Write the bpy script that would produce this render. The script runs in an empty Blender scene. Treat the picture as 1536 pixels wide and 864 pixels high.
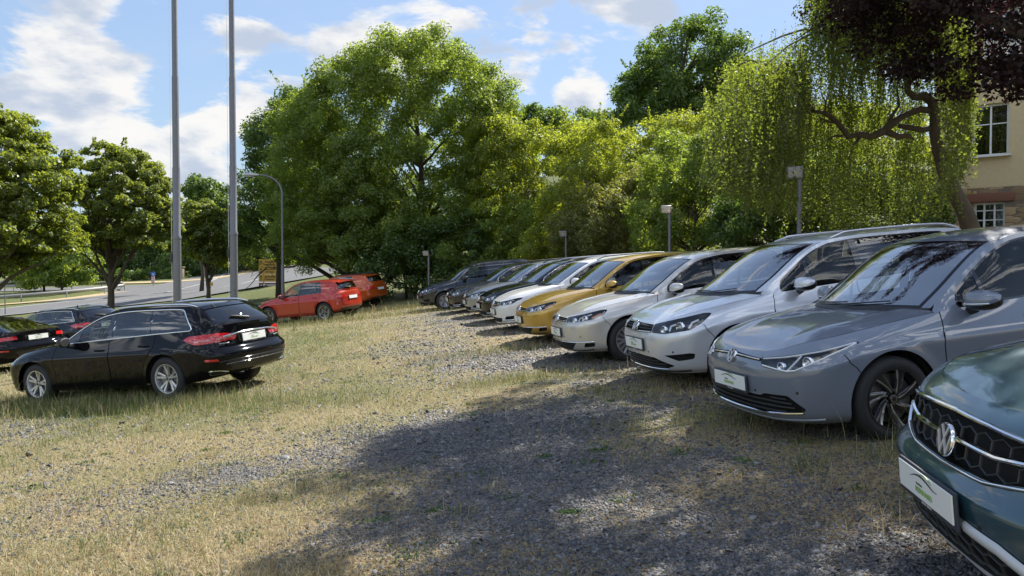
import bpy, bmesh, math, random
import numpy as np
from mathutils import Vector, Matrix
from mathutils.geometry import delaunay_2d_cdt

SC = bpy.context.scene
COL = SC.collection
rng = np.random.default_rng(7)
random.seed(7)
R = math.radians
DETAIL = 1.0

# ------------------------------------------------------------------ objects
def link(o, parent=None):
    COL.objects.link(o)
    if parent is not None:
        o.parent = parent
    return o

def empty(name, loc=(0, 0, 0), parent=None):
    o = bpy.data.objects.new(name, None)
    o.location = loc
    o.empty_display_size = 0.2
    return link(o, parent)

def tag(o, label=None, cat=None, group=None, kind=None):
    if label: o['label'] = label
    if cat: o['category'] = cat
    if group: o['group'] = group
    if kind: o['kind'] = kind
    return o

def obj(name, verts, faces, mat, parent=None, smooth=True, sharp=None, midx=None, loc=None):
    """verts (N,3), faces: list of tuples or int array (M,3|4)"""
    me = bpy.data.meshes.new(name)
    if isinstance(faces, np.ndarray):
        v = np.ascontiguousarray(verts, dtype=np.float32)
        f = np.ascontiguousarray(faces, dtype=np.int32)
        n, k = f.shape
        me.vertices.add(len(v)); me.vertices.foreach_set('co', v.ravel())
        me.loops.add(n * k); me.loops.foreach_set('vertex_index', f.ravel())
        me.polygons.add(n)
        me.polygons.foreach_set('loop_start', np.arange(0, n * k, k, dtype=np.int32))
        me.update(calc_edges=True)
    else:
        me.from_pydata([tuple(map(float, p)) for p in verts], [], [tuple(int(i) for i in f) for f in faces])
    mats = mat if isinstance(mat, (list, tuple)) else [mat]
    for m in mats: me.materials.append(m)
    if midx is not None:
        me.polygons.foreach_set('material_index', np.asarray(midx, dtype=np.int32))
    if smooth:
        me.polygons.foreach_set('use_smooth', np.ones(len(me.polygons), dtype=bool))
        if sharp: me.set_sharp_from_angle(angle=R(sharp))
    me.update()
    o = bpy.data.objects.new(name, me)
    if loc is not None: o.location = loc
    return link(o, parent)

class MB:
    """collects shapes into one mesh"""
    def __init__(s): s.v = []; s.f = []; s.m = []
    def add(s, v, f, mi=0):
        b = len(s.v)
        s.v.extend([tuple(map(float, p)) for p in v])
        for q in f:
            s.f.append(tuple(int(i) + b for i in q)); s.m.append(mi)
        return s
    def box(s, c, d, rot=None, mi=0, bev=0.0):
        x, y, z = d[0] / 2, d[1] / 2, d[2] / 2
        if bev > 0:
            bm = bmesh.new()
            bmesh.ops.create_cube(bm, size=1.0)
            for w in bm.verts: w.co = Vector((w.co.x * d[0], w.co.y * d[1], w.co.z * d[2]))
            bmesh.ops.bevel(bm, geom=bm.edges[:], offset=bev, segments=2, affect='EDGES', profile=0.5)
            bm.verts.index_update()
            v = [w.co.copy() for w in bm.verts]; f = [[w.index for w in q.verts] for q in bm.faces]
            bm.free()
        else:
            v = [Vector((a, b, e)) for a in (-x, x) for b in (-y, y) for e in (-z, z)]
            f = [(0, 1, 3, 2), (4, 6, 7, 5), (0, 4, 5, 1), (2, 3, 7, 6), (0, 2, 6, 4), (1, 5, 7, 3)]
        if rot is not None: v = [rot @ p for p in v]
        c = Vector(c)
        return s.add([p + c for p in v], f, mi)
    def tube(s, pts, rad, n=8, mi=0, cap=True):
        v, f = tube(pts, rad, n, cap)
        return s.add(v, f, mi)
    def lathe(s, prof, n=32, axis='z', origin=(0, 0, 0), mi=0, closed=False):
        v, f = lathe(prof, n, axis, closed)
        o = np.array(origin)
        return s.add(np.asarray(v) + o, f, mi)
    def build(s, name, mat, parent=None, smooth=True, sharp=35, loc=None):
        return obj(name, s.v, s.f, mat, parent, smooth, sharp, s.m if isinstance(mat, (list, tuple)) else None, loc)

def tube(pts, rad, n=8, cap=True):
    P = [Vector(p) for p in pts]
    rads = rad if isinstance(rad, (list, tuple, np.ndarray)) else [rad] * len(P)
    v = []; f = []
    up = None
    for i, p in enumerate(P):
        t = (P[min(i + 1, len(P) - 1)] - P[max(i - 1, 0)])
        t = t.normalized() if t.length > 1e-9 else Vector((0, 0, 1))
        if up is None:
            up = t.orthogonal().normalized()
        else:
            up = (up - t * up.dot(t))
            up = up.normalized() if up.length > 1e-6 else t.orthogonal().normalized()
        b = t.cross(up)
        for k in range(n):
            a = 2 * math.pi * k / n
            v.append(p + (up * math.cos(a) + b * math.sin(a)) * rads[i])
    for i in range(len(P) - 1):
        for k in range(n):
            k2 = (k + 1) % n
            f.append((i * n + k, i * n + k2, (i + 1) * n + k2, (i + 1) * n + k))
    if cap:
        f.append(tuple(range(n - 1, -1, -1)))
        f.append(tuple((len(P) - 1) * n + k for k in range(n)))
    return v, f

def lathe(prof, n=32, axis='z', closed=False):
    """prof: list of (radius, height)"""
    v = []; f = []
    m = len(prof)
    for k in range(n):
        a = 2 * math.pi * k / n
        c, s_ = math.cos(a), math.sin(a)
        for r, h in prof:
            v.append({'z': (r * c, r * s_, h), 'y': (r * s_, h, r * c), 'x': (h, r * c, r * s_)}[axis])
    for k in range(n):
        k2 = (k + 1) % n
        for j in range(m if closed else m - 1):
            j2 = (j + 1) % m
            f.append((k * m + j, k2 * m + j, k2 * m + j2, k * m + j2))
    return v, f

# ------------------------------------------------------------------ maths
def pchip(x, y):
    x = np.asarray(x, float); y = np.asarray(y, float)
    h = np.diff(x); d = np.diff(y) / h
    m = np.zeros_like(y)
    if len(x) == 2: m[:] = d[0]
    else:
        for i in range(1, len(x) - 1):
            if d[i - 1] * d[i] > 0:
                w1 = 2 * h[i] + h[i - 1]; w2 = h[i] + 2 * h[i - 1]
                m[i] = (w1 + w2) / (w1 / d[i - 1] + w2 / d[i])
        m[0] = ((2 * h[0] + h[1]) * d[0] - h[0] * d[1]) / (h[0] + h[1])
        m[-1] = ((2 * h[-1] + h[-2]) * d[-1] - h[-1] * d[-2]) / (h[-1] + h[-2])
        if m[0] * d[0] < 0: m[0] = 0
        if m[-1] * d[-1] < 0: m[-1] = 0
    def ev(q):
        q = np.clip(np.asarray(q, float), x[0], x[-1])
        i = np.clip(np.searchsorted(x, q) - 1, 0, len(x) - 2)
        t = (q - x[i]) / h[i]
        t2 = t * t; t3 = t2 * t
        return (2 * t3 - 3 * t2 + 1) * y[i] + (t3 - 2 * t2 + t) * h[i] * m[i] + (-2 * t3 + 3 * t2) * y[i + 1] + (t3 - t2) * h[i] * m[i + 1]
    return ev

def sstep(a, b, x):
    t = np.clip((np.asarray(x, float) - a) / (b - a), 0, 1)
    return t * t * (3 - 2 * t)

def resample(poly, step):
    """closed 2D polygon -> points no further apart than step, keeping corners"""
    out = []
    n = len(poly)
    for i in range(n):
        a = np.array(poly[i], float); b = np.array(poly[(i + 1) % n], float)
        k = max(1, int(math.ceil(np.linalg.norm(b - a) / step)))
        for j in range(k): out.append(a + (b - a) * j / k)
    return np.array(out)

def rpoly(pts, r=0.02, seg=4):
    """round polygon corners; r scalar or list"""
    n = len(pts); out = []
    for i in range(n):
        p = np.array(pts[i], float); a = np.array(pts[i - 1], float); b = np.array(pts[(i + 1) % n], float)
        rr = r[i] if isinstance(r, (list, tuple)) else r
        da = a - p; db = b - p
        la = np.linalg.norm(da); lb = np.linalg.norm(db)
        k = min(rr, la * 0.45, lb * 0.45)
        if k < 1e-4: out.append(tuple(p)); continue
        p0 = p + da / la * k; p1 = p + db / lb * k
        for j in range(seg + 1):
            t = j / seg
            out.append(tuple((1 - t) ** 2 * p0 + 2 * t * (1 - t) * p + t * t * p1))
    return out

def inside(poly, pts):
    poly = np.asarray(poly, float); pts = np.asarray(pts, float)
    x, y = pts[:, 0], pts[:, 1]
    c = np.zeros(len(pts), bool)
    n = len(poly)
    for i in range(n):
        x1, y1 = poly[i]; x2, y2 = poly[(i + 1) % n]
        if y1 == y2: continue
        cond = ((y1 > y) != (y2 > y)) & (x < (x2 - x1) * (y - y1) / (y2 - y1) + x1)
        c ^= cond
    return c

def dist_to_segs(pts, poly):
    pts = np.asarray(pts, float); d = np.full(len(pts), 1e9)
    poly = np.asarray(poly, float)
    for i in range(len(poly)):
        a = poly[i]; b = poly[(i + 1) % len(poly)]
        ab = b - a; L2 = (ab ** 2).sum()
        if L2 < 1e-14: continue
        t = np.clip(((pts - a) @ ab) / L2, 0, 1)
        q = a + t[:, None] * ab
        d = np.minimum(d, np.hypot(*(pts - q).T))
    return d

def offset_poly(poly, d):
    """offset closed polygon outward by d (works for either winding)"""
    P = np.asarray(poly, float)
    A = 0.5 * np.sum(P[:, 0] * np.roll(P[:, 1], -1) - np.roll(P[:, 0], -1) * P[:, 1])
    s = 1.0 if A > 0 else -1.0
    e0 = P - np.roll(P, 1, 0); e1 = np.roll(P, -1, 0) - P
    def nrm(e):
        l = np.maximum(np.linalg.norm(e, axis=1, keepdims=True), 1e-9)
        return np.stack([e[:, 1], -e[:, 0]], 1) / l
    n0, n1 = nrm(e0) * s, nrm(e1) * s
    m = n0 + n1
    l2 = np.maximum((m ** 2).sum(1, keepdims=True), 0.5)
    return P + m * (2 * d / l2)

def cdt(outer, lines, gx, gy, near=0.35):
    """constrained triangulation of polygon `outer`; `lines`: extra closed polygons that become edges.
    returns points (N,2) and triangles (M,3) inside outer"""
    pts = []; edges = []
    polys = [np.asarray(outer, float)] + [np.asarray(l, float) for l in lines]
    for P in polys:
        b = len(pts); n = len(P)
        pts.extend(map(tuple, P)); edges.extend([(b + i, b + (i + 1) % n) for i in range(n)])
    G = np.array([(a, c) for a in gx for c in gy])
    st = min(abs(gx[1] - gx[0]) if len(gx) > 1 else 1, abs(gy[1] - gy[0]) if len(gy) > 1 else 1)
    if len(G):
        k = inside(polys[0], G)
        for P in polys: k &= dist_to_segs(G, P) > st * near
        pts.extend(map(tuple, G[k]))
    r = delaunay_2d_cdt([Vector(p) for p in pts], edges, [], 0, 1e-6)
    V = np.array([(p.x, p.y) for p in r[0]])
    T = np.array([t for t in r[2] if len(t) == 3], dtype=int)
    cen = V[T].mean(1)
    T = T[inside(polys[0], cen)]
    return V, T

def compact(V, T):
    u, inv = np.unique(T, return_inverse=True)
    return V[u], inv.reshape(T.shape)

def mirror_y(V, T, weld=True):
    """mirror half mesh over y=0, welding the seam"""
    V = np.asarray(V, float); T = np.asarray(T, int)
    V2 = V.copy(); V2[:, 1] *= -1
    n = len(V)
    idx = np.arange(n) + n
    if weld:
        s = np.abs(V[:, 1]) < 2e-3
        idx[s] = np.nonzero(s)[0]
    T2 = idx[T][:, ::-1]
    return np.vstack([V, V2]), np.vstack([T, T2])

# ------------------------------------------------------------------ materials
MATS = {}
def nmat(name):
    m = bpy.data.materials.new(name); m.use_nodes = True
    nt = m.node_tree
    for n in list(nt.nodes): nt.nodes.remove(n)
    out = nt.nodes.new('ShaderNodeOutputMaterial')
    return m, nt, out
def N(nt, t, **kw):
    n = nt.nodes.new(t)
    for k, v in kw.items():
        if k in n.inputs: n.inputs[k].default_value = v
        else: setattr(n, k, v)
    return n
def L(nt, a, b): nt.links.new(a, b)
def c4(c): return (c[0], c[1], c[2], 1.0)

def pbr(name, col, rough=0.5, metal=0.0, coat=0.0, spec=0.5, bump=0.0, bscale=40.0, var=0.0):
    if name in MATS: return MATS[name]
    m, nt, out = nmat(name)
    b = N(nt, 'ShaderNodeBsdfPrincipled')
    b.inputs['Base Color'].default_value = c4(col)
    b.inputs['Roughness'].default_value = rough
    b.inputs['Metallic'].default_value = metal
    b.inputs['Specular IOR Level'].default_value = spec
    b.inputs['Coat Weight'].default_value = coat
    b.inputs['Coat Roughness'].default_value = 0.02
    if var or bump:
        tc = N(nt, 'ShaderNodeTexCoord')
        nz = N(nt, 'ShaderNodeTexNoise', Scale=bscale, Detail=5.0)
        L(nt, tc.outputs['Object'], nz.inputs['Vector'])
        if var:
            mx = N(nt, 'ShaderNodeMix', data_type='RGBA')
            mx.inputs[6].default_value = c4([c * (1 - var) for c in col]); mx.inputs[7].default_value = c4([min(1, c * (1 + var)) for c in col])
            L(nt, nz.outputs['Fac'], mx.inputs[0]); L(nt, mx.outputs[2], b.inputs['Base Color'])
        if bump:
            bp = N(nt, 'ShaderNodeBump', Strength=bump, Distance=0.02)
            L(nt, nz.outputs['Fac'], bp.inputs['Height']); L(nt, bp.outputs['Normal'], b.inputs['Normal'])
    L(nt, b.outputs[0], out.inputs[0])
    MATS[name] = m
    return m

def paint(name, col, metal=0.0, rough=0.35, flake=0.0, dust=0.2, cior=1.62, spec=.15):
    if name in MATS: return MATS[name]
    m, nt, out = nmat(name)
    b = N(nt, 'ShaderNodeBsdfPrincipled')
    b.inputs['Metallic'].default_value = metal
    b.inputs['Coat Weight'].default_value = 1.0
    b.inputs['Coat Roughness'].default_value = 0.025
    b.inputs['Coat IOR'].default_value = cior; b.inputs['Specular IOR Level'].default_value = spec
    tc = N(nt, 'ShaderNodeTexCoord')
    nz = N(nt, 'ShaderNodeTexNoise', Scale=3.0, Detail=8.0, Roughness=0.7)
    L(nt, tc.outputs['Object'], nz.inputs['Vector'])
    # road dust on the lower flanks
    sx = N(nt, 'ShaderNodeSeparateXYZ'); L(nt, tc.outputs['Object'], sx.inputs[0])
    mr = N(nt, 'ShaderNodeMapRange'); mr.inputs[1].default_value = 0.55; mr.inputs[2].default_value = 0.15; mr.inputs[3].default_value = 0.0; mr.inputs[4].default_value = 1.0
    L(nt, sx.outputs[2], mr.inputs[0])
    mu = N(nt, 'ShaderNodeMath', operation='MULTIPLY'); L(nt, mr.outputs[0], mu.inputs[0]); L(nt, nz.outputs['Fac'], mu.inputs[1])
    mu2 = N(nt, 'ShaderNodeMath', operation='MULTIPLY'); L(nt, mu.outputs[0], mu2.inputs[0]); mu2.inputs[1].default_value = dust
    mx = N(nt, 'ShaderNodeMix', data_type='RGBA'); mx.inputs[6].default_value = c4(col); mx.inputs[7].default_value = (0.22, 0.19, 0.15, 1)
    L(nt, mu2.outputs[0], mx.inputs[0]); L(nt, mx.outputs[2], b.inputs['Base Color'])
    b.inputs['Roughness'].default_value = rough
    ra = N(nt, 'ShaderNodeMapRange'); ra.inputs[3].default_value = 0.015; ra.inputs[4].default_value = 0.07
    L(nt, nz.outputs['Fac'], ra.inputs[0]); L(nt, ra.outputs[0], b.inputs['Coat Roughness'])
    L(nt, b.outputs[0], out.inputs[0])
    MATS[name] = m
    return m

def glass(name, tint=(0.55, 0.6, 0.58), f0=0.045, rough=0.0):
    """thin automotive glass: a schlick mirror over a tinted see-through sheet, the same from both sides"""
    if name in MATS: return MATS[name]
    m, nt, out = nmat(name)
    tr = N(nt, 'ShaderNodeBsdfTransparent'); tr.inputs[0].default_value = c4(tint)
    gl = N(nt, 'ShaderNodeBsdfGlossy'); gl.inputs['Roughness'].default_value = rough; gl.inputs[0].default_value = (1, 1, 1, 1)
    geo = N(nt, 'ShaderNodeNewGeometry')
    dt = N(nt, 'ShaderNodeVectorMath', operation='DOT_PRODUCT')
    L(nt, geo.outputs['Normal'], dt.inputs[0]); L(nt, geo.outputs['Incoming'], dt.inputs[1])
    ab = N(nt, 'ShaderNodeMath', operation='ABSOLUTE'); L(nt, dt.outputs['Value'], ab.inputs[0])
    om = N(nt, 'ShaderNodeMath', operation='SUBTRACT'); om.inputs[0].default_value = 1.0; L(nt, ab.outputs[0], om.inputs[1])
    pw = N(nt, 'ShaderNodeMath', operation='POWER'); L(nt, om.outputs[0], pw.inputs[0]); pw.inputs[1].default_value = 4.0
    ma = N(nt, 'ShaderNodeMath', operation='MULTIPLY_ADD'); L(nt, pw.outputs[0], ma.inputs[0]); ma.inputs[1].default_value = 1 - f0; ma.inputs[2].default_value = f0
    mxs = N(nt, 'ShaderNodeMixShader')
    L(nt, ma.outputs[0], mxs.inputs[0]); L(nt, tr.outputs[0], mxs.inputs[1]); L(nt, gl.outputs[0], mxs.inputs[2])
    L(nt, mxs.outputs[0], out.inputs[0])
    MATS[name] = m
    return m
# ================================================================== CARS
# A car's surfaces are smooth functions: a band (bumpers, wings, doors, rear end) in (arc a, height z),
# a bonnet height field, a glasshouse side in (s, z) and a top (windscreen, roof, backlight) in (t, v).
# s = distance behind the front end, y = left, z = up; x = L/2 - s.
class Shape:
    def __init__(S, p):
        S.p = p
        L_ = S.L = p['L']; K = len(p['W'])
        nt = 260
        sf, sr, zf, zs, zr, W = p['sf'], p['sr'], p['zf'], p['zs'], p['zr'], p['W']
        Df, Dr, nf, nr = p['Df'], p['Dr'], p.get('nf', 2.5), p.get('nr', 3.0)
        n1, n2, n3 = 80, 120, 60
        th = np.linspace(0, math.pi / 2, n1); tr_ = np.linspace(math.pi / 2, 0, n3)
        PS = []; PY = []; PZ = []
        wt = pchip(*zip(*p['wtaper'])) if 'wtaper' in p else (lambda s: np.ones_like(s))
        for k in range(K):
            D = Df[k] if isinstance(Df, (list, tuple)) else Df
            Wk = W[k] if callable(W[k]) else (pchip(*zip(*W[k])) if isinstance(W[k], (list, tuple)) else (lambda s, w=W[k]: w * wt(s)))
            s1 = sf[k] + D * (1 - np.clip(np.cos(th), 0, 1) ** (2 / nf)); f1 = np.clip(np.sin(th), 0, 1) ** (2 / nf)
            s3 = L_ - sr[k] - Dr * (1 - np.clip(np.cos(tr_), 0, 1) ** (2 / nr)); f3 = np.clip(np.sin(tr_), 0, 1) ** (2 / nr)
            s2 = np.linspace(s1[-1], s3[0], n2 + 2)[1:-1]
            s = np.concatenate([s1, s2, s3]); f = np.concatenate([f1, np.ones(n2), f3])
            y = Wk(s) * f
            if callable(zs[k]): z = zs[k](s)
            elif isinstance(zs[k], (list, tuple)): z = pchip(*zip(*zs[k]))(s)
            else:
                bf = sstep(0.0, p.get('fblend', 1.0), s - sf[k]); br = sstep(0.0, p.get('rblend', 0.7), L_ - sr[k] - s)
                z = zs[k] + (zf[k] - zs[k]) * (1 - bf) + (zr[k] - zs[k]) * (1 - br)
            PS.append(s); PY.append(y); PZ.append(z)
        PS, PY, PZ = map(np.array, (PS, PY, PZ))          # (K, NT)
        for k in range(1, K): PZ[k] = np.maximum(PZ[k], PZ[k - 1] + 0.004)
        NT = PS.shape[1]; NH = 130
        H = np.linspace(0, 1, NH)
        S.Z0 = PZ[0]; S.Z1 = PZ[-1]
        GS = np.zeros((NT, NH)); GY = np.zeros((NT, NH))
        ker = np.exp(-0.5 * (np.arange(-6, 7) / p.get('soft', 2.2)) ** 2); ker /= ker.sum()
        for i in range(NT):
            zz = PZ[0, i] + (PZ[-1, i] - PZ[0, i]) * H
            a = pchip(PZ[:, i], PS[:, i])(zz); b = pchip(PZ[:, i], PY[:, i])(zz)
            for arr, G in ((a, GS), (b, GY)):
                e = np.concatenate([arr[0] + (arr[0] - arr[6:0:-1]), arr, arr[-1] + (arr[-1] - arr[-2:-8:-1])])
                G[i] = np.convolve(e, ker, mode='valid')
        # smooth along the arc
        for G in (GS, GY):
            k2 = np.exp(-0.5 * (np.arange(-4, 5) / 1.6) ** 2); k2 /= k2.sum()
            for j in range(NH):
                c = G[:, j]
                e = np.concatenate([2 * c[0] - c[4:0:-1], c, 2 * c[-1] - c[-2:-6:-1]]) if G is GY else np.concatenate([c[4:0:-1], c, c[-2:-6:-1]])
                G[:, j] = np.convolve(e, k2, mode='valid')
            if G is GY: G[0] = 0; G[-1] = 0
        S.GS, S.GY, S.NT, S.NH = GS, GY, NT, NH
        ref = PS[p.get('ref', 3)], PY[p.get('ref', 3)]
        S.A = np.concatenate([[0], np.cumsum(np.hypot(np.diff(ref[0]), np.diff(ref[1])))])
        S.Amax = S.A[-1]
        S.refs = ref[0]
        S.top_s, S.top_y, S.top_z = GS[:, -1], GY[:, -1], S.Z1
        # belt (top of the band) as function of s along the side
        m = (np.arange(NT) > 55) & (np.arange(NT) < NT - 20)
        o = np.argsort(S.top_s[m])
        S.belt_s, S.belt_y, S.belt_z = S.top_s[m][o], S.top_y[m][o], S.top_z[m][o]
        # glasshouse lines; the tail of the top surface is welded to the band's upper edge
        last = list(p['top'][-1])
        rs, ry = S.top_s[NT - 60:], S.top_y[NT - 60:]
        S.rear_s = lambda y: np.interp(np.abs(y), ry[::-1], rs[::-1])
        last[1] = float(S.rear_s(last[2])); last[3] = float(np.interp(last[1], S.belt_s, S.belt_z)) ; last[4] = float(S.rear_s(0.0)); last[5] = float(S.Z1[-1])
        tp = list(p['top'][:-1]) + [tuple(last)]
        S.ptop = tp
        t, ps, py, pz, cs, cz = zip(*tp)
        S.Ps, S.Py, S.Pz, S.Cs, S.Cz = (pchip(t, q) for q in (ps, py, pz, cs, cz))
        tt = np.linspace(0, 1, 400)
        q_, _ = S.top(np.stack([tt, np.ones(400)], 1))
        S.pl_s, S.pl_y, S.pl_z = np.maximum.accumulate(S.L / 2 - q_[:, 0] + np.arange(400) * 1e-7), q_[:, 1], q_[:, 2]
        S.wheels = [(p['fo'], 'front'), (p['fo'] + p['wb'], 'rear')]
        S.rw = p['r']; S.Rarch = p['r'] + p.get('gap', 0.05)
        S.flare = p.get('flare', 0.014)
    def x(S, s): return S.L / 2 - s
    def _grid(S, G, fi, fj):
        i = np.clip(np.floor(fi).astype(int), 0, S.NT - 2); j = np.clip(np.floor(fj).astype(int), 0, S.NH - 2)
        a = fi - i; b = fj - j
        return (G[i, j] * (1 - a) * (1 - b) + G[i + 1, j] * a * (1 - b) + G[i, j + 1] * (1 - a) * b + G[i + 1, j + 1] * a * b)
    def band_raw(S, a, z):
        a = np.clip(np.asarray(a, float), 0, S.Amax); z = np.asarray(z, float)
        fi = np.interp(a, S.A, np.arange(S.NT))
        z0 = np.interp(fi, np.arange(S.NT), S.Z0); z1 = np.interp(fi, np.arange(S.NT), S.Z1)
        h = np.clip((z - z0) / (z1 - z0), 0, 1)
        s = S._grid(S.GS, fi, h * (S.NH - 1)); y = S._grid(S.GY, fi, h * (S.NH - 1))
        for sw, _ in S.wheels:
            r = np.hypot(s - sw, z - S.rw)
            g = np.where(r < S.Rarch, 1.0, np.exp(-((r - S.Rarch) / 0.05) ** 2))
            y = y + S.flare * g * (y > 0.5) * (z < S.rw + S.Rarch + 0.2)
        return s, y, z0 + h * (z1 - z0)
    def band(S, az, off=0.0):
        """signed arc (negative = right side) -> points (N,3) and normals"""
        az = np.asarray(az, float).reshape(-1, 2)
        sg = np.where(az[:, 0] < 0, -1.0, 1.0); a = np.abs(az[:, 0]); z = az[:, 1]
        e = 0.006
        def P(a, z):
            s, y, zz = S.band_raw(np.abs(a), z)
            y = np.where(a < 0, -y, y)
            return np.stack([S.L / 2 - s, y, zz], 1)
        p = P(a, z)
        du = P(np.minimum(a + e, S.Amax), z) - P(a - e, z)
        dv = P(a, z + e) - P(a, z - e)
        n = np.cross(du, dv); n /= np.maximum(np.linalg.norm(n, axis=1, keepdims=True), 1e-9)
        q = p + n * off if np.isscalar(off) else p + n * np.asarray(off)[:, None]
        q[:, 1] *= sg; n = n.copy(); n[:, 1] *= sg
        return q, n
    def a_from_s(S, s): return np.interp(s, S.refs, S.A)
    def az_from_sz(S, sz):
        sz = np.asarray(sz, float); a = S.a_from_s(sz[:, 0])
        for _ in range(12):
            s, _, _ = S.band_raw(a, sz[:, 1]); a = a - (s - sz[:, 0]) * 0.9
        return np.stack([a, sz[:, 1]], 1)
    def zlim(S, a):
        fi = np.interp(a, S.A, np.arange(S.NT))
        return np.interp(fi, np.arange(S.NT), S.Z0), np.interp(fi, np.arange(S.NT), S.Z1)
    def side(S, sz, off=0.0):
        sz = np.asarray(sz, float).reshape(-1, 2)
        def P(s, z):
            yb = np.interp(s, S.belt_s, S.belt_y); zb = np.interp(s, S.belt_s, S.belt_z)
            yp = np.interp(s, S.pl_s, S.pl_y); zp = np.interp(s, S.pl_s, S.pl_z)
            w = np.clip((z - zb) / np.maximum(zp - zb, 0.05), -0.3, 1.05)
            y = yb + (yp - yb) * w + S.p.get('sbulge', 0.025) * 4 * w * (1 - w) * sstep(0, 0.25, zp - zb)
            return np.stack([S.L / 2 - s, y, z], 1)
        s, z = sz[:, 0], sz[:, 1]; e = 0.01
        p = P(s, z); du = P(s + e, z) - P(s - e, z); dv = P(s, z + e) - P(s, z - e)
        n = np.cross(du, dv); n /= np.maximum(np.linalg.norm(n, axis=1, keepdims=True), 1e-9)
        n[n[:, 1] < 0] *= -1
        return p + n * off, n
    def pillar_z(S, s): return np.interp(s, S.pl_s, S.pl_z)
    def belt_zs(S, s): return np.interp(s, S.belt_s, S.belt_z)
    def top(S, tv, off=0.0):
        tv = np.asarray(tv, float).reshape(-1, 2)
        def P(t, v):
            t = np.clip(t, 0, 1)
            av = np.abs(v)
            s = S.Cs(t) + (S.Ps(t) - S.Cs(t)) * av ** 2.0
            z = S.Cz(t) + (S.Pz(t) - S.Cz(t)) * av ** S.p.get('tpow', 2.6)
            y = S.Py(t) * v
            w = sstep(S.p['tscr'][2] + .04, 1.0, t)
            s = s * (1 - w) + w * (S.rear_s(S.Py(1.0) * v) + (S.Cs(t) - S.Cs(1.0)) * (1 - av ** 2) + (S.Ps(t) - S.Ps(1.0)) * av ** 2)
            return np.stack([S.L / 2 - s, y, z], 1)
        t, v = tv[:, 0], tv[:, 1]; e = 0.006
        p = P(t, v); du = P(t + e, v) - P(t - e, v); dv = P(t, v + e) - P(t, v - e)
        n = np.cross(dv, du); n /= np.maximum(np.linalg.norm(n, axis=1, keepdims=True), 1e-9)
        n[n[:, 2] < -0.3] *= -1
        return p + n * off, n
    def hood(S, tau_i, v, off=0.0):
        """tau_i: fractional index along the band top, v in -1..1"""
        i = np.asarray(tau_i, float); v = np.asarray(v, float)
        ar = np.arange(S.NT)
        s = np.interp(i, ar, S.top_s); y = np.interp(i, ar, S.top_y); z = np.interp(i, ar, S.top_z)
        s0 = S.top_s[0]
        g = sstep(0, 1, np.clip((s - s0) / S.p.get('hlen', 0.7), 0, 1)) 
        av = np.abs(v); yy = np.abs(v * y)
        cr = S.p.get('crown', 0.06) * g * (1 - av ** 2.4)
        yc = S.p.get('crease', (0.5, 0.010, 0.05))
        y0 = yc[0] * (0.72 + 0.28 * np.clip((s - s0) / 1.0, 0, 1))
        cr = cr + yc[1] * g * (1 - av ** 4) * 1.0 / (1 + np.exp((yy - y0) / (yc[2] * -0.25)))  # raised outer shoulder
        lip = -0.012 * np.exp(-((s - s0) / 0.03)) * (1 - av ** 2)
        return np.stack([S.L / 2 - s, v * y, z + cr + lip], -1)

def map_patch(name, fn, outline, mat, parent, step=0.03, off=0.004, thick=0.012, gx=None, smooth=True, rim=True, midx=0):
    """a panel cut to `outline` on surface fn(uv, off) -> (points, normals), with a skirt going inwards"""
    P = resample(outline, step)
    lo, hi = P.min(0), P.max(0)
    gxs = np.arange(lo[0] + step * .6, hi[0], step); gys = np.arange(lo[1] + step * .6, hi[1], step)
    V, T = cdt(P, [], gxs, gys)
    V, T = compact(V, T)
    q, n = fn(V, off)
    # orient along normals
    fn0 = np.cross(q[T[:, 1]] - q[T[:, 0]], q[T[:, 2]] - q[T[:, 0]])
    if (fn0 * n[T[:, 0]]).sum() < 0: T = T[:, ::-1]
    faces = [tuple(t) for t in T]; verts = [tuple(p) for p in q]
    if rim and thick:
        a, _ = fn(P, off); b, _ = fn(P, off - thick)
        k = len(P); base = len(verts)
        verts += [tuple(p) for p in a] + [tuple(p) for p in b]
        # winding: outward
        A = 0.5 * np.sum(P[:, 0] * np.roll(P[:, 1], -1) - np.roll(P[:, 0], -1) * P[:, 1])
        for i in range(k):
            j = (i + 1) % k
            faces.append((base + i, base + j, base + k + j, base + k + i))
    return obj(name, verts, faces, mat, parent, smooth)

def ribbon(fn, pts, w, off=0.003, h=0.0, closed=False):
    """a strip of width w along 2D polyline pts on surface fn; h>0 gives it a rounded raised section"""
    P = np.asarray(pts, float)
    q, n = fn(P, off)
    m = len(P)
    if closed: t = np.roll(q, -1, 0) - np.roll(q, 1, 0)
    else: t = np.gradient(q, axis=0)
    t /= np.maximum(np.linalg.norm(t, axis=1, keepdims=True), 1e-9)
    b = np.cross(n, t); b /= np.maximum(np.linalg.norm(b, axis=1, keepdims=True), 1e-9)
    ww = np.asarray(w) if not np.isscalar(w) else np.full(m, w)
    ww = ww[:, None]
    secs = [(-.5, 0), (-.32, .75), (0, 1), (.32, .75), (.5, 0)] if h > 0 else [(-.5, 0), (.5, 0)]
    v = []; k = len(secs)
    rows = [q + b * ww * a + n * h * c for a, c in secs]
    for i in range(m):
        for r_ in rows: v.append(tuple(r_[i]))
    f = []
    for i in range(m if closed else m - 1):
        j = (i + 1) % m
        for c in range(k - 1): f.append((i * k + c, i * k + c + 1, j * k + c + 1, j * k + c))
    return v, f

def line_pts(pts, step=0.03):
    out = []
    for a, b in zip(pts[:-1], pts[1:]):
        a = np.array(a, float); b = np.array(b, float)
        k = max(1, int(math.ceil(np.linalg.norm(b - a) / step)))
        for j in range(k): out.append(a + (b - a) * j / k)
    out.append(np.array(pts[-1], float))
    return np.array(out)

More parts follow.
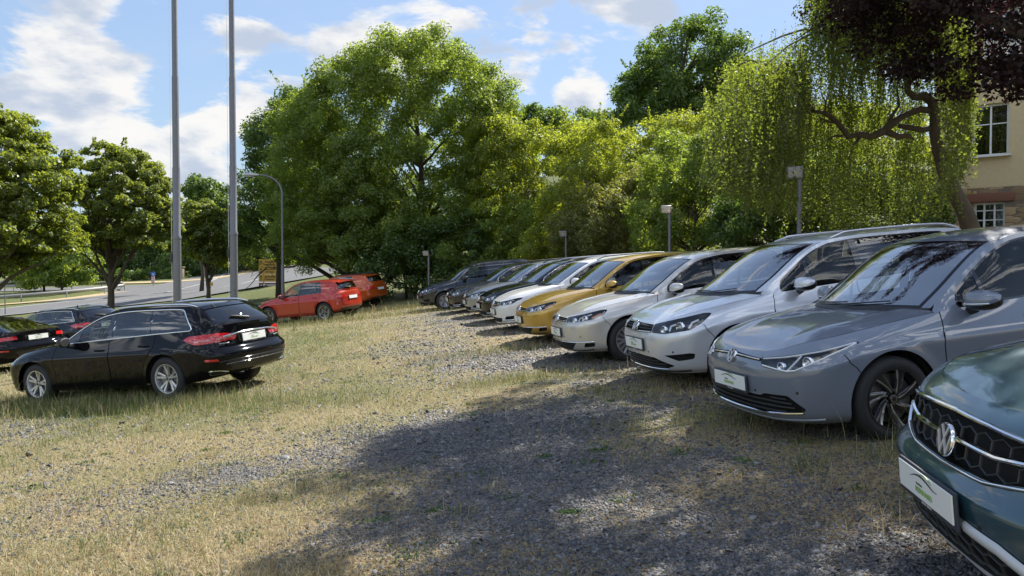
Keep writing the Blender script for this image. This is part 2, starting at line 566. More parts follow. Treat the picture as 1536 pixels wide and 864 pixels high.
def sym(pts):
    """half outline with a>=0 (front bottom..top order, starting and ending at a=0) -> full closed outline"""
    r = [(-a, z) for a, z in pts[::-1] if abs(a) > 1e-6]
    return list(pts) + r

# ---- car materials
def car_mats():
    M = {}
    M['tyre'] = pbr('tyre_rubber', (0.022, 0.022, 0.023), 0.75, bump=0.2, bscale=60)
    M['black'] = pbr('black_plastic', (0.018, 0.018, 0.019), 0.5, bump=0.1, bscale=200)
    M['gloss'] = pbr('gloss_black', (0.008, 0.008, 0.009), 0.08, coat=1.0)
    M['dark'] = pbr('cavity_black', (0.006, 0.006, 0.006), 0.9)
    M['liner'] = pbr('liner_black', (0.012, 0.012, 0.012), 0.85)
    M['chrome'] = pbr('chrome', (0.80, 0.81, 0.82), 0.08, 1.0)
    M['satin'] = pbr('satin_silver', (0.62, 0.63, 0.64), 0.28, 1.0)
    M['skid'] = pbr('skid_silver', (.52, .54, .57), .38, .15, coat=.3)
    M['alloy'] = pbr('alloy_silver', (0.60, 0.61, 0.63), 0.32, 0.85, coat=0.5)
    M['alloydark'] = pbr('alloy_black', (0.012, 0.012, 0.013), 0.25, 0.0, coat=0.8)
    M['machined'] = pbr('alloy_machined', (0.66, 0.66, 0.67), 0.22, 1.0)
    M['disc'] = pbr('brake_disc', (0.25, 0.24, 0.23), 0.45, 0.9)
    M['plate'] = pbr('plate_white', (0.78, 0.79, 0.76), 0.35)
    M['green'] = pbr('plate_green', (0.22, 0.42, 0.06), 0.4)
    M['ink'] = pbr('plate_ink', (0.03, 0.035, 0.05), 0.5)
    M['paper'] = pbr('paper_white', (0.80, 0.82, 0.84), 0.6)
    M['seat'] = pbr('seat_cloth', (0.02, 0.02, 0.022), 0.9, bump=0.3, bscale=300)
    M['dash'] = pbr('dashboard_black', (0.016, 0.016, 0.017), 0.65)
    M['housing'] = pbr('lamp_housing', (0.05, 0.052, 0.055), 0.3, 0.6)
    M['reflector'] = pbr('lamp_reflector', (0.85, 0.86, 0.88), 0.1, 1.0)
    M['drl'] = pbr('lamp_light_guide', (0.82, 0.84, 0.86), 0.25, 0.0, coat=1.0)
    M['red'] = pbr('tail_lamp_red', (0.50, 0.010, 0.012), 0.12, 0.0, coat=1.0)
    M['redlight'] = pbr('tail_lamp_clear', (0.50, 0.16, 0.15), 0.15, 0.2, coat=1.0)
    M['orange'] = pbr('lamp_amber', (0.65, 0.20, 0.03), 0.2, 0.0, coat=1.0)
    M['glass'] = glass('car_glass', (0.76, 0.82, 0.80), 0.05)
    M['screen'] = glass('windscreen_glass', (0.50, 0.57, 0.57), 0.34)
    M['tint'] = glass('privacy_glass', (0.14, 0.14, 0.15), 0.11)
    M['lens'] = glass('lamp_lens', (0.88, 0.90, 0.92), 0.05)
    M['frit'] = pbr('glass_edge_black', (0.006, 0.006, 0.007), 0.15)
    return M

TEXT_CACHE = {}
def text_mesh(txt, size, depth=0.002, align='CENTER'):
    """flat lettering as plain geometry in the xy plane"""
    key = (txt, size, depth, align)
    if key not in TEXT_CACHE:
        cu = bpy.data.curves.new('lettering', 'FONT'); cu.body = txt; cu.size = size; cu.extrude = depth
        cu.align_x = align; cu.align_y = 'CENTER'; cu.resolution_u = 3
        o = bpy.data.objects.new('lettering', cu); COL.objects.link(o)
        dg = bpy.context.evaluated_depsgraph_get()
        me = bpy.data.meshes.new_from_object(o.evaluated_get(dg))
        V = [tuple(v.co) for v in me.vertices]; F = [tuple(p.vertices) for p in me.polygons]
        bpy.data.objects.remove(o); bpy.data.curves.remove(cu); bpy.data.meshes.remove(me)
        TEXT_CACHE[key] = (V, F)
    return TEXT_CACHE[key]

def frame_mat(origin, right, up):
    r = Vector(right).normalized(); n = r.cross(Vector(up)).normalized(); u = n.cross(r)
    M = Matrix((r, u, n)).transposed().to_4x4(); M.translation = Vector(origin)
    return M

def stroke2d(pts, w, d0, d1):
    """flat bar along a 2D polyline (mitred), extruded in z from d0 to d1"""
    P = np.asarray(pts, float); n = len(P)
    t = np.gradient(P, axis=0) if n > 2 else np.repeat((P[1:] - P[:1]), 2, 0)
    seg = np.diff(P, axis=0); seg /= np.linalg.norm(seg, axis=1, keepdims=True)
    nr = np.stack([-seg[:, 1], seg[:, 0]], 1)
    off = []
    ww = w if not np.isscalar(w) else [w] * n
    for i in range(n):
        if i == 0: m = nr[0]
        elif i == n - 1: m = nr[-1]
        else:
            m = nr[i - 1] + nr[i]; m = m / max(0.35, (m @ m) / 2)
        off.append(m * ww[i] / 2)
    v = []
    for i in range(n):
        for sgn in (1, -1):
            for d in (d0, d1): v.append((P[i][0] + sgn * off[i][0], P[i][1] + sgn * off[i][1], d))
    f = []
    for i in range(n - 1):
        a, b = 4 * i, 4 * i + 4
        f += [(a + 1, a + 3, b + 3, b + 1), (a, b, b + 2, a + 2), (a, a + 1, b + 1, b), (a + 2, b + 2, b + 3, a + 3)]
    f += [(0, 2, 3, 1), (4 * n - 4, 4 * n - 3, 4 * n - 1, 4 * n - 2)]
    return v, f

def xf(M, v): return [tuple(M @ Vector(p)) for p in v]

def emblem(parent, M, r, mats, style='vw', dark=True):
    """round badge: ring, field and the strokes of a V over a W (local xy plane of M)"""
    m = MB()
    v, f = lathe([(0.0, -0.01), (r * .9, -0.01), (r * 0.9, 0.002), (0, 0.004)], 36); m.add(xf(M, v), f, 1)
    v, f = lathe([(r * .86, 0.0), (r * .88, .008), (r * .95, .009), (r, .004), (r, -0.012), (r * .86, -0.012)], 40); m.add(xf(M, v), f, 0)
    if style == 'vw':
        w = r * .15
        for pts in ([(-.42, .80), (0, .10), (.42, .80)], [(-.80, .38), (-.36, -.72), (0, .02), (.36, -.72), (.80, .38)]):
            v, f = stroke2d([(a * r, b * r) for a, b in pts], w, 0.0, 0.009); m.add(xf(M, v), f, 2)
    return m.build('emblem', [mats['chrome'], mats['black'], pbr('badge_silver', (.72, .73, .74), .35, .5)], parent, sharp=40)

def number_plate(parent, M, mats, w=0.52, h=0.115, text=True):
    m = MB()
    m.box((0, 0, -0.006), (w + .03, h + .035, 0.012), bev=0.004)
    fr = obj('number_plate', xf(M, m.v), m.f, mats['ink'], parent, False)
    b = MB(); b.box((0, 0.006, 0.004), (w, h, 0.006), bev=0.002)
    obj('plate_panel', xf(M, b.v), b.f, mats['plate'], fr, False)
    if text:
        g = MB(); k = w / 0.52
        V, F = text_mesh('REINHARD', 0.034 * k, 0.0005); g.add([(x_, y_ - 0.016 * k, z_ + .009) for x_, y_, z_ in V], F, 0)
        V, F = text_mesh('Autohaus', 0.016 * k, 0.0005); g.add([(x_ - .042 * k, y_ + 0.011 * k, z_ + .009) for x_, y_, z_ in V], F, 1)
        arc = [(-.13 + .26 * t, 0.026 + 0.028 * math.sin(math.pi * min(1, t * 1.15)) * (1 - .45 * t)) for t in np.linspace(0, 1, 16)]
        V, F = stroke2d([(a * k, c * k) for a, c in arc], [0.006 * k * (0.3 + math.sin(math.pi * i / 15)) for i in range(16)], 0.0085, 0.0095); g.add(V, F, 1)
        arc = [(-.03 + .11 * t, 0.032 + 0.03 * math.sin(math.pi * (0.25 + .62 * t))) for t in np.linspace(0, 1, 12)]
        V, F = stroke2d([(a * k, c * k) for a, c in arc], [0.005 * k * (0.4 + math.sin(math.pi * i / 11)) for i in range(12)], 0.0085, 0.0095); g.add(V, F, 0)
        V, F = text_mesh('Autohaus  Reinhard', 0.012 * k, 0.0004); g.add([(x_, y_ - (h / 2 + .0065), z_ + .0005) for x_, y_, z_ in V], F, 2)
        obj('lettering', xf(M, g.v), g.f, [mats['green'], mats['ink'], mats['plate']], fr, False, midx=g.m)
    return fr

# ---- wheels
WHEELS = {}
def wheel_meshes(r, wid, rr, style, M):
    """tyre and rim meshes, axis along +y (outer face at +y)"""
    key = (r, wid, rr, style)
    if key in WHEELS: return WHEELS[key]
    w = wid / 2
    prof = [(rr - .01, -w + .012), (rr + .012, -w + .004), (r - .045, -w - .006), (r - .018, -w + .012), (r - .003, -w + .032),
            (r, -w + .06), (r, 0), (r, w - .06), (r - .003, w - .032), (r - .018, w - .012), (r - .045, w + .006), (rr + .012, w - .004), (rr - .01, w - .012)]
    t = MB()
    v, f = lathe(prof, 64, 'y'); t.add(v, f)
    for k in (-.045, 0, .045):     # tread grooves as dark rings stand a hair proud
        pass
    tyre = t
    m = MB()
    o = w - 0.012                     # outer face
    lip = [(rr + .004, o + .004), (rr + .001, o + .010), (rr - .012, o + .008), (rr - .018, o - .012), (rr - .03, o - .05), (rr - .045, -w + .03), (rr - .01, -w + .012)]
    v, f = lathe(lip, 64, 'y'); m.add(v, f, 0 if style != 'turbine' else 1)
    v, f = lathe([(0, o - .070), (rr * .80, o - .070), (rr * .80, o - .085), (0.0, o - .085)], 40, 'y'); m.add(v, f, 2)   # brake disc
    v, f = lathe([(rr * .80, o - .10), (rr - .04, o - .10)], 40, 'y'); m.add(v, f, 3)
    v, f = lathe([(0, o - .012), (.030, o - .012), (.034, o - .018), (.034, o - .045), (.062, o - .030), (.066, o - .07)], 32, 'y'); m.add(v, f, 0 if style != 'turbine' else 1)
    def spoke(a0, a1, w0, w1, mi, y0=-.030, y1=-.004, r0=.045, r1=None, bend=0.0, th=.030, nseg=6):
        r1 = r1 or rr - .006
        v = []
        for i in range(nseg + 1):
            u = i / nseg
            rad = r0 + (r1 - r0) * u; an = a0 + (a1 - a0) * u + bend * math.sin(math.pi * u)
            ww = w0 + (w1 - w0) * u
            yo = o + y0 + (y1 - y0) * (u ** 1.5)
            cx, cz = math.sin(an), math.cos(an); tx, tz = math.cos(an), -math.sin(an)
            for sg, dy in ((-.5, -th), (-.5, -.006), (-.34, 0), (.34, 0), (.5, -.006), (.5, -th)):
                v.append((cx * rad + tx * sg * ww, yo + dy, cz * rad + tz * sg * ww))
        f = []
        for i in range(nseg):
            for c in range(5): f.append((i * 6 + c, i * 6 + c + 1, i * 6 + 7 + c, i * 6 + 6 + c))
        m.add(v, [q[::-1] for q in f], mi)
    if style == 'five_double':
        for k in range(5):
            c = 2 * math.pi * k / 5
            for sg in (-1, 1): spoke(c + sg * .16, c + sg * .19, .034, .040, 0)
    elif style == 'five_y':
        for k in range(5):
            c = 2 * math.pi * k / 5
            spoke(c, c, .055, .045, 0, r1=.12)
            for sg in (-1, 1): spoke(c + sg * .06, c + sg * .26, .036, .034, 0, r0=.09)
    elif style == 'ten':
        for k in range(5):
            c = 2 * math.pi * k / 5
            for sg in (-1, 1): spoke(c + sg * .12, c + sg * .22, .028, .034, 0)
            spoke(c + math.pi / 5, c + math.pi / 5, .02, .022, 0, th=.02)
    elif style == 'five_fat':
        for k in range(5):
            c = 2 * math.pi * k / 5
            spoke(c, c, .075, .060, 1); 
            spoke(c + .13, c + .15, .010, .014, 0, y0=-.026, y1=0); spoke(c - .13, c - .15, .010, .014, 0, y0=-.026, y1=0)
    elif style == 'turbine':
        for k in range(7):
            c = 2 * math.pi * k / 7
            spoke(c, c + .42, .050, .085, 1, bend=.10, nseg=10)
            spoke(c + .015, c + .60, .013, .020, 0, y0=-.026, y1=.001, bend=.13, th=.012, nseg=10)
            spoke(c + .43, c + .64, .010, .024, 0, y0=-.014, y1=.001, r0=.12, bend=-.03, th=.012, nseg=6)
    for k in range(5):
        c = 2 * math.pi * (k + .5) / 5
        v, f = lathe([(0, o - .020), (.009, o - .021), (.009, o - .05)], 8, 'y'); m.add([(p[0] + .052 * math.sin(c), p[1], p[2] + .052 * math.cos(c)) for p in v], f, 1)
    v, f = lathe([(0, o - .009), (.026, o - .010), (.029, o - .013)], 24, 'y'); m.add(v, f, 1)
    v, f = lathe([(.022, o - .0085), (.0255, o - .0085)], 24, 'y'); m.add(v, f, 0)
    WHEELS[key] = (tyre, m)
    return WHEELS[key]

WMESH = {}
def add_wheel(root, x, y, side, p, M):
    key = (p['r'], p.get('tw', .205), p.get('rr', .212), p.get('rim', 'five_double'))
    if key not in WMESH:
        t, m = wheel_meshes(*key, M)
        hub = MB(); v, f = lathe([(0, .0), (.09, .0), (.09, -.12), (0, -.12)], 20, 'y'); hub.add(v, f)
        hb = hub.build('wheel', M['liner']); ty = t.build('tyre', M['tyre'], hb, sharp=None); 
        rim = m.build('rim', [M['machined'] if key[3] in ('turbine', 'five_fat') else M['alloy'], M['alloydark'], M['disc'], M['dark']], hb, sharp=35)
        WMESH[key] = (hb.data, ty.data, rim.data)
        for o in (rim, ty, hb): bpy.data.objects.remove(o)
    h, t, m = WMESH[key]
    o = link(bpy.data.objects.new('wheel', h), root); o.location = (x, y, p['r'])
    ang = random.uniform(0, 1.2)
    o.rotation_euler = (0, ang, 0) if side > 0 else (0, ang, math.pi)
    link(bpy.data.objects.new('tyre', t), o); link(bpy.data.objects.new('rim', m), o)
    return o
def build_car(p, M, PM, label, group=None, cat='car', name='parked_car'):
    """p: specification, PM: paint. returns the root Empty (origin on the ground under the middle of the car)"""
    S = Shape(p); Lh = S.L / 2; lod = p.get('lod', 0)
    st = (0.032, 0.045, 0.07)[lod]
    root = empty(name); tag(root, label, cat, group)
    gap = p.get('seam', 0.009)
    zmid = p['r']
    # ---------------- band outline with wheel arches
    aa = np.arange(0, S.Amax, st); aa = np.append(aa, S.Amax)
    z0, z1 = S.zlim(aa)
    bot = [(a, z) for a, z in zip(aa, z0)]
    for sw, _ in S.wheels:
        ang = np.linspace(math.pi * 1.12, -math.pi * .12, 40)
        sz = np.stack([sw + S.Rarch * -np.cos(ang + 0) * -1, S.rw + S.Rarch * np.sin(ang)], 1)
        az = S.az_from_sz(sz)
        zb = S.zlim(az[:, 0])[0]
        k = az[:, 1] > zb + 0.002
        az = az[k]
        lo, hi = az[0, 0], az[-1, 0]
        zlo, zhi = S.zlim(np.array([lo, hi]))[0]
        az = [(lo, zlo)] + [tuple(q) for q in az] + [(hi, zhi)]
        i0 = next(i for i, q in enumerate(bot) if q[0] > lo - .006); i1 = max(i for i, q in enumerate(bot) if q[0] < hi + .006)
        bot = bot[:i0] + az + bot[i1 + 1:]
    ez = np.linspace(0, 1, int((z1[-1] - z0[-1]) / (st * .8)) + 2)[1:-1]
    outer = bot + [(S.Amax, z0[-1] + (z1[-1] - z0[-1]) * e) for e in ez] + [(a, z) for a, z in zip(aa[::-1], z1[::-1])] + [(0.0, z1[0] + (z0[0] - z1[0]) * e) for e in ez]
    ZTOP = lambda s: S.belt_zs(s)
    doors = []
    for nm, pts in p['doors']:
        sz = resample(rpoly([(s, ZTOP(s) + 0.03 if z is None else z) for s, z in pts], 0.06), 0.03)
        doors.append((nm, S.az_from_sz(sz)))
    cuts = [np.array(resample(c['o'], 0.02)) for c in p['cuts']]
    lamps = [np.array(resample(l['o'], 0.02)) for l in p['lamps']]
    rcuts = [np.array([(S.Amax - d, z) for d, z in resample(o, 0.025)]) for o in p.get('rcuts', [])]
    inner = [offset_poly(d, -gap / 2) for _, d in doors]; outr = [offset_poly(d, gap / 2) for _, d in doors]
    lines = inner + outr + cuts + lamps + rcuts
    gy = np.arange(S.Z0.min(), S.Z1.max(), st * .72)
    V, T = cdt(outer, lines, aa, gy)
    cen = V[T].mean(1)
    reg = np.zeros(len(T), int)
    for c in cuts + lamps + rcuts: reg[inside(c, cen)] = -1
    for i in range(len(doors)):
        io = inside(outr[i], cen); ii = inside(inner[i], cen)
        reg[io & ~ii & (reg == 0)] = -1
        reg[ii & (reg == 0)] = i + 1
    pts, nrm = S.band(V)
    pts[np.abs(V[:, 0]) < 1e-6, 1] = 0; pts[np.abs(V[:, 0] - S.Amax) < 1e-6, 1] = 0
    nf = np.cross(pts[T[:, 1]] - pts[T[:, 0]], pts[T[:, 2]] - pts[T[:, 0]])
    flip = (nf * nrm[T[:, 0]]).sum(1) < 0
    T[flip] = T[flip][:, ::-1]
    two = p.get('twotone')
    bv, bt = compact(pts, T[reg == 0])
    bv, bt = mirror_y(bv, bt)
    # ---------------- glasshouse side
    pa, pd = S.ptop[0], S.ptop[-1]
    sA, sD = pa[1] + 0.01, pd[1] - 0.004
    ss = np.unique(np.round(np.concatenate([np.linspace(sA, sD, int((sD - sA) / st) + 2), sD - .22 * np.linspace(0, 1, 26) ** 2]), 4))
    low = S.belt_zs(ss); up = np.maximum(S.pillar_z(ss), low + .001)
    souter = [(a, b) for a, b in zip(ss, low)] + [(a, b) for a, b in zip(ss[::-1], up[::-1])]
    frame = p.get('wframe', 0.05); wb_ = p.get('wbelt', 0.018)
    def wpoly(s0b, s0t, s1b, s1t, r=0.03):
        sb = np.linspace(s0b, s1b, 24); stp = np.linspace(s1t, s0t, 24)
        P = [(s, S.belt_zs(s) + wb_) for s in sb] + [(s, max(S.pillar_z(s) - frame, S.belt_zs(s) + wb_ + .004)) for s in stp]
        Q = [P[0], *P[1:23], P[23], P[24], *P[25:47], P[47]]
        return resample(rpoly(Q, [r if i in (0, 23, 24, 47) else 0 for i in range(48)], 3), st)
    wins = [wpoly(*w[:4], r=w[5] if len(w) > 5 else 0.03) for w in p['wins']]
    w0, w1 = p['wins'][0], p['wins'][-1]
    dlo = offset_poly(wpoly(w0[0], w0[1], w1[2], w1[3], r=.05), p.get('dlo', 0.016))
    SV, ST = cdt(souter, wins + [dlo], np.arange(sA + st, sD, st), np.arange(low.min(), up.max(), st))
    sc = SV[ST].mean(1)
    sreg = np.zeros(len(ST), int); sreg[inside(dlo, sc)] = 1
    for w in wins: sreg[inside(w, sc)] = -1
    spts, snrm = S.side(SV)
    nf = np.cross(spts[ST[:, 1]] - spts[ST[:, 0]], spts[ST[:, 2]] - spts[ST[:, 0]])
    fl = (nf * snrm[ST[:, 0]]).sum(1) < 0; ST[fl] = ST[fl][:, ::-1]
    gv, gt = compact(spts, ST[sreg == 0]); gv, gt = mirror_y(gv, gt, False)
    bv2 = np.vstack([bv, gv]); bt2 = np.vstack([bt, gt + len(bv)])
    mats = [PM]; midx = None
    if two:   # plastic lower cladding
        cz = bv2[bt2].mean(1)[:, 2]; xs = bv2[bt2].mean(1)[:, 0]
        midx = np.zeros(len(bt2), int)
        for fn in two: midx[fn(xs, cz, S)] = 1
        mats = [PM, M['black']]
    body = obj('body', bv2, bt2, mats, root, True, 50, midx)
    tv, tt = compact(spts + snrm * -0.002, ST[sreg == 1])
    obj('window_surround', tv, tt, M['gloss'], root)
    obj('window_surround', tv * np.array([1, -1, 1]), tt[:, ::-1].copy(), M['gloss'], root)
    # doors, their glass and handles
    dobj = {}
    for i, (nm, d) in enumerate(doors):
        v, t = compact(pts, T[reg == i + 1])
        for sg in (1, -1):
            w = v.copy(); w[:, 1] *= sg
            dobj[(nm, sg)] = obj('door', w, t if sg > 0 else t[:, ::-1].copy(), PM, root)
            if nm == 'front' or lod < 2:
                sh, zh = p['handles'][0 if nm == 'front' else 1]
                az = S.az_from_sz([(sh - .11, zh), (sh - .05, zh + .002), (sh + .03, zh + .002), (sh + .09, zh)])
                q, n = S.band(az, [0.012, .03, .03, .012]); q[:, 1] *= sg
                hb = MB(); hb.tube([tuple(x_) for x_ in q], [.011, .014, .014, .011], 8)
                hb.build('door_handle', M['chrome'] if p.get('chromehandle') else PM, dobj[(nm, sg)])
    for i, w in enumerate(p['wins']):
        kind = w[4]
        P = wins[i]
        gm = M['tint'] if kind.startswith('t') else M['glass']
        for sg in (1, -1):
            fn = lambda uv, off, sg=sg: (lambda q, n: (q * np.array([1, sg, 1]), n * np.array([1, sg, 1])))(*S.side(uv, off))
            par = dobj.get(('front' if kind.endswith('f') else 'rear' if kind.endswith('r') else '', sg), root)
            map_patch('side_window', fn, P, gm, par, step=max(st, .05), off=-0.006, rim=False)
    if p.get('chrometrim'):
        for sg in (1, -1):
            fn = lambda uv, off, sg=sg: (lambda q, n: (q * np.array([1, sg, 1]), n * np.array([1, sg, 1])))(*S.side(uv, off))
            v, f = ribbon(fn, resample([tuple(x_) for x_ in dlo], .05), 0.018, 0.002, 0.006, closed=True)
            obj('window_trim', v, f, M['chrome'], root)
    # ---------------- top: windscreen, roof, rear window
    tw0, tw1, tb0, tb1 = p['tscr']
    vs = p.get('vscr', 0.93)
    nt = (60, 44, 28)[lod]
    ts = sorted(set(np.round(np.concatenate([np.linspace(0, 1, nt), [tw0, tw1, tb0, tb1, tw0 + .012, tw1 - .012, tb0 + .012, tb1 - .016]]), 4)))
    va = np.round(np.concatenate([np.linspace(-vs, vs, 17), [-1, 1, -(vs - .035), vs - .035, -.965, .965]]), 4); va = np.array(sorted(set(va)))
    ts = np.array(ts)
    G = np.array([(t, v) for t in ts for v in va]); q, _ = S.top(G)
    nv = len(va)
    fs = {'roof': [], 'scr': [], 'scrf': [], 'bl': [], 'blf': [], 'cowl': []}
    for i in range(len(ts) - 1):
        for j in range(nv - 1):
            t = (ts[i] + ts[i + 1]) / 2; v = abs(va[j] + va[j + 1]) / 2
            f = (i * nv + j, i * nv + j + 1, (i + 1) * nv + j + 1, (i + 1) * nv + j)
            if t < tw0: fs['cowl'].append(f)
            elif t < tw1 and v < vs:
                edge = t < tw0 + .012 or t > tw1 - .012 or v > vs - .035
                fs['scrf' if edge else 'scr'].append(f)
            elif tb0 < t < tb1 and v < vs:
                edge = t < tb0 + .012 or t > tb1 - .016 or v > vs - .035
                fs['blf' if edge else 'bl'].append(f)
            else: fs['roof'].append(f)
    def sub(fl, nm, mat, mi=None):
        T_ = np.array(fl); v, t = compact(q, T_)
        return obj(nm, v, t[:, ::-1].copy(), mat, root, True, None, mi)
    sub(fs['roof'], 'roof', p.get('roofmat') or PM)
    scr = sub(fs['scr'] + fs['scrf'], 'windscreen', [M['screen'], M['frit']], [0] * len(fs['scr']) + [1] * len(fs['scrf']))
    sub(fs['cowl'], 'scuttle', M['black'])
    bl = sub(fs['bl'] + fs['blf'], 'rear_window', [M['tint'], M['frit']], [0] * len(fs['bl']) + [1] * len(fs['blf']))
    # wipers
    if lod < 2:
        for a, b in (((.02, -.52), (.035, .12)), ((.02, .05), (.045, .62))):
            P = line_pts([a, b], .04); v, f = ribbon(S.top, P, 0.013, 0.010, 0.009); 
            obj('wiper', v, f, M['black'], root)
    # ---------------- bonnet
    icowl = int(np.searchsorted(S.top_s[:150], p['top'][0][1] + .02))
    ii = np.unique(np.concatenate([np.linspace(0, 30, (16, 10, 8)[lod]), np.linspace(30, icowl, (44, 26, 16)[lod])]))
    vv = np.linspace(-1, 1, (49, 33, 17)[lod]) ; vv = np.sign(vv) * (1 - (1 - np.abs(vv)) ** 1.15)
    I, VV = np.meshgrid(ii, vv * .988, indexing='ij')
    hp = S.hood(I.ravel(), VV.ravel()); nv = len(vv)
    hf = np.array([(i * nv + j, i * nv + j + 1, (i + 1) * nv + j + 1, (i + 1) * nv + j) for i in range(len(ii) - 1) for j in range(nv - 1)])
    # bonnet edge skirt
    ring = [i * nv for i in range(len(ii))] ; ring2 = [i * nv + nv - 1 for i in range(len(ii))]
    hv = list(map(tuple, hp)); hfl = [tuple(f[::-1]) for f in hf]
    for rg, fl_ in ((ring, 0), (ring2, 1)):
        b = len(hv); hv += [(hp[k][0], hp[k][1] * .985, hp[k][2] - .03) for k in rg]
        for k in range(len(rg) - 1):
            f = (rg[k], rg[k + 1], b + k + 1, b + k); hfl.append(f if fl_ else f[::-1])
    obj('bonnet', hv, hfl, PM, root, True, 45)
    # ---------------- underside, wheel housings, cabin
    U = MB()
    sk = np.linspace(S.top_s[0] + .05, p['top'][0][1], 8)
    U.box((.1, 0, .36), (S.L - 1.15, 1.30, .26))
    U.box((Lh - .55, 0, .42), (.62, 1.1, .34))
    U.box((-Lh + .55, 0, .56), (.55, 1.2, .36))
    for sw, _ in S.wheels:
        for sg in (1, -1):
            ang = np.linspace(-.25, math.pi + .25, 20)
            v = []; 
            for a in ang:
                for y in (.45, .845): v.append((Lh - sw + (S.Rarch + .004) * math.cos(a), sg * y, S.rw + (S.Rarch + .004) * math.sin(a)))
            f = [(2 * i, 2 * i + 1, 2 * i + 3, 2 * i + 2) for i in range(19)]
            U.add(v, f); 
            b = len(v); v2 = [(Lh - sw + S.Rarch * math.cos(a), sg * .45, S.rw + S.Rarch * math.sin(a)) for a in ang]; U.add(v2, [tuple(range(20))])
    # dark skin just inside bonnet so panel gaps read dark
    I2, V2 = np.meshgrid(np.linspace(2, icowl, 14), np.linspace(-1, 1, 9), indexing='ij')
    h2 = S.hood(I2.ravel(), V2.ravel() * .975); h2[:, 2] -= .035
    U.add(h2, [(i * 9 + j, i * 9 + j + 1, (i + 1) * 9 + j + 1, (i + 1) * 9 + j) for i in range(13) for j in range(8)])
    for sg in (1, -1):      # inner door skins
        s_ = np.linspace(p['top'][0][1] - .25, S.L - .45, 12); zt = S.belt_zs(s_) - .02
        yy = np.interp(s_, S.belt_s, S.belt_y) - .05
        v = [(Lh - a, sg * b, c) for a, b, zz in zip(s_, yy, zt) for c in (.30, zz)]
        U.add(v, [(2 * i, 2 * i + 1, 2 * i + 3, 2 * i + 2) for i in range(11)])
    sr_ = S.L - .35
    U.box((Lh - sr_, 0, .72), (.04, 1.30, .6))
    U.build('underbody', M['liner'], root, False)
    It = MB()
    sd = p['top'][0][1] + .12; zd = S.belt_zs(sd) - .03
    It.box((Lh - sd - .12, 0, zd - .10), (.62, 1.36, .20), bev=.05)
    zb = float(S.belt_zs(2.3))
    roofz = S.p['top'][4][5]
    seats = p.get('seats', ((2.30, .37), (3.15, .37)))
    so = MB()
    for k, (s_, y_) in enumerate(seats):
        for sg in (1, -1):
            rot = Matrix.Rotation(-R(14), 3, 'Y')
            so.box((Lh - s_, sg * y_, zb - .10), (.14, .48, .66), rot, bev=.05)
            so.box((Lh - s_ - .10, sg * y_, zb + .315), (.10, .27, .17), rot, bev=.045)
            so.tube([(Lh - s_ - .06, sg * y_ + .05, zb + .18), (Lh - s_ - .10, sg * y_ + .05, zb + .30)], .008, 6)
            so.tube([(Lh - s_ - .06, sg * y_ - .05, zb + .18), (Lh - s_ - .10, sg * y_ - .05, zb + .30)], .008, 6)
            so.box((Lh - s_ + .30, sg * y_, zb - .40), (.50, .50, .14), bev=.05)
    ist = so.build('seats' if False else 'seat', M['seat'], root)
    It.build('dashboard', M['dash'], root)
    wv = MB(); c = Vector((Lh - sd - .50, .37, zd - .02)); 
    ring = []
    for a in np.linspace(0, 2 * math.pi, 25)[:-1]:
        ring.append(c + Vector((.07 * math.sin(a) * -1, .185 * math.cos(a), .172 * math.sin(a))))
    wv.tube([*ring, ring[0]], .014, 6, cap=False); wv.tube([c + Vector((0, -.17, 0)), c + Vector((0.02, 0, -.02)), c + Vector((0, .17, 0))], .02, 6); wv.tube([c, c + Vector((.25, 0, -.08))], .03, 6)
    if lod < 2: wv.build('steering_wheel', M['dash'], root)
    hl = np.array([(t, v) for t in np.linspace(tw1 + .02, tb0 - .01, 10) for v in np.linspace(-.96, .96, 9)])
    hq, _ = S.top(hl, -.03)
    obj('headlining', hq, np.array([(i * 9 + j, i * 9 + j + 1, (i + 1) * 9 + j + 1, (i + 1) * 9 + j) for i in range(9) for j in range(8)]), pbr('headlining_grey', (.22, .22, .21), .9), root)
    if p.get('papers', True):
        for y_ in ((-.15, ) if p.get('papers') != 'big' else (.0,)):
            pm = MB(); rot = Matrix.Rotation(R(12), 3, 'Y') @ Matrix.Rotation(R(8), 3, 'Z')
            pm.box((Lh - sd + .02, y_, zd + .030), (.21, .40, .003), rot)
            for k in range(5): pm.box(Vector((Lh - sd + .02, y_, zd + .030)) + rot @ Vector((.07 - .035 * k, .0 if k else -.03, .003)), (.012, .30 if k % 2 else .22, .002), rot, 1)
            pm.build('price_sheet', [M['paper'], pbr('sheet_ink', (.25, .32, .42), .6)], root, False)
    # ---------------- wheels
    for sw, nm in S.wheels:
        for sg in (1, -1):
            add_wheel(root, Lh - sw, sg * (p.get('track', .775)), sg, p, M)
    # ---------------- mirrors
    ms, mz, my = p['mirror']
    for sg in (1, -1):
        mb = MB(); nu, nv_ = 18, 14
        v = []; f = []; mi = []
        for i in range(nu):
            for j in range(nv_ + 1):
                th = math.pi * j / nv_; ph = 2 * math.pi * i / nu
                X = math.cos(ph) * math.sin(th); Z = math.sin(ph) * math.sin(th); Y = math.cos(th)
                pw = lambda q, e: math.copysign(abs(q) ** e, q)
                bx = .085 * pw(X, .8); bx = bx if X > 0 else max(bx, -.045)
                v.append((Lh - ms + bx - .03 * (Y), sg * (my + .115 * pw(Y, .75)), mz + .078 * pw(Z, .8) * (1 - .12 * Y)))
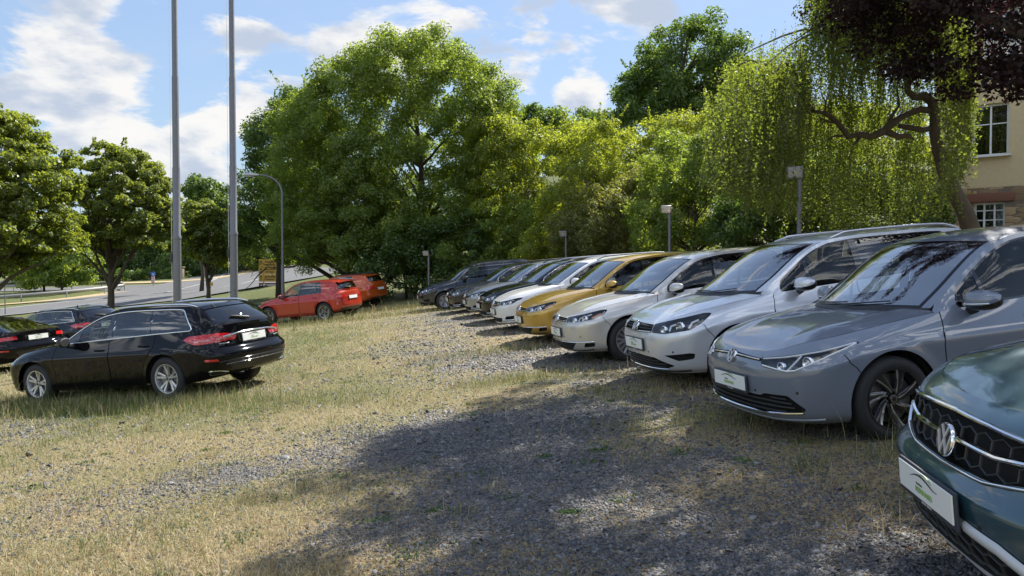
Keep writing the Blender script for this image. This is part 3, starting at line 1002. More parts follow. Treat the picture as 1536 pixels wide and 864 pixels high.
        for i in range(nu):
            i2 = (i + 1) % nu
            for j in range(nv_):
                q4 = (i * (nv_ + 1) + j, i * (nv_ + 1) + j + 1, i2 * (nv_ + 1) + j + 1, i2 * (nv_ + 1) + j)
                f.append(q4 if sg > 0 else q4[::-1])
                a = math.sin(2 * math.pi * (i + .5) / nu)
                back = math.cos(2 * math.pi * (i + .5) / nu) < -.55
                mi.append(2 if back else 1 if a < -.30 else 0)
        b = len(v)
        mo = obj('wing_mirror', v, f, [PM if not p.get('mirrormat') else p['mirrormat'], M['gloss'], M['black']], dobj[('front', sg)], True, None, mi)
        ab = MB(); ab.tube([(Lh - ms - .02, sg * (my - .17), mz - .085), (Lh - ms, sg * (my - .08), mz - .07), (Lh - ms, sg * (my - .01), mz - .04)], [.04, .03, .025], 8)
        ab.build('mirror_arm', M['black'], mo)
        if lod == 0:
            ib = MB(); ib.tube([(Lh - ms + .086, sg * (my - .09), mz - .022), (Lh - ms + .088, sg * my, mz - .020), (Lh - ms + .05, sg * (my + .10), mz - .016)], .005, 6)
            ib.build('indicator', M['drl'], mo)
    # ---------------- openings at the front
    def full(o): return o
    for c in p['cuts']:
        o = c['o']; cen_ = min(a for a, z in o) < 1e-6
        outs = [sym(o)] if cen_ else [o, [(-a, z) for a, z in o]]
        for oo in outs:
            g = map_patch(c.get('name', 'grille'), S.band, oo, [M[c.get('mat', 'dark')]], root, step=.03, off=-c.get('deep', .035), thick=-c.get('deep', .035), rim=True)
            if c.get('bars') and len(outs) == 1 or c.get('bars') and oo is o or c.get('bars'):
                bm_ = MB(); bm2 = MB()
                sgn = 1 if (len(outs) == 1 or oo is o) else -1
                for b in c['bars']:
                    pl = line_pts([(a * sgn, z) for a, z in b['l']], .03)
                    v, f = ribbon(S.band, pl, b.get('w', .012), b.get('off', -.012), b.get('h', .01)); (bm2 if b.get('chrome') else bm_).add(v, f)
                if bm_.v: bm_.build('grille_bar', M['black'], g)
                if bm2.v: bm2.build('chrome_bar', M['chrome'], g)
            if c.get('mesh'):      # honeycomb ribs
                dx, dz = c['mesh']; hm = MB(); P_ = np.array(oo); lo, hi = P_.min(0), P_.max(0)
                r0 = 0; z = lo[1]
                while z < hi[1] + dz:
                    a = lo[0] - dx + (dx / 2 if r0 % 2 else 0)
                    while a < hi[0] + dx:
                        for l in ([(a, z + dz * .33), (a, z - dz * .33)], [(a, z + dz * .33), (a + dx / 2, z + dz * .62)], [(a, z + dz * .33), (a - dx / 2, z + dz * .62)]):
                            pl = line_pts(l, .03)
                            if inside(P_, pl).all():
                                v, f = ribbon(S.band, pl, .009, -.016, .010); hm.add(v, f)
                        a += dx
                    z += dz * .95; r0 += 1
                if hm.v: hm.build('grille_mesh', pbr('grille_grey', (.03, .032, .034), .4), g)
    for t in p.get('trims', []):
        for sgn in ((1,) if t.get('one') else (1, -1)):
            v, f = ribbon(S.band, line_pts([(a * sgn, z) for a, z in t['l']], .025), t.get('w', .012), t.get('off', .001), t.get('h', .006))
            obj(t.get('name', 'trim_strip'), v, f, PM if t.get('mat') == 'paint' else M[t.get('mat', 'chrome')], root)
    if lod == 0:      # bumper-to-wing shut lines, parking sensors
        sn = []
        for l_ in p.get('shut', []):
            sn.append(S.az_from_sz(line_pts(l_, .02)))
        for q_ in sn:
            for sg in (1, -1):
                fn = lambda uv, off, sg=sg: (lambda a, b: (a * np.array([1, sg, 1]), b * np.array([1, sg, 1])))(*S.band(uv, off))
                v, f = ribbon(fn, q_, .007, .0015); obj('shut_line', v, f, M['dark'], root)
        for (a_, z_) in p.get('sensors', []):
            for sg in (1, -1):
                c_ = [(sg * a_ + .011 * math.cos(w_), z_ + .011 * math.sin(w_)) for w_ in np.linspace(0, 2 * math.pi, 13)[:-1]]
                map_patch('parking_sensor', S.band, c_, M['black'], root, step=.03, off=.002, thick=.003)
        rm = MB(); q_, _ = S.top([(tw1 - .035, 0)], -.10); rm.box(q_[0], (.03, .24, .065), Matrix.Rotation(R(12), 3, 'Z'), bev=.01); rm.tube([tuple(q_[0]), tuple(q_[0] + np.array([.04, 0, .09]))], .012, 6); rm.build('rear_view_mirror', M['dash'], root)
    for t in p.get('panels', []):
        o = t['o']; cen_ = min(abs(a) for a, z in o) < 1e-6
        for oo in ([sym(o)] if cen_ else [o, [(-a, z) for a, z in o]]):
            map_patch(t.get('name', 'trim_panel'), S.band, oo, PM if t.get('mat') == 'paint' else M[t.get('mat', 'black')], root, step=.03, off=t.get('off', .004), thick=.01)
    # ---------------- headlamps
    for l in p['lamps']:
        for sgn in (1, -1):
            oo = [(a * sgn, z) for a, z in l['o']]
            hl_ = map_patch('headlight', S.band, oo, M['housing'], root, step=.03, off=-.045, thick=-.045)
            for (a, z, r_) in [(a_, z_, k_ * 1.15) for a_, z_, k_ in l.get('bowls', [])]:
                q_, n_ = S.band([(a * sgn, z)], -.040)
                fw = (Vector(n_[0]) + Vector((1.2, 0, 0))).normalized()
                Mx = frame_mat(q_[0], Vector((0, 0, 1)).cross(fw), Vector((0, 0, 1)))
                v, f = lathe([(0, .004), (r_ * .35, .006), (r_ * .75, .018), (r_, .034), (r_ * 1.08, .034), (r_ * 1.08, .0)], 20)
                o_ = obj('reflector', xf(Mx, v), f, M['reflector'], hl_)
                v, f = lathe([(r_ * .44, .012), (r_ * .4, .022), (r_ * .2, .03), (0, .032)], 16); obj('projector', xf(Mx, v), f, M['gloss'] if False else M['drl'], hl_)
            for g in l.get('guides', []):
                v, f = ribbon(S.band, line_pts([(a * sgn, z) for a, z in g['l']], .02), g.get('w', .016), g.get('off', -.022), .012)
                obj('light_guide', v, f, M[g.get('mat', 'drl')], hl_)
            map_patch('lamp_cover', S.band, oo, M['lens'], hl_, step=.03, off=.002, thick=0, rim=False)
    # ---------------- badge and plate
    if 'badge' in p:
        zb_, rb, dk = p['badge']
        q_, n_ = S.band([(0, zb_)], p.get('badgeoff', .012)); n_ = Vector(n_[0]); n_.y = 0
        emblem(root, frame_mat(q_[0], (0, 1, 0), Vector((0, 0, 1))) @ Matrix.Rotation(-math.asin(max(-.6, min(.6, n_.normalized().z))) , 4, 'X'), rb, M, dark=dk)
    if 'plate' in p:
        zp = p['plate']
        q_, n_ = S.band([(0, zp)], p.get('plateoff', .016)); nn = Vector((n_[0][0], 0, n_[0][2])).normalized()
        number_plate(root, frame_mat(q_[0], (0, 1, 0), Vector((0, 0, 1))) , M, text=lod < 2)
    # ---------------- rear end
    def RF(uv, off=0.0):
        uv = np.asarray(uv, float).reshape(-1, 2)
        sg = np.where(uv[:, 0] < 0, -1.0, 1.0)
        az = np.stack([S.Amax - np.abs(uv[:, 0]), uv[:, 1]], 1)
        q_, n_ = S.band(az, off); q_[:, 1] *= sg; n_[:, 1] *= sg
        return q_, n_
    S.RF = RF
    for r_ in p.get('rear', []):
        k = r_['k']
        if k == 'panel':
            o = r_['o']; cen_ = min(abs(a) for a, z in o) < 1e-6
            for oo in ([sym(o)] if cen_ else [o, [(-a, z) for a, z in o]]):
                map_patch(r_['name'], RF, oo, PM if r_['mat'] == 'paint' else M[r_['mat']], root, step=.03, off=r_.get('off', .006), thick=r_.get('thick', .012))
        elif k == 'strip':
            for sgn in (1, -1):
                v, f = ribbon(RF, line_pts([(a * sgn, z) for a, z in r_['l']], .03), r_.get('w', .02), r_.get('off', .004), r_.get('h', .008))
                obj(r_['name'], v, f, M[r_['mat']], root)
        elif k == 'plate':
            q_, n_ = RF([(0, r_['z'])], r_.get('off', .012)); nn = Vector((n_[0][0], 0, n_[0][2])).normalized()
            up_ = Vector((0, 0, 1)) - nn * nn.z
            number_plate(root, frame_mat(q_[0], (0, -1, 0), up_), M, text=r_.get('text', True))
    # ---------------- roof rails, aerial, spoiler
    if 'rails' in p:
        t0, t1, mat = p['rails']
        for sg in (1, -1):
            tt_ = np.linspace(t0, t1, 22); h = np.clip(np.minimum(np.arange(22), np.arange(22)[::-1]) / 3.0, 0, 1)
            qq, nn = S.top(np.stack([tt_, np.full(22, sg * .93)], 1)); qq[:, 2] += .008 + S.p.get('railh', .035) * h
            rb = MB(); rb.tube([tuple(x_) for x_ in qq], [.012 + .006 * x_ for x_ in h], 8)
            rb.build('roof_rail', M[mat], root)
    if p.get('fin'):
        q_, _ = S.top([(p['fin'], 0)])
        fb = MB(); fb.add([tuple(q_[0] + np.array(d)) for d in ((.09, 0, .0), (-.07, .022, 0), (-.07, -.022, 0), (-.075, .004, .065), (-.075, -.004, .065), (-.03, 0, .05))],
                          [(0, 1, 3, 5), (0, 5, 4, 2), (1, 2, 4, 3), (3, 4, 5)])
        fb.build('roof_aerial', M['gloss'], root, sharp=60)
    if 'spoiler' in p:
        t0, d, mat = p['spoiler']
        vv_ = np.linspace(-.93, .93, 15)
        qa, _ = S.top(np.stack([np.full(15, t0 - .03), vv_], 1), .006); qb, _ = S.top(np.stack([np.full(15, t0), vv_], 1), .012)
        qb = qb + np.array([-d, 0, -.02])
        v = np.vstack([qa, qb, qb + np.array([.01, 0, -.025]), qa + np.array([-.03, 0, -.05])])
        f = [(i + 15 * k, i + 1 + 15 * k, i + 16 + 15 * k, i + 15 + 15 * k) for k in range(3) for i in range(14)]
        obj('spoiler', v, f, PM if mat == 'paint' else M[mat], root, True, 40)
    if 'rwiper' in p:
        (t0, v0), (t1, v1) = p['rwiper']
        v, f = ribbon(S.top, line_pts([(t0, v0), (t1, v1)], .05), np.linspace(.06, .02, len(line_pts([(t0, v0), (t1, v1)], .05))), .012, .03); obj('rear_wiper', v, f, M['black'], root)
    return root, S

def ground_frame(x, y, heading, normal, z):
    n = Vector(normal).normalized(); f = Vector((math.cos(heading), math.sin(heading), 0)); f = (f - n * f.dot(n)).normalized()
    l = n.cross(f)
    M_ = Matrix((f, l, n)).transposed().to_4x4(); M_.translation = Vector((x, y, z))
    return M_
# ------------------------------------------------------------------ car specifications
import copy
def hatch_spec():
    belt = [(0.0, .715), (.085, .715), (.30, .785), (.6, .838), (1.0, .890), (1.4, .925), (2.0, .952), (3.0, .985), (3.8, 1.01), (4.26, 1.015)]
    return dict(L=4.26, fo=.86, wb=2.63, r=.318, tw=.21, rr=.218, rim='five_double', ref=3, soft=1.3, flare=.012,
        W=[.80, .860, .876, .886, .896, .880, .868, [(0, .76), (.6, .765), (1.0, .785), (1.45, .80), (2.3, .815), (3.2, .80), (4.26, .70)]],
        sf=[.12, .045, .008, .0, .010, .03, .045, .085], zf=[.19, .25, .40, .53, .60, .66, .685, .715],
        zs=[.20, .27, .44, .60, .735, .762, .80, belt],
        sr=[.18, .06, .0, .02, .04, .06, .07, .10], zr=[.30, .37, .48, .62, .78, .86, .92, 1.0],
        Df=[.62, .64, .64, .64, .66, .70, .72, .80], Dr=.5, nf=2.75, nr=3.0,
        top=[(0, 1.30, .735, .925, 1.02, .945), (.1, 1.50, .715, 1.05, 1.24, 1.075), (.3, 2.05, .640, 1.365, 1.86, 1.405), (.36, 2.22, .622, 1.41, 2.04, 1.442), (.5, 2.65, .608, 1.44, 2.55, 1.478),
             (.65, 3.25, .600, 1.43, 3.25, 1.468), (.78, 3.78, .585, 1.38, 3.85, 1.415), (.83, 3.90, .590, 1.33, 4.00, 1.375), (1.0, 4.14, .68, 1.015, 4.18, 1.0)],
        tscr=(.02, .305, .84, .975), doors=[('front', [(1.34, .30), (2.36, .30), (2.36, None), (1.36, None), (1.30, .72)]), ('rear', [(2.372, .30), (3.02, .30), (3.16, .62), (3.34, .80), (3.36, None), (2.372, None)])],
        handles=[(2.18, .825), (3.12, .845)],
        wins=[(1.52, 1.56, 1.74, 1.74, 'gf', .02), (1.775, 1.775, 2.31, 2.33, 'gf'), (2.41, 2.42, 3.16, 3.12, 'tr'), (3.20, 3.16, 3.52, 3.36, 't')],
        mirror=(1.60, .99, .965), crown=.045, crease=(.52, .022, .075), hlen=.55,
        cuts=[dict(o=[(0, .635), (.405, .642), (.405, .695), (0, .702)], bars=[dict(l=[(-.39, .655), (0, .652), (.39, .655)], w=.014, chrome=True, off=-.004), dict(l=[(-.39, .677), (.39, .677)], w=.012, off=-.008)], name='grille', deep=.03),
              dict(o=rpoly([(0, .225), (.50, .235), (.64, .335), (0, .335)], .03), bars=[dict(l=[(-.56, .258), (.56, .258)]), dict(l=[(-.6, .284), (.6, .284)]), dict(l=[(-.63, .310), (.63, .310)])], name='lower_grille', deep=.05),
              dict(o=rpoly([(.76, .270), (.93, .280), (.95, .335), (.80, .335)], .02), name='fog_lamp_recess', deep=.04)],
        trims=[dict(l=[(0, .343), (.60, .345), (.94, .352)], w=.018, h=.012, mat='chrome', one=0), dict(l=[(0, .205), (.5, .212), (.9, .235)], w=.024, h=.008, mat='black')],
        lamps=[dict(o=rpoly([(.415, .632), (.62, .628), (.92, .660), (1.05, .735), (1.07, .790), (.98, .793), (.76, .748), (.52, .718), (.415, .706)], .03),
                    bowls=[(.60, .678, .036), (.78, .700, .042)], guides=[dict(l=[(.44, .644), (.62, .640), (.90, .672), (1.00, .735), (1.03, .775)], w=.014), dict(l=[(.685, .655), (.69, .70), (.86, .752)], w=.018), dict(l=[(.88, .70), (.98, .755)], w=.03, mat='orange')])],
        badge=(.665, .064, True), plate=.475, lod=0, shut=[[(.475, .70), (.50, .64), (.545, .60), (.575, .555)]], sensors=[(.34, .415), (.74, .43)],
        rear=[dict(k='panel', name='tail_light', mat='red', o=rpoly([(.50, .76), (.80, .74), (1.02, .80), (1.05, .88), (.80, .90), (.50, .88)], .03)), dict(k='plate', z=.70)])

def derive(p, L=None, fo=None, wb=None, kz=1.0, dz=0.0, kw=1.0, zf=None, **kv):
    """stretch a specification to another length, overhang, wheelbase, height and width"""
    p = copy.deepcopy(p)
    L = L or p['L']; fo = fo or p['fo']; wb = wb or p['wb']
    xs, ys = [0, p['fo'], p['fo'] + p['wb'], p['L']], [0, fo, fo + wb, L]
    m = lambda s: float(np.interp(s, xs, ys)); Z = lambda z: z * kz + dz
    p['W'] = [[(m(a), b * kw) for a, b in w] if isinstance(w, list) else w * kw for w in p['W']]
    p['zs'] = [[(m(a), Z(b)) for a, b in w] if isinstance(w, list) else Z(w) for w in p['zs']]
    p['zf'] = [Z(z) for z in p['zf']]; p['zr'] = [Z(z) for z in p['zr']]
    p['top'] = [(t, m(a), b * kw, Z(c), m(d), Z(e)) for t, a, b, c, d, e in p['top']]
    p['doors'] = [(n, [(m(a), None if b is None else Z(b)) for a, b in q]) for n, q in p['doors']]
    p['handles'] = [(m(a), Z(b)) for a, b in p['handles']]
    p['wins'] = [(m(w[0]), m(w[1]), m(w[2]), m(w[3]), *w[4:]) for w in p['wins']]
    p['mirror'] = (m(p['mirror'][0]), Z(p['mirror'][1]), p['mirror'][2] * kw)
    if 'seats' in p: p['seats'] = [(m(a), b) for a, b in p['seats']]
    else: p['seats'] = [(m(2.30), .37), (m(3.15), .37)]
    o_ = lambda o: [(a * kw, Z(z)) for a, z in o]
    for c in p['cuts'] + p['lamps']:
        c['o'] = o_(c['o'])
        for k in ('bars', 'guides'):
            for b in c.get(k, []): b['l'] = o_(b['l'])
        if 'bowls' in c: c['bowls'] = [(a * kw, Z(z), r_) for a, z, r_ in c['bowls']]
    for t in p.get('trims', []): t['l'] = o_(t['l'])
    for t in p.get('rear', []):
        if 'o' in t: t['o'] = o_(t['o'])
        if 'l' in t: t['l'] = o_(t['l'])
        if 'z' in t: t['z'] = Z(t['z'])
    p['shut'] = [[(m(a), Z(b)) for a, b in l] for l in p.get('shut', [])]; p['sensors'] = [(a * kw, Z(b)) for a, b in p.get('sensors', [])]
    p['badge'] = (Z(p['badge'][0]), *p['badge'][1:]); p['plate'] = Z(p['plate'])
    p['track'] = p.get('track', .775) * kw
    p.update(L=L, fo=fo, wb=wb); p.update(kv)
    return p

def fastback_hatch_spec():      # the newer grey hatchback: slim lamps joined by a thin slot, big black mouth
    p = hatch_spec()
    p['top'] = [(t, a, b, c + .035 * float(sstep(0, .3, t)) * (t < .99), d, e + .035 * float(sstep(0, .3, t)) * (t < .99)) for t, a, b, c, d, e in p['top']]
    p.update(rim='turbine', r=.322, rr=.232, zf=[.17, .23, .38, .52, .60, .65, .675, .705], sf=[.12, .045, .01, .0, .008, .03, .042, .09])
    p['cuts'] = [dict(o=[(0, .662), (.40, .650), (.40, .672), (0, .694)], bars=[dict(l=[(-.39, .662), (0, .678), (.39, .662)], w=.016, chrome=True, off=.0)], name='grille', deep=.02),
                 dict(o=rpoly([(0, .225), (.45, .230), (.74, .268), (.79, .300), (.66, .405), (.44, .405), (.40, .385), (0, .385)], .02), name='lower_grille', deep=.05,
                      bars=[dict(l=[(-.62, .272), (.62, .272)], w=.016), dict(l=[(-.70, .305), (-.45, .312), (.45, .312), (.70, .305)], w=.016), dict(l=[(-.68, .338), (-.45, .352), (.45, .352), (.68, .338)], w=.016), dict(l=[(-.64, .372), (-.50, .378)], w=.014), dict(l=[(.50, .378), (.64, .372)], w=.014),
                            dict(l=[(-.76, .277), (-.5, .252), (0, .243), (.5, .252), (.76, .277)], w=.020, chrome=True, off=.004, h=.012)])]
    p['trims'] = [dict(l=[(0, .195), (.5, .20), (.9, .225)], w=.018, h=.012, mat='paint', name='bumper_lip')]
    p['lamps'] = [dict(o=rpoly([(.40, .645), (.44, .612), (.66, .585), (.72, .590), (.96, .705), (1.12, .772), (1.115, .783), (.90, .742), (.62, .700), (.40, .678)], .012),
                       bowls=[(.60, .640, .030), (.80, .675, .036)],
                       guides=[dict(l=[(.43, .625), (.66, .594), (.72, .600), (.95, .710), (1.10, .774)], w=.014, off=-.006), dict(l=[(.42, .672), (.62, .692), (.88, .733), (1.09, .778)], w=.010, off=-.006), dict(l=[(.66, .60), (.74, .71)], w=.014, off=-.015)])]
    p['badge'] = (.655, .060, True); p['plate'] = .455; p['plateoff'] = .02
    return p

def tall_hatch_spec():          # the silver compact people carrier with roof rails
    p = derive(hatch_spec(), L=4.36, fo=.86, wb=2.68, kz=1.06, kw=1.008)
    p['top'] = [(0, 1.22, .74, .985, .90, .985), (.1, 1.46, .715, 1.125, 1.14, 1.125), (.3, 2.06, .650, 1.475, 1.86, 1.50), (.36, 2.25, .635, 1.515, 2.08, 1.54), (.5, 2.70, .622, 1.535, 2.60, 1.575),
                (.65, 3.35, .615, 1.53, 3.35, 1.57), (.78, 3.95, .600, 1.49, 4.00, 1.53), (.83, 4.06, .605, 1.44, 4.14, 1.49), (1.0, 4.25, .69, 1.075, 4.28, 1.06)]
    p['wins'] = [(1.46, 1.50, 1.80, 1.80, 'gf', .02), (1.84, 1.84, 2.42, 2.44, 'gf'), (2.52, 2.53, 3.30, 3.28, 'tr'), (3.36, 3.34, 3.86, 3.72, 't')]
    p['mirror'] = (1.66, 1.06, .975)
    Z = 1.06
    p['cuts'][0] = dict(o=[(0, .652), (.42, .662), (.42, .748), (0, .756)], name='grille', deep=.035, bars=[dict(l=[(-.41, .672), (0, .664), (.41, .672)], w=.016, chrome=True, off=-.002), dict(l=[(-.41, .705), (.41, .705)], w=.020), dict(l=[(-.41, .733), (.41, .733)], w=.016)])
    p['cuts'][1] = dict(o=rpoly([(0, .235), (.56, .245), (.74, .300), (.44, .385), (0, .395)], .03), name='lower_grille', deep=.05, bars=[dict(l=[(-.6, .270), (.6, .270)], w=.018), dict(l=[(-.62, .305), (.62, .305)], w=.018), dict(l=[(-.5, .338), (.5, .338)], w=.018), dict(l=[(-.4, .368), (.4, .368)], w=.016), dict(l=[(-.64, .258), (0, .245), (.64, .258)], w=.010, chrome=True, off=.0)])
    p['cuts'][2] = dict(o=rpoly([(.62, .415), (.80, .355), (.97, .375), (.99, .43), (.93, .44)], .02), name='fog_lamp_recess', deep=.04)
    p['trims'] = [dict(l=[(0, .215), (.5, .222), (.9, .245)], w=.03, h=.012, mat='black')]
    p['lamps'] = [dict(o=rpoly([(.425, .662), (.64, .655), (.93, .690), (1.03, .760), (1.10, .850), (1.02, .855), (.78, .812), (.54, .768), (.425, .750)], .03),
                       bowls=[(.60, .715, .038), (.80, .745, .046)], guides=[dict(l=[(.46, .676), (.64, .668), (.90, .700), (1.00, .765)], w=.010, mat='housing'), dict(l=[(.68, .69), (.68, .745), (.74, .765)], w=.022), dict(l=[(.90, .715), (.91, .775), (.97, .80)], w=.024)])]
    p.update(badge=(.715, .066, True), plate=.515, rails=(.37, .80, 'satin'), gap=.06, r=.325, crown=.05)
    return p

def estate_front(p):
    """wide chrome-barred grille joined to slim lamps"""
    bars = [dict(l=[(-.50, z), (.50, z)], w=.018, chrome=True, off=-.004) for z in (.600, .637, .674)]
    p['cuts'][0] = dict(o=rpoly([(0, .578), (.40, .582), (.54, .64), (.50, .705), (0, .712)], .02), name='grille', deep=.04, bars=bars + [dict(l=[(-.50, .702), (0, .706), (.50, .702)], w=.016, chrome=True, off=.002)])
    p['cuts'][1] = dict(o=rpoly([(0, .24), (.52, .245), (.60, .34), (0, .345)], .03), name='lower_grille', deep=.05, bars=[dict(l=[(-.55, .28), (.55, .28)]), dict(l=[(-.57, .31), (.57, .31)])])
    p['cuts'][2] = dict(o=rpoly([(.68, .30), (.92, .30), (.96, .385), (.74, .375)], .02), name='fog_lamp_recess', deep=.04)
    p['trims'] = [dict(l=[(.62, .295), (.80, .292), (.95, .30)], w=.022, h=.012, mat='chrome'), dict(l=[(0, .222), (.5, .226), (.9, .245)], w=.022, h=.01, mat='chrome')]
    p['lamps'] = [dict(o=rpoly([(.55, .625), (.66, .612), (.90, .640), (1.05, .72), (1.10, .765), (.98, .765), (.76, .730), (.52, .705)], .02),
                       bowls=[(.66, .665, .034), (.83, .69, .036)], guides=[dict(l=[(.57, .632), (.68, .624), (.90, .652), (1.02, .718)], w=.014), dict(l=[(.73, .64), (.74, .70), (.90, .735)], w=.014)])]
    p['badge'] = (.655, .070, True); p['plate'] = .475
    return p

def saloon_estate_spec():       # big estate seen from its front in the row
    p = estate_front(derive(hatch_spec(), L=4.76, fo=.90, wb=2.79, kz=1.0, kw=1.02))
    p['top'] = [(0, 1.42, .745, .925, 1.12, .945), (.1, 1.64, .725, 1.05, 1.36, 1.07), (.3, 2.25, .640, 1.355, 2.05, 1.395), (.36, 2.42, .622, 1.395, 2.24, 1.43), (.5, 2.85, .608, 1.425, 2.80, 1.465),
                (.65, 3.60, .600, 1.405, 3.60, 1.45), (.78, 4.25, .585, 1.345, 4.30, 1.385), (.83, 4.37, .590, 1.29, 4.46, 1.34), (1.0, 4.62, .70, 1.015, 4.66, 1.0)]
    p['wins'] = [(1.66, 1.70, 1.90, 1.90, 'gf', .02), (1.935, 1.935, 2.52, 2.54, 'gf'), (2.62, 2.63, 3.45, 3.42, 'tr'), (3.50, 3.47, 4.20, 3.95, 't')]
    p['mirror'] = (1.76, .99, .98); p['doors'][0][1][0] = (1.44, .30); p['doors'][0][1][4] = (1.40, .72)
    p.update(chrometrim=True, rim='five_double', lod=1, rails=(.37, .80, 'satin'))
    return p

def suv_front_spec():           # the teal SUV whose nose fills the lower right corner
    p = derive(hatch_spec(), L=4.50, fo=.90, wb=2.68, kz=1.14, dz=.03, kw=1.025)
    p['zf'] = [.25, .31, .48, .575, .655, .80, .86, .905]; p['sf'] = [.15, .06, .012, .0, .062, .10, .125, .19]; p['soft'] = 1.0
    belt = [(0, .905), (.15, .905), (.40, .955), (.7, .985), (1.1, 1.015), (1.5, 1.05), (2.1, 1.08), (3.1, 1.11), (4.5, 1.15)]
    p['zs'][7] = belt
    p['W'][7] = [(0, .79), (.6, .80), (1.0, .815), (1.5, .825), (2.4, .835), (3.3, .82), (4.5, .72)]
    p['top'] = [(0, 1.38, .75, 1.045, 1.10, 1.06), (.1, 1.58, .73, 1.17, 1.32, 1.19), (.3, 2.12, .66, 1.50, 1.95, 1.54), (.36, 2.30, .645, 1.55, 2.15, 1.585), (.5, 2.75, .635, 1.58, 2.65, 1.62),
                (.65, 3.40, .625, 1.57, 3.40, 1.61), (.78, 4.0, .61, 1.53, 4.05, 1.57), (.83, 4.12, .615, 1.48, 4.20, 1.53), (1.0, 4.36, .71, 1.15, 4.40, 1.14)]
    hexb = []
    p['cuts'] = [dict(o=rpoly([(0, .655), (.32, .662), (.53, .70), (.56, .762), (.53, .825), (0, .856)], .02), name='grille', deep=.05, mesh=(.105, .066),
                      bars=[dict(l=[(.085, .757), (.34, .752), (.555, .772)], w=.024, chrome=True, off=.002, h=.012), dict(l=[(-.085, .757), (-.34, .752), (-.555, .772)], w=.024, chrome=True, off=.002, h=.012),
                            dict(l=[(-.52, .832), (-.26, .849), (0, .855), (.26, .849), (.52, .832)], w=.022, chrome=True, off=.004, h=.012)]),
                 dict(o=rpoly([(0, .30), (.50, .315), (.66, .375), (.56, .45), (0, .455)], .03), name='lower_grille', deep=.06, mesh=(.10, .062))]
    p['lamps'] = [dict(o=rpoly([(.575, .775), (.62, .728), (.84, .74), (1.04, .80), (1.16, .895), (1.04, .892), (.78, .858), (.56, .835)], .015), bowls=[(.70, .79, .034), (.87, .815, .038)],
                       guides=[dict(l=[(.60, .762), (.65, .738), (.84, .750), (1.02, .808)], w=.014), dict(l=[(.58, .82), (.78, .845), (1.0, .875)], w=.012)])]
    p['trims'] = [dict(l=[(0, .645), (.30, .651), (.52, .688), (.60, .745)], w=.016, h=.012, mat='chrome'),
                  dict(l=[(.26, .475), (.44, .455), (.60, .40), (.72, .33)], w=.050, h=.016, mat='skid', name='skid_plate', off=.004),
                  dict(l=[(0, .262), (.5, .275), (.9, .31)], w=.055, h=.020, mat='skid', name='skid_plate', off=.002)]
    p['badge'] = (.735, .070, True); p['badgeoff'] = .014; p['plate'] = .535; p['plateoff'] = .025
    p.update(r=.345, gap=.065, lod=0, crown=.045, crease=(.46, .022, .09), mirror=(1.70, 1.16, 1.0), wins=[(1.60, 1.64, 1.84, 1.84, 'gf', .02), (1.88, 1.88, 2.44, 2.46, 'gf'), (2.54, 2.55, 3.35, 3.32, 'tr'), (3.41, 3.38, 3.86, 3.70, 't')], track=.80)
    return p

def van_spec():
    p = derive(tall_hatch_spec(), L=4.52, fo=.90, wb=2.79, kz=1.035, kw=1.01)
    p.update(lod=1, rails=None); del p['rails']
    return p

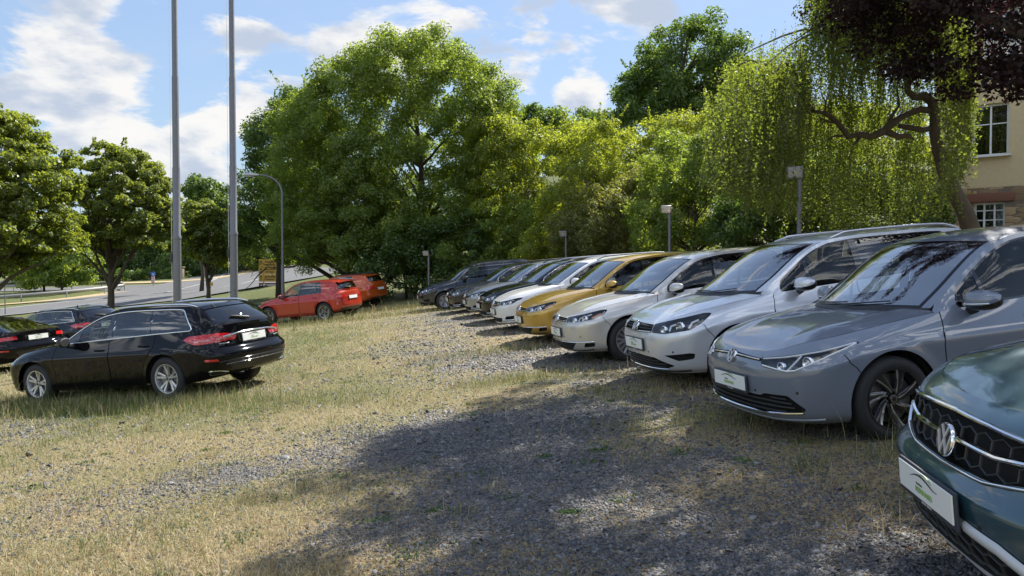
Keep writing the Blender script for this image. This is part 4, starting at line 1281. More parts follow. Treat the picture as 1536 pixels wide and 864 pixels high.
def dark_estate_spec():         # black estate with its tail towards the camera
    p = derive(hatch_spec(), L=4.87, fo=.95, wb=2.85, kz=1.0, kw=1.03)
    p['zs'][7] = [(0.0, .715), (.085, .715), (.30, .79), (.6, .845), (1.0, .895), (1.45, .94), (2.0, .965), (3.0, .995), (4.0, 1.02), (4.87, 1.03)]
    p['top'] = [(0, 1.46, .765, .945, 1.14, .955), (.1, 1.68, .735, 1.065, 1.40, 1.085), (.3, 2.30, .650, 1.355, 2.10, 1.39), (.36, 2.48, .632, 1.40, 2.30, 1.432), (.5, 2.95, .618, 1.432, 2.85, 1.470),
                (.65, 3.65, .610, 1.415, 3.65, 1.458), (.78, 4.18, .595, 1.372, 4.26, 1.412), (.83, 4.30, .600, 1.335, 4.42, 1.372), (1.0, 4.735, .740, 1.02, 4.78, 1.015)]
    p['tscr'] = (.02, .305, .845, .985)
    p['W'][7] = [(0, .78), (.6, .785), (1.0, .80), (1.45, .83), (2.3, .845), (3.3, .83), (4.87, .76)]
    p['sr'] = [.24, .10, .02, .0, .05, .10, .115, .13]; p['zr'] = [.30, .36, .50, .62, .69, .74, .90, 1.03]
    p['wins'] = [(1.66, 1.70, 1.95, 1.95, 'gf', .02), (1.985, 1.985, 2.62, 2.58, 'gf'), (2.71, 2.68, 3.46, 3.38, 'tr', .03), (3.51, 3.43, 4.30, 4.04, 't', .05)]
    p['doors'] = [('front', [(1.46, .30), (2.66, .30), (2.66, None), (1.48, None), (1.42, .72)]), ('rear', [(2.672, .30), (3.30, .30), (3.42, .62), (3.60, .82), (3.62, None), (2.672, None)])]
    p['handles'] = [(2.48, .825), (3.40, .85)]; p['mirror'] = (1.84, 1.0, 1.0)
    p['lamps'] = [dict(o=rpoly([(.50, .62), (.80, .62), (1.02, .70), (1.10, .78), (.90, .77), (.50, .70)], .03), bowls=[(.65, .66, .034), (.83, .69, .036)], guides=[dict(l=[(.53, .632), (.80, .632), (1.0, .71)], w=.014)])]
    p['rear'] = [dict(k='panel', name='tail_light', mat='red', o=rpoly([(.40, .835), (.70, .825), (1.02, .815), (1.27, .90), (1.15, .945), (.84, .955), (.60, .952), (.36, .905)], .035), off=.010),
                 dict(k='panel', name='lamp_lens', mat='redlight', o=rpoly([(.80, .850), (1.02, .848), (1.12, .875), (.80, .885)], .012), off=.014),
                 dict(k='panel', name='lamp_lens', mat='redlight', o=rpoly([(.46, .868), (.73, .855), (.73, .882), (.46, .895)], .008), off=.014),
                 dict(k='strip', name='chrome_bar', mat='chrome', l=[(0, .932), (.35, .922), (.62, .892)], w=.026, off=.016, h=.012),
                 dict(k='panel', name='plate_recess', mat='gloss', o=rpoly([(0, .76), (.30, .765), (.36, .90), (0, .905)], .03), off=.004),
                 dict(k='plate', z=.832, off=.018, text=True),
                 dict(k='panel', name='bumper_insert', mat='black', o=rpoly([(0, .40), (.55, .40), (.66, .53), (0, .53)], .03), off=.006),
                 dict(k='strip', name='bumper_strip', mat='gloss', l=[(0, .545), (.55, .545), (.78, .53)], w=.010, off=.006),
                 dict(k='strip', name='bumper_strip', mat='chrome', l=[(0, .495), (.5, .495), (.68, .49)], w=.006, off=.012),
                 dict(k='panel', name='reflector', mat='red', o=rpoly([(.78, .545), (.98, .555), (1.0, .59), (.80, .578)], .01), off=.006),
                 dict(k='panel', name='exhaust_trim', mat='chrome', o=rpoly([(.62, .335), (.88, .345), (.93, .42), (.74, .405), (.60, .375)], .02), off=.010),
                 dict(k='panel', name='exhaust_outlet', mat='dark', o=rpoly([(.65, .35), (.87, .358), (.905, .405), (.75, .393), (.64, .37)], .015), off=.014),
                 dict(k='strip', name='lettering_strip', mat='satin', l=[(.52, .795), (.69, .797)], w=.014, off=.006, h=.003)]
    p.update(lod=0, chrometrim=True, rails=(.37, .80, 'satin'), railh=.018, rwiper=((.965, .02), (.945, .50)), spoiler=(.835, .035, 'paint'), rim='five_double', r=.335, rr=.225, track=.79, papers=False, dlo=.012, flare=.014)
    return p

def small_suv_spec():           # compact crossover, tail towards the camera
    p = derive(hatch_spec(), L=4.19, fo=.80, wb=2.60, kz=1.03, dz=.03, kw=1.0)
    p['rear'] = [dict(k='panel', name='tail_light', mat='red', o=rpoly([(.42, .82), (.80, .81), (.96, .86), (.93, .95), (.66, .95), (.42, .90)], .03), off=.010),
                 dict(k='plate', z=.80, off=.016, text=False),
                 dict(k='panel', name='bumper_insert', mat='black', o=rpoly([(0, .33), (.60, .34), (.78, .44), (0, .45)], .03), off=.006)]
    p.update(lod=1, r=.345, rr=.235, rim='five_fat', papers=False, spoiler=(.835, .14, 'paint'), rwiper=((.965, .0), (.95, .5)), gap=.06)
    p['wins'] = [(1.50, 1.54, 1.70, 1.70, 'gf', .02), (1.735, 1.735, 2.27, 2.29, 'gf'), (2.36, 2.37, 3.05, 3.0, 'tr', .03), (3.09, 3.04, 3.30, 3.20, 't', .02)]
    return p

def compact_suv_spec():
    p = small_suv_spec()
    p = derive(p, L=4.48, fo=.87, wb=2.68, kz=1.05, kw=1.02)
    p.update(rails=(.37, .80, 'black'))
    return p

def liftback_spec():            # low dark car at the left edge, tail lights showing
    p = dark_estate_spec(); p = copy.deepcopy(p)
    p['top'] = [(0, 1.46, .765, .945, 1.14, .955), (.1, 1.68, .735, 1.065, 1.40, 1.085), (.3, 2.30, .650, 1.345, 2.10, 1.38), (.36, 2.46, .632, 1.385, 2.30, 1.415), (.5, 2.80, .612, 1.405, 2.75, 1.44),
                (.65, 3.30, .595, 1.36, 3.35, 1.40), (.78, 3.85, .60, 1.225, 3.95, 1.26), (.83, 4.05, .62, 1.17, 4.15, 1.20), (1.0, 4.66, .72, 1.025, 4.74, 1.035)]
    p['tscr'] = (.02, .305, .70, .96)
    p['wins'] = p['wins'][:3] + [(3.51, 3.43, 3.80, 3.66, 't', .03)]
    for k in ('rwiper', 'rails', 'spoiler'): p.pop(k, None)
    p['rear'][0] = dict(k='panel', name='tail_light', mat='red', o=rpoly([(.52, .83), (.80, .82), (1.08, .80), (1.16, .90), (.80, .91), (.55, .91)], .03), off=.010)
    p['rear'] = [r_ for r_ in p['rear'] if r_['name' if 'name' in r_ else 'k'] not in ('lamp_lens', 'exhaust_trim', 'exhaust_outlet', 'lettering_strip', 'chrome_bar', 'bumper_strip')]
    p.update(lod=1, spoiler=(.985, .06, 'gloss'))
    return p
# ================================================================== PLACE
F_PX = 1109.0; HZ = 405.0; CAM_Z = 1.63
def at(px, py, d):
    """a point seen at photo pixel (px, py), d metres ahead of the camera"""
    return np.array([(px - 768) / F_PX * d, d, CAM_Z - (py - HZ) / F_PX * d])
SLX, SLY = .0968, .0143
CTRL = [at(*c) for c in [(0, 490, 62), (60, 479, 65), (110, 471, 68), (170, 459, 72), (240, 446, 77), (300, 437, 82), (340, 420, 96), (388, 400, 125), (415, 388, 150), (290, 428, 90), (230, 429, 88),
        (150, 437, 88), (60, 437, 92), (0, 440, 92), (100, 432, 105), (180, 421, 110), (270, 414, 120), (-200, 470, 80), (-400, 470, 100), (300, 405, 150), (100, 412, 170),
        (560, 400, 60), (700, 375, 70), (800, 372, 62), (830, 345, 72), (900, 300, 85), (1000, 250, 80), (1000, 290, 60), (1100, 225, 90), (900, 190, 150), (700, 240, 140), (1300, 200, 100), (1500, 330, 26), (1600, 330, 24), (1300, 350, 28), (480, 400, 110), (430, 398, 90)]]
_c = np.array(CTRL)
_lx, _ly = np.meshgrid(np.linspace(-16, 14, 9), np.linspace(-6, 34, 9))
_an = np.stack([_lx.ravel(), _ly.ravel()], 1)
_an = _an[~((_an[:, 0] > 8) & (_an[:, 1] > 16))]
CP = np.vstack([_c[:, :2], _an]); CD = np.concatenate([_c[:, 2] - (SLX * _c[:, 0] + SLY * _c[:, 1]), np.zeros(len(_an))])
def gz(x, y):
    x = np.asarray(x, float); y = np.asarray(y, float); sh = np.broadcast(x, y).shape
    X = np.stack([np.broadcast_to(x, sh).ravel(), np.broadcast_to(y, sh).ravel()], 1)
    out = np.zeros(len(X))
    for i in range(0, len(X), 20000):
        q = X[i:i + 20000]
        d2 = ((q[:, None, :] - CP[None]) ** 2).sum(2)
        sc = 6.0 + .14 * np.hypot(q[:, 0], q[:, 1])
        w = np.exp(-d2 / (2 * sc[:, None] ** 2)) + 1e-3 / (1 + d2) ** 1.5 * sc[:, None] ** 2
        out[i:i + 20000] = (w * CD).sum(1) / w.sum(1)
    r = np.hypot(X[:, 0], X[:, 1])
    lim = np.clip(X, -160, 200)
    base = SLX * lim[:, 0] * np.where(lim[:, 0] < -40, .55, 1) + np.where(lim[:, 0] < -40, SLX * -40 * .45, 0) + SLY * lim[:, 1]
    return (base + out).reshape(sh)
def gzf(x, y): return float(gz(np.array([x]), np.array([y]))[0])
def gnormal(x, y, e=.8):
    return Vector((-(gzf(x + e, y) - gzf(x - e, y)) / (2 * e), -(gzf(x, y + e) - gzf(x, y - e)) / (2 * e), 1)).normalized()

_perm = np.random.default_rng(11).random((256, 256))
def vnoise(x, y):
    xi = np.floor(x).astype(int); yi = np.floor(y).astype(int); fx = x - xi; fy = y - yi
    fx = fx * fx * (3 - 2 * fx); fy = fy * fy * (3 - 2 * fy)
    g = lambda a, b: _perm[a & 255, b & 255]
    return (g(xi, yi) * (1 - fx) + g(xi + 1, yi) * fx) * (1 - fy) + (g(xi, yi + 1) * (1 - fx) + g(xi + 1, yi + 1) * fx) * fy
def fbm(x, y, o=4):
    s = 0; a = .5; n = 0
    for i in range(o): s = s + a * vnoise(x * 2 ** i + 17 * i, y * 2 ** i + 31 * i); n += a; a *= .55
    return s / n

def gauss2(x, y, cx, cy, sx, sy, rot=0):
    c, s = math.cos(rot), math.sin(rot); dx = x - cx; dy = y - cy
    u = c * dx + s * dy; v = -s * dx + c * dy
    return np.exp(-.5 * ((u / sx) ** 2 + (v / sy) ** 2))
def cover(x, y):
    """how much plant cover there is on the gravel: 0 bare stones, 1 closed turf"""
    c = .70 + .26 * sstep(.4, -2.0, x + .12 * (y - 6)) - .13 * sstep(-1.2, 1.0, x) 
    c = c - .20 * gauss2(x, y, -1.6, 13.0, .7, 5.5, .12) - .42 * gauss2(x, y, .1, 7.4, .9, 1.5, -.5) + .22 * gauss2(x, y, -.4, 10.5, .9, 1.6) - .22 * gauss2(x, y, -.5, 4.2, 1.6, 1.0) - .22 * gauss2(x, y, -3.2, 21, 1.3, 5, .25) - .35 * gauss2(x, y, -2.4, 6.2, 1.3, .7, .6) - .3 * gauss2(x, y, -6.6, 12.0, .8, 1.6)
    c = c + .45 * gauss2(x, y, -5.2, 18, 1.5, 6, .25) + .25 * gauss2(x, y, -1.2, 5.6, 1.6, .45, .35) + .30 * gauss2(x, y, -7, 11.3, 3.0, .6, -.35)
    n = fbm(x * .55, y * .55, 4) - .5; n2 = fbm(x * 2.2 + 5, y * 2.2, 3) - .5
    rt = sstep(-1.6, .4, x) * sstep(14, 9, y)
    c = c + .10 * rt + (1.0 + .55 * rt) * n + (.55 + .35 * rt) * n2
    far = sstep(26, 36, y) + sstep(-11, -14, x)
    return np.clip(np.maximum(c, far), 0, 1)
def greenness(x, y):
    g = .16 + .16 * sstep(.5, -2.5, x) + .55 * gauss2(x, y, -6.8, 11.3, 3.2, .7, -.35) + .5 * gauss2(x, y, -5.6, 19, 1.6, 6, .25) + sstep(26, 38, y) * .4 + sstep(-11, -16, x) * .35
    g = g + .7 * sstep(40, 52, y) * sstep(-16, -8, x) + .6 * gauss2(x, y, .2, 9.9, 1.0, .5) + .5 * gauss2(x, y, 1.6, 6.9, 1.2, .7)
    return np.clip(g + .9 * (fbm(x * .9 + 40, y * .9, 4) - .5), 0, 1)

def ground_material():
    m, nt, out = nmat('gravel_turf')
    b = N(nt, 'ShaderNodeBsdfPrincipled'); b.inputs['Roughness'].default_value = .9; b.inputs['Specular IOR Level'].default_value = .25
    tc = N(nt, 'ShaderNodeTexCoord'); geo = tc.outputs['Object']
    at_ = N(nt, 'ShaderNodeAttribute', attribute_name='cover'); ag = N(nt, 'ShaderNodeAttribute', attribute_name='green')
    def vor(sc, feat='F1'):
        v = N(nt, 'ShaderNodeTexVoronoi', Scale=sc, feature=feat); L(nt, geo, v.inputs['Vector']); return v
    def noise(sc, det=4., ro=.6):
        n_ = N(nt, 'ShaderNodeTexNoise', Scale=sc, Detail=det, Roughness=ro); L(nt, geo, n_.inputs['Vector']); return n_
    def ramp(src, stops):
        r = N(nt, 'ShaderNodeValToRGB'); e = r.color_ramp.elements
        while len(e) > len(stops): e.remove(e[-1])
        while len(e) < len(stops): e.new(1)
        for k, (p_, c_) in zip(e, stops): k.position = p_; k.color = c4(c_) if len(c_) == 3 else c_
        L(nt, src, r.inputs[0]); return r
    def mix(f, a, c, typ='MIX'):
        x = N(nt, 'ShaderNodeMix', data_type='RGBA', blend_type=typ)
        for s, i in ((f, 0), (a, 6), (c, 7)):
            if isinstance(s, (tuple, list)): x.inputs[i].default_value = c4(s)
            elif isinstance(s, float): x.inputs[i].default_value = s
            else: L(nt, s, x.inputs[i])
        return x.outputs[2]
    def math_(op, a, c=None, cl=False):
        x = N(nt, 'ShaderNodeMath', operation=op, use_clamp=cl)
        for s, i in ((a, 0), (c, 1)):
            if s is None: continue
            if isinstance(s, (int, float)): x.inputs[i].default_value = s
            else: L(nt, s, x.inputs[i])
        return x.outputs[0]
    v1 = vor(34.0); v2 = vor(75.0)
    sep = N(nt, 'ShaderNodeSeparateColor'); L(nt, v1.outputs['Color'], sep.inputs[0])
    sep2 = N(nt, 'ShaderNodeSeparateColor'); L(nt, v2.outputs['Color'], sep2.inputs[0])
    g1 = ramp(sep.outputs[0], [(0, (.055, .056, .061)), (.5, (.125, .125, .128)), (.85, (.20, .198, .196)), (1, (.30, .29, .28))])
    g2 = ramp(sep2.outputs[0], [(0, (.05, .052, .058)), (.6, (.12, .12, .12)), (1, (.22, .20, .17))])
    big = noise(5.0)
    gr = mix(.45, g1.outputs[0], g2.outputs[0])
    dust = ramp(noise(1.3, 5., .65).outputs[0], [(.40, (0, 0, 0)), (.70, (1, 1, 1))])
    gr = mix(math_('MULTIPLY', dust.outputs[0], .35), gr, (.25, .205, .15))
    fib = noise(55., 6., .75); 
    st = ramp(fib.outputs[0], [(.25, (.16, .115, .06)), (.48, (.34, .265, .15)), (.7, (.50, .41, .25))])
    gn = ramp(fib.outputs[0], [(.25, (.045, .055, .018)), (.5, (.11, .13, .04)), (.75, (.21, .21, .075))])
    turf = mix(ag.outputs['Fac'], st.outputs[0], gn.outputs[0])
    # cover threshold broken up by fine noise
    fine = noise(16., 6., .7)
    k = math_('ADD', math_('MULTIPLY', math_('SUBTRACT', fine.outputs[0], .5), 1.5), at_.outputs['Fac'])
    k = ramp(k, [(.34, (0, 0, 0)), (.66, (1, 1, 1))])
    col = mix(k.outputs[0], gr, turf)
    L(nt, col, b.inputs['Base Color'])
    h = math_('ADD', math_('MULTIPLY', v1.outputs['Distance'], -.9), math_('MULTIPLY', v2.outputs['Distance'], -.4))
    h = math_('ADD', h, math_('MULTIPLY', fib.outputs[0], .5))
    bp = N(nt, 'ShaderNodeBump', Strength=.9, Distance=.03); L(nt, h, bp.inputs['Height']); L(nt, bp.outputs[0], b.inputs['Normal'])
    L(nt, b.outputs[0], out.inputs[0])
    return m

def build_ground():
    rr = np.concatenate([np.linspace(0.2, 3, 8), 3 * (30 / 3.) ** np.linspace(0, 1, 150)[1:], 30 * (1400 / 30.) ** np.linspace(0, 1, 110)[1:]])
    an = np.concatenate([np.linspace(-48, 48, 240), np.linspace(48, 312, 70)[1:-1]])
    A, RR = np.meshgrid(np.radians(an), rr, indexing='ij')
    x = (RR * np.sin(A)).ravel(); y = (RR * np.cos(A)).ravel()
    z = gz(x, y)
    near = np.exp(-np.hypot(x, y) / 25)
    z = z + near * (.035 * (fbm(x * 1.2, y * 1.2, 4) - .5)) 
    n, k = len(an), len(rr)
    i = np.arange(n)[:, None]; j = np.arange(k - 1)[None]
    i2 = (i + 1) % n
    f = np.stack([i * k + j, i * k + j + 1, i2 * k + j + 1, i2 * k + j], -1).reshape(-1, 4)
    o = obj('ground', np.stack([x, y, z], 1), f[:, ::-1].copy(), ground_material())
    for nm, fn in (('cover', cover), ('green', greenness)):
        a = o.data.attributes.new(nm, 'FLOAT', 'POINT'); a.data.foreach_set('value', np.ascontiguousarray(fn(x, y), dtype=np.float32))
    tag(o, kind='structure')
    return o
def gnear(x, y):
    return gz(x, y) + np.exp(-np.hypot(x, y) / 25) * (.035 * (fbm(x * 1.2, y * 1.2, 4) - .5))

def col_attr_mat(name, transl=.35, rough=.6, gloss=.03):
    m, nt, out = nmat(name)
    a = N(nt, 'ShaderNodeAttribute', attribute_name='tint')
    d = N(nt, 'ShaderNodeBsdfDiffuse'); t = N(nt, 'ShaderNodeBsdfTranslucent')
    L(nt, a.outputs['Color'], d.inputs[0]); L(nt, a.outputs['Color'], t.inputs[0])
    mx = N(nt, 'ShaderNodeMixShader'); mx.inputs[0].default_value = transl
    L(nt, d.outputs[0], mx.inputs[1]); L(nt, t.outputs[0], mx.inputs[2])
    gl = N(nt, 'ShaderNodeBsdfGlossy'); gl.inputs['Roughness'].default_value = rough
    m2 = N(nt, 'ShaderNodeMixShader'); m2.inputs[0].default_value = gloss
    L(nt, mx.outputs[0], m2.inputs[1]); L(nt, gl.outputs[0], m2.inputs[2])
    L(nt, m2.outputs[0], out.inputs[0])
    return m

def view_scatter(n, d0, d1, pxa=-80, pxb=1616, power=1.0):
    """random ground points in the fan the photograph sees, denser near the camera"""
    u = rng.random(n); d = d0 * (d1 / d0) ** (u ** power)
    px = rng.uniform(pxa, pxb, n)
    return (px - 768) / F_PX * d, d

def grass_mesh(name, x, y, length, width, lean, tint, mat):
    n = len(x); z = gnear(x, y) - .004
    az = rng.random(n) * 2 * math.pi; fa = rng.random(n) * math.pi
    bx, by = np.cos(az), np.sin(az); wx, wy = np.cos(fa), np.sin(fa)
    l1 = length * .55; up1 = np.cos(lean * .6); up2 = np.cos(lean * 1.5)
    P = np.zeros((n, 5, 3))
    h1 = l1 * np.sin(lean * .6); h2 = h1 + length * .45 * np.sin(np.minimum(lean * 1.5, 1.75))
    z1 = l1 * up1; z2 = z1 + length * .45 * up2
    z2 = np.maximum(z2, .008)
    for k, (s, hh, zz, ww) in enumerate(((-.5, 0, 0, 1), (.5, 0, 0, 1), (-.5, h1, z1, .8), (.5, h1, z1, .8), (0, h2, z2, 0))):
        P[:, k, 0] = x + bx * hh + wx * width * s * ww; P[:, k, 1] = y + by * hh + wy * width * s * ww; P[:, k, 2] = z + zz
    base = (np.arange(n) * 5)[:, None]
    T = np.concatenate([base + np.array([0, 1, 3]), base + np.array([0, 3, 2]), base + np.array([2, 3, 4])], 1).reshape(-1, 3)
    o = obj(name, P.reshape(-1, 3), T, mat, smooth=False)
    a = o.data.attributes.new('tint', 'FLOAT_COLOR', 'POINT')
    c = np.repeat(np.concatenate([tint, np.ones((n, 1))], 1), 5, 0).astype(np.float32)
    a.data.foreach_set('color', np.ascontiguousarray(c).ravel())
    return o

def build_ground_cover():
    gm = col_attr_mat('grass_blade', .35)
    straw = np.array([[.50, .42, .24], [.42, .34, .18], [.60, .53, .35], [.34, .25, .12], [.52, .39, .20], [.58, .52, .34], [.46, .31, .16]]); green = np.array([[.12, .16, .035], [.09, .15, .03], [.19, .21, .06], [.25, .25, .085]])
    def shades(n, g, gd=None):
        s = straw[rng.choice(len(straw), n, p=[.17, .17, .13, .15, .13, .11, .14])]; q = green[rng.integers(0, len(green), n)]
        k = (rng.random(n) < g)[:, None]
        return np.where(k, q, s) * rng.uniform(.72, 1.2, (n, 1))
    # short dry turf
    x, y = view_scatter(560000, 3.1, 30, -420, 1760)
    c = cover(x, y); k = rng.random(len(x)) < (c ** 1.4) * .95 + .03; x, y = x[k], y[k]
    n = len(x); g = greenness(x, y); d = np.hypot(x, y); sc = np.clip(d / 9, .9, 2.6)
    ln = rng.gamma(3.0, .014, n) * np.clip(.35 + .75 * c[k], .35, 1.1) * (sc ** .45) + .012
    rt = sstep(-1.8, .3, x)
    tn = shades(n, g * .8); dead = np.array([.40, .25, .115]) * rng.uniform(.75, 1.25, (n, 1)); dd = (rng.random(n) < .55 * rt)[:, None]
    grass_mesh('dry_grass', x, y, ln * (1 - .30 * rt), rng.uniform(.0022, .0042, n) * sc, np.clip(rng.normal(1.0, .33, n) + .28 * rt, .1, 1.55), np.where(dd, dead, tn), gm)
    tag(bpy.data.objects['dry_grass'], kind='stuff')
    # taller tufts, many of them along the cars and in loose clumps
    tx, ty, tl, tg = [], [], [], []
    for _ in range(520):
        a, b = view_scatter(1, 3.5, 24); a, b = float(a[0]), float(b[0])
        cc = float(cover(np.array([a]), np.array([b]))[0])
        if random.random() > .25 + .6 * cc or (a > -1.3 and random.random() < .72): continue
        m_ = random.randint(18, 60); r_ = random.uniform(.03, .16)
        tx.append(a + rng.normal(0, r_, m_)); ty.append(b + rng.normal(0, r_, m_)); tl.append(rng.gamma(4, .020, m_) * random.uniform(.7, 1.5)); tg.append(np.full(m_, random.choice([.1, .25, .5, .9])))
    for (cx, cy, sx, sy, rot, m_, ln, gg) in [(-7.0, 11.25, 2.6, .36, -.37, 10000, .034, .80), (-4.9, 10.8, .8, .4, -.3, 2200, .028, .5), (.15, 9.9, .6, .22, 0, 1500, .022, .6), (1.7, 6.55, .7, .2, -.2, 500, .028, .7), (2.5, 5.15, .3, .12, -.2, 160, .036, .8), (2.95, 5.3, .12, .08, 0, 90, .05, .9), (2.0, 5.0, .08, .06, 0, 70, .04, .8), (1.6, 8.2, .6, .3, 0, 900, .024, .5), (-6.2, 26.4, 2.6, .5, .1, 2600, .05, .6), (-4.5, 30.5, 2.5, .8, .1, 2600, .05, .6), (-.3, 13.1, .8, .3, 0, 1500, .022, .5), (-9.0, 12.3, 1.2, .6, -.3, 3000, .03, .45)]:
        c_, s_ = math.cos(rot), math.sin(rot); u = rng.normal(0, sx, m_); v = rng.normal(0, sy, m_)
        tx.append(cx + c_ * u - s_ * v); ty.append(cy + s_ * u + c_ * v); tl.append(rng.gamma(4, ln, m_)); tg.append(np.full(m_, gg))
    x = np.concatenate(tx); y = np.concatenate(ty); ln = np.concatenate(tl); g = np.concatenate(tg); n = len(x)
    d = np.hypot(x, y); sc = np.clip(d / 9, .9, 2.2)
    o = grass_mesh('tall_grass', x, y, ln, rng.uniform(.003, .005, n) * sc, np.clip(rng.normal(.45, .28, n), .02, 1.3), shades(n, g), gm); tag(o, kind='stuff')
    # low green weeds: rosettes of broad leaves
    wx, wy, wl = [], [], []
    spots = [(420, 715, 5.5), (815, 690, 6), (700, 705, 5.7), (655, 765, 4.9), (560, 770, 4.8), (640, 680, 6.2), (240, 832, 4.2), (370, 780, 4.8), (450, 670, 6.2), (885, 685, 5.7), (920, 655, 6.1), (600, 690, 6)]
    for _ in range(150): spots.append((random.uniform(0, 1300), None, 3.6 * (18 / 3.6) ** random.random()))
    for px, _, d in spots[:110]:
        a = (px - 768) / F_PX * d; m_ = random.randint(14, 60); r_ = random.uniform(.02, .075)
        wx.append(a + rng.normal(0, r_ * 1.5, m_)); wy.append(d + rng.normal(0, r_, m_)); wl.append(rng.uniform(.02, .05, m_))
    x = np.concatenate(wx); y = np.concatenate(wy); ln = np.concatenate(wl); n = len(x)
    t = np.array([[.055, .13, .018], [.08, .16, .025], [.11, .18, .03]])[rng.integers(0, 3, n)] * rng.uniform(.7, 1.2, (n, 1))
    o = grass_mesh('green_weeds', x, y, ln, rng.uniform(.008, .016, n), np.clip(rng.normal(.95, .3, n), .2, 1.5), t, gm); tag(o, kind='stuff')
    # brown leaf litter and dead stalks
    x, y = view_scatter(16000, 3.5, 16, 250, 1616); n = len(x)
    t = np.array([[.22, .13, .06], [.30, .20, .10], [.16, .09, .045], [.36, .27, .16]])[rng.integers(0, 4, n)] * rng.uniform(.7, 1.2, (n, 1))
    o = grass_mesh('leaf_litter', x, y, rng.uniform(.012, .04, n), rng.uniform(.004, .016, n), np.clip(rng.normal(1.3, .2, n), .7, 1.55), t, gm); tag(o, kind='stuff')
    # loose slate chippings
    x, y = view_scatter(300000, 3.2, 12, -300, 1700); x2, y2 = view_scatter(60000, 11, 30, 300, 900); x = np.concatenate([x, x2]); y = np.concatenate([y, y2])
    c = cover(x, y); k = rng.random(len(x)) < np.clip(1.15 - 1.05 * c, .08, 1); x, y = x[k], y[k]; n = len(x)
    d = np.hypot(x, y); sz = rng.gamma(1.8, .0028, n) * np.clip(d / 7, .8, 1.9) + .0035 * np.clip(d / 9, 1, 1.8)
    sz = np.where(rng.random(n) < .004, sz * 2.0, sz)
    z = gnear(x, y)
    ang = rng.random(n) * 2 * math.pi; tilt = rng.normal(0, .32, (n, 2)); asp = rng.uniform(.45, .95, n); th = sz * rng.uniform(.15, .42, n)
    P = np.zeros((n, 8, 3))
    for k_, (a, b, t_) in enumerate([(-1, -1, 0), (1, -1, 0), (1, 1, 0), (-1, 1, 0), (-1, -1, 1), (1, -1, 1), (1, 1, 1), (-1, 1, 1)]):
        jx = a * (1 + rng.uniform(-.35, .25, n)) * sz; jy = b * asp * (1 + rng.uniform(-.35, .25, n)) * sz
        if t_: jx, jy = jx * .82, jy * .82
        lx = np.cos(ang) * jx - np.sin(ang) * jy; ly = np.sin(ang) * jx + np.cos(ang) * jy
        P[:, k_, 0] = x + lx; P[:, k_, 1] = y + ly; P[:, k_, 2] = z + (th if t_ else -.002) + lx * tilt[:, 0] + ly * tilt[:, 1] + .002
    q = (np.arange(n) * 8)[:, None]
    Fq = np.concatenate([q + np.array(f) for f in ([4, 5, 6, 7], [0, 1, 5, 4], [1, 2, 6, 5], [2, 3, 7, 6], [3, 0, 4, 7])], 1).reshape(-1, 4)
    m, nt, out = nmat('slate_chip')
    a = N(nt, 'ShaderNodeAttribute', attribute_name='tint'); b = N(nt, 'ShaderNodeBsdfPrincipled'); b.inputs['Roughness'].default_value = .6; b.inputs['Specular IOR Level'].default_value = .35
    L(nt, a.outputs['Color'], b.inputs['Base Color']); L(nt, b.outputs[0], out.inputs[0])
    o = obj('slate_chippings', P.reshape(-1, 3), Fq, m, smooth=False); tag(o, kind='stuff')
    base = np.array([[.115, .115, .12], [.085, .086, .092], [.15, .15, .15], [.20, .195, .185], [.18, .155, .12], [.065, .066, .07], [.28, .27, .26]])
    t = base[rng.choice(7, n, p=[.26, .24, .17, .06, .08, .17, .02])] * rng.uniform(.7, 1.15, (n, 1))
    at_ = o.data.attributes.new('tint', 'FLOAT_COLOR', 'POINT')
    at_.data.foreach_set('color', np.ascontiguousarray(np.repeat(np.concatenate([t, np.ones((n, 1))], 1), 8, 0).astype(np.float32)).ravel())

# ------------------------------------------------------------------ trees
def leaf_mat(name, col, tcol, transl=.45, var=.35, gloss=.035):
    if name in MATS: return MATS[name]
    m, nt, out = nmat(name)
    geo = N(nt, 'ShaderNodeNewGeometry'); tc = N(nt, 'ShaderNodeTexCoord')
    nz = N(nt, 'ShaderNodeTexNoise', Scale=.55, Detail=3.0); L(nt, tc.outputs['Object'], nz.inputs['Vector'])
    ad = N(nt, 'ShaderNodeMath', operation='ADD'); L(nt, geo.outputs['Random Per Island'], ad.inputs[0]); L(nt, nz.outputs['Fac'], ad.inputs[1])
    mr = N(nt, 'ShaderNodeMapRange'); mr.inputs[1].default_value = .2; mr.inputs[2].default_value = 1.5; mr.inputs[3].default_value = 1 - var; mr.inputs[4].default_value = 1 + var
    L(nt, ad.outputs[0], mr.inputs[0])
    def sc(c):
        x = N(nt, 'ShaderNodeVectorMath', operation='SCALE'); x.inputs[0].default_value = c; L(nt, mr.outputs[0], x.inputs['Scale']); return x.outputs[0]
    d = N(nt, 'ShaderNodeBsdfDiffuse'); t = N(nt, 'ShaderNodeBsdfTranslucent')
    L(nt, sc(col), d.inputs[0]); L(nt, sc(tcol), t.inputs[0])
    mx = N(nt, 'ShaderNodeMixShader'); mx.inputs[0].default_value = transl; L(nt, d.outputs[0], mx.inputs[1]); L(nt, t.outputs[0], mx.inputs[2])
    gl = N(nt, 'ShaderNodeBsdfGlossy'); gl.inputs['Roughness'].default_value = .45; gl.inputs[0].default_value = (.9, .95, .9, 1)
    m2 = N(nt, 'ShaderNodeMixShader'); m2.inputs[0].default_value = gloss; L(nt, mx.outputs[0], m2.inputs[1]); L(nt, gl.outputs[0], m2.inputs[2])
    L(nt, m2.outputs[0], out.inputs[0])
    MATS[name] = m
    return m

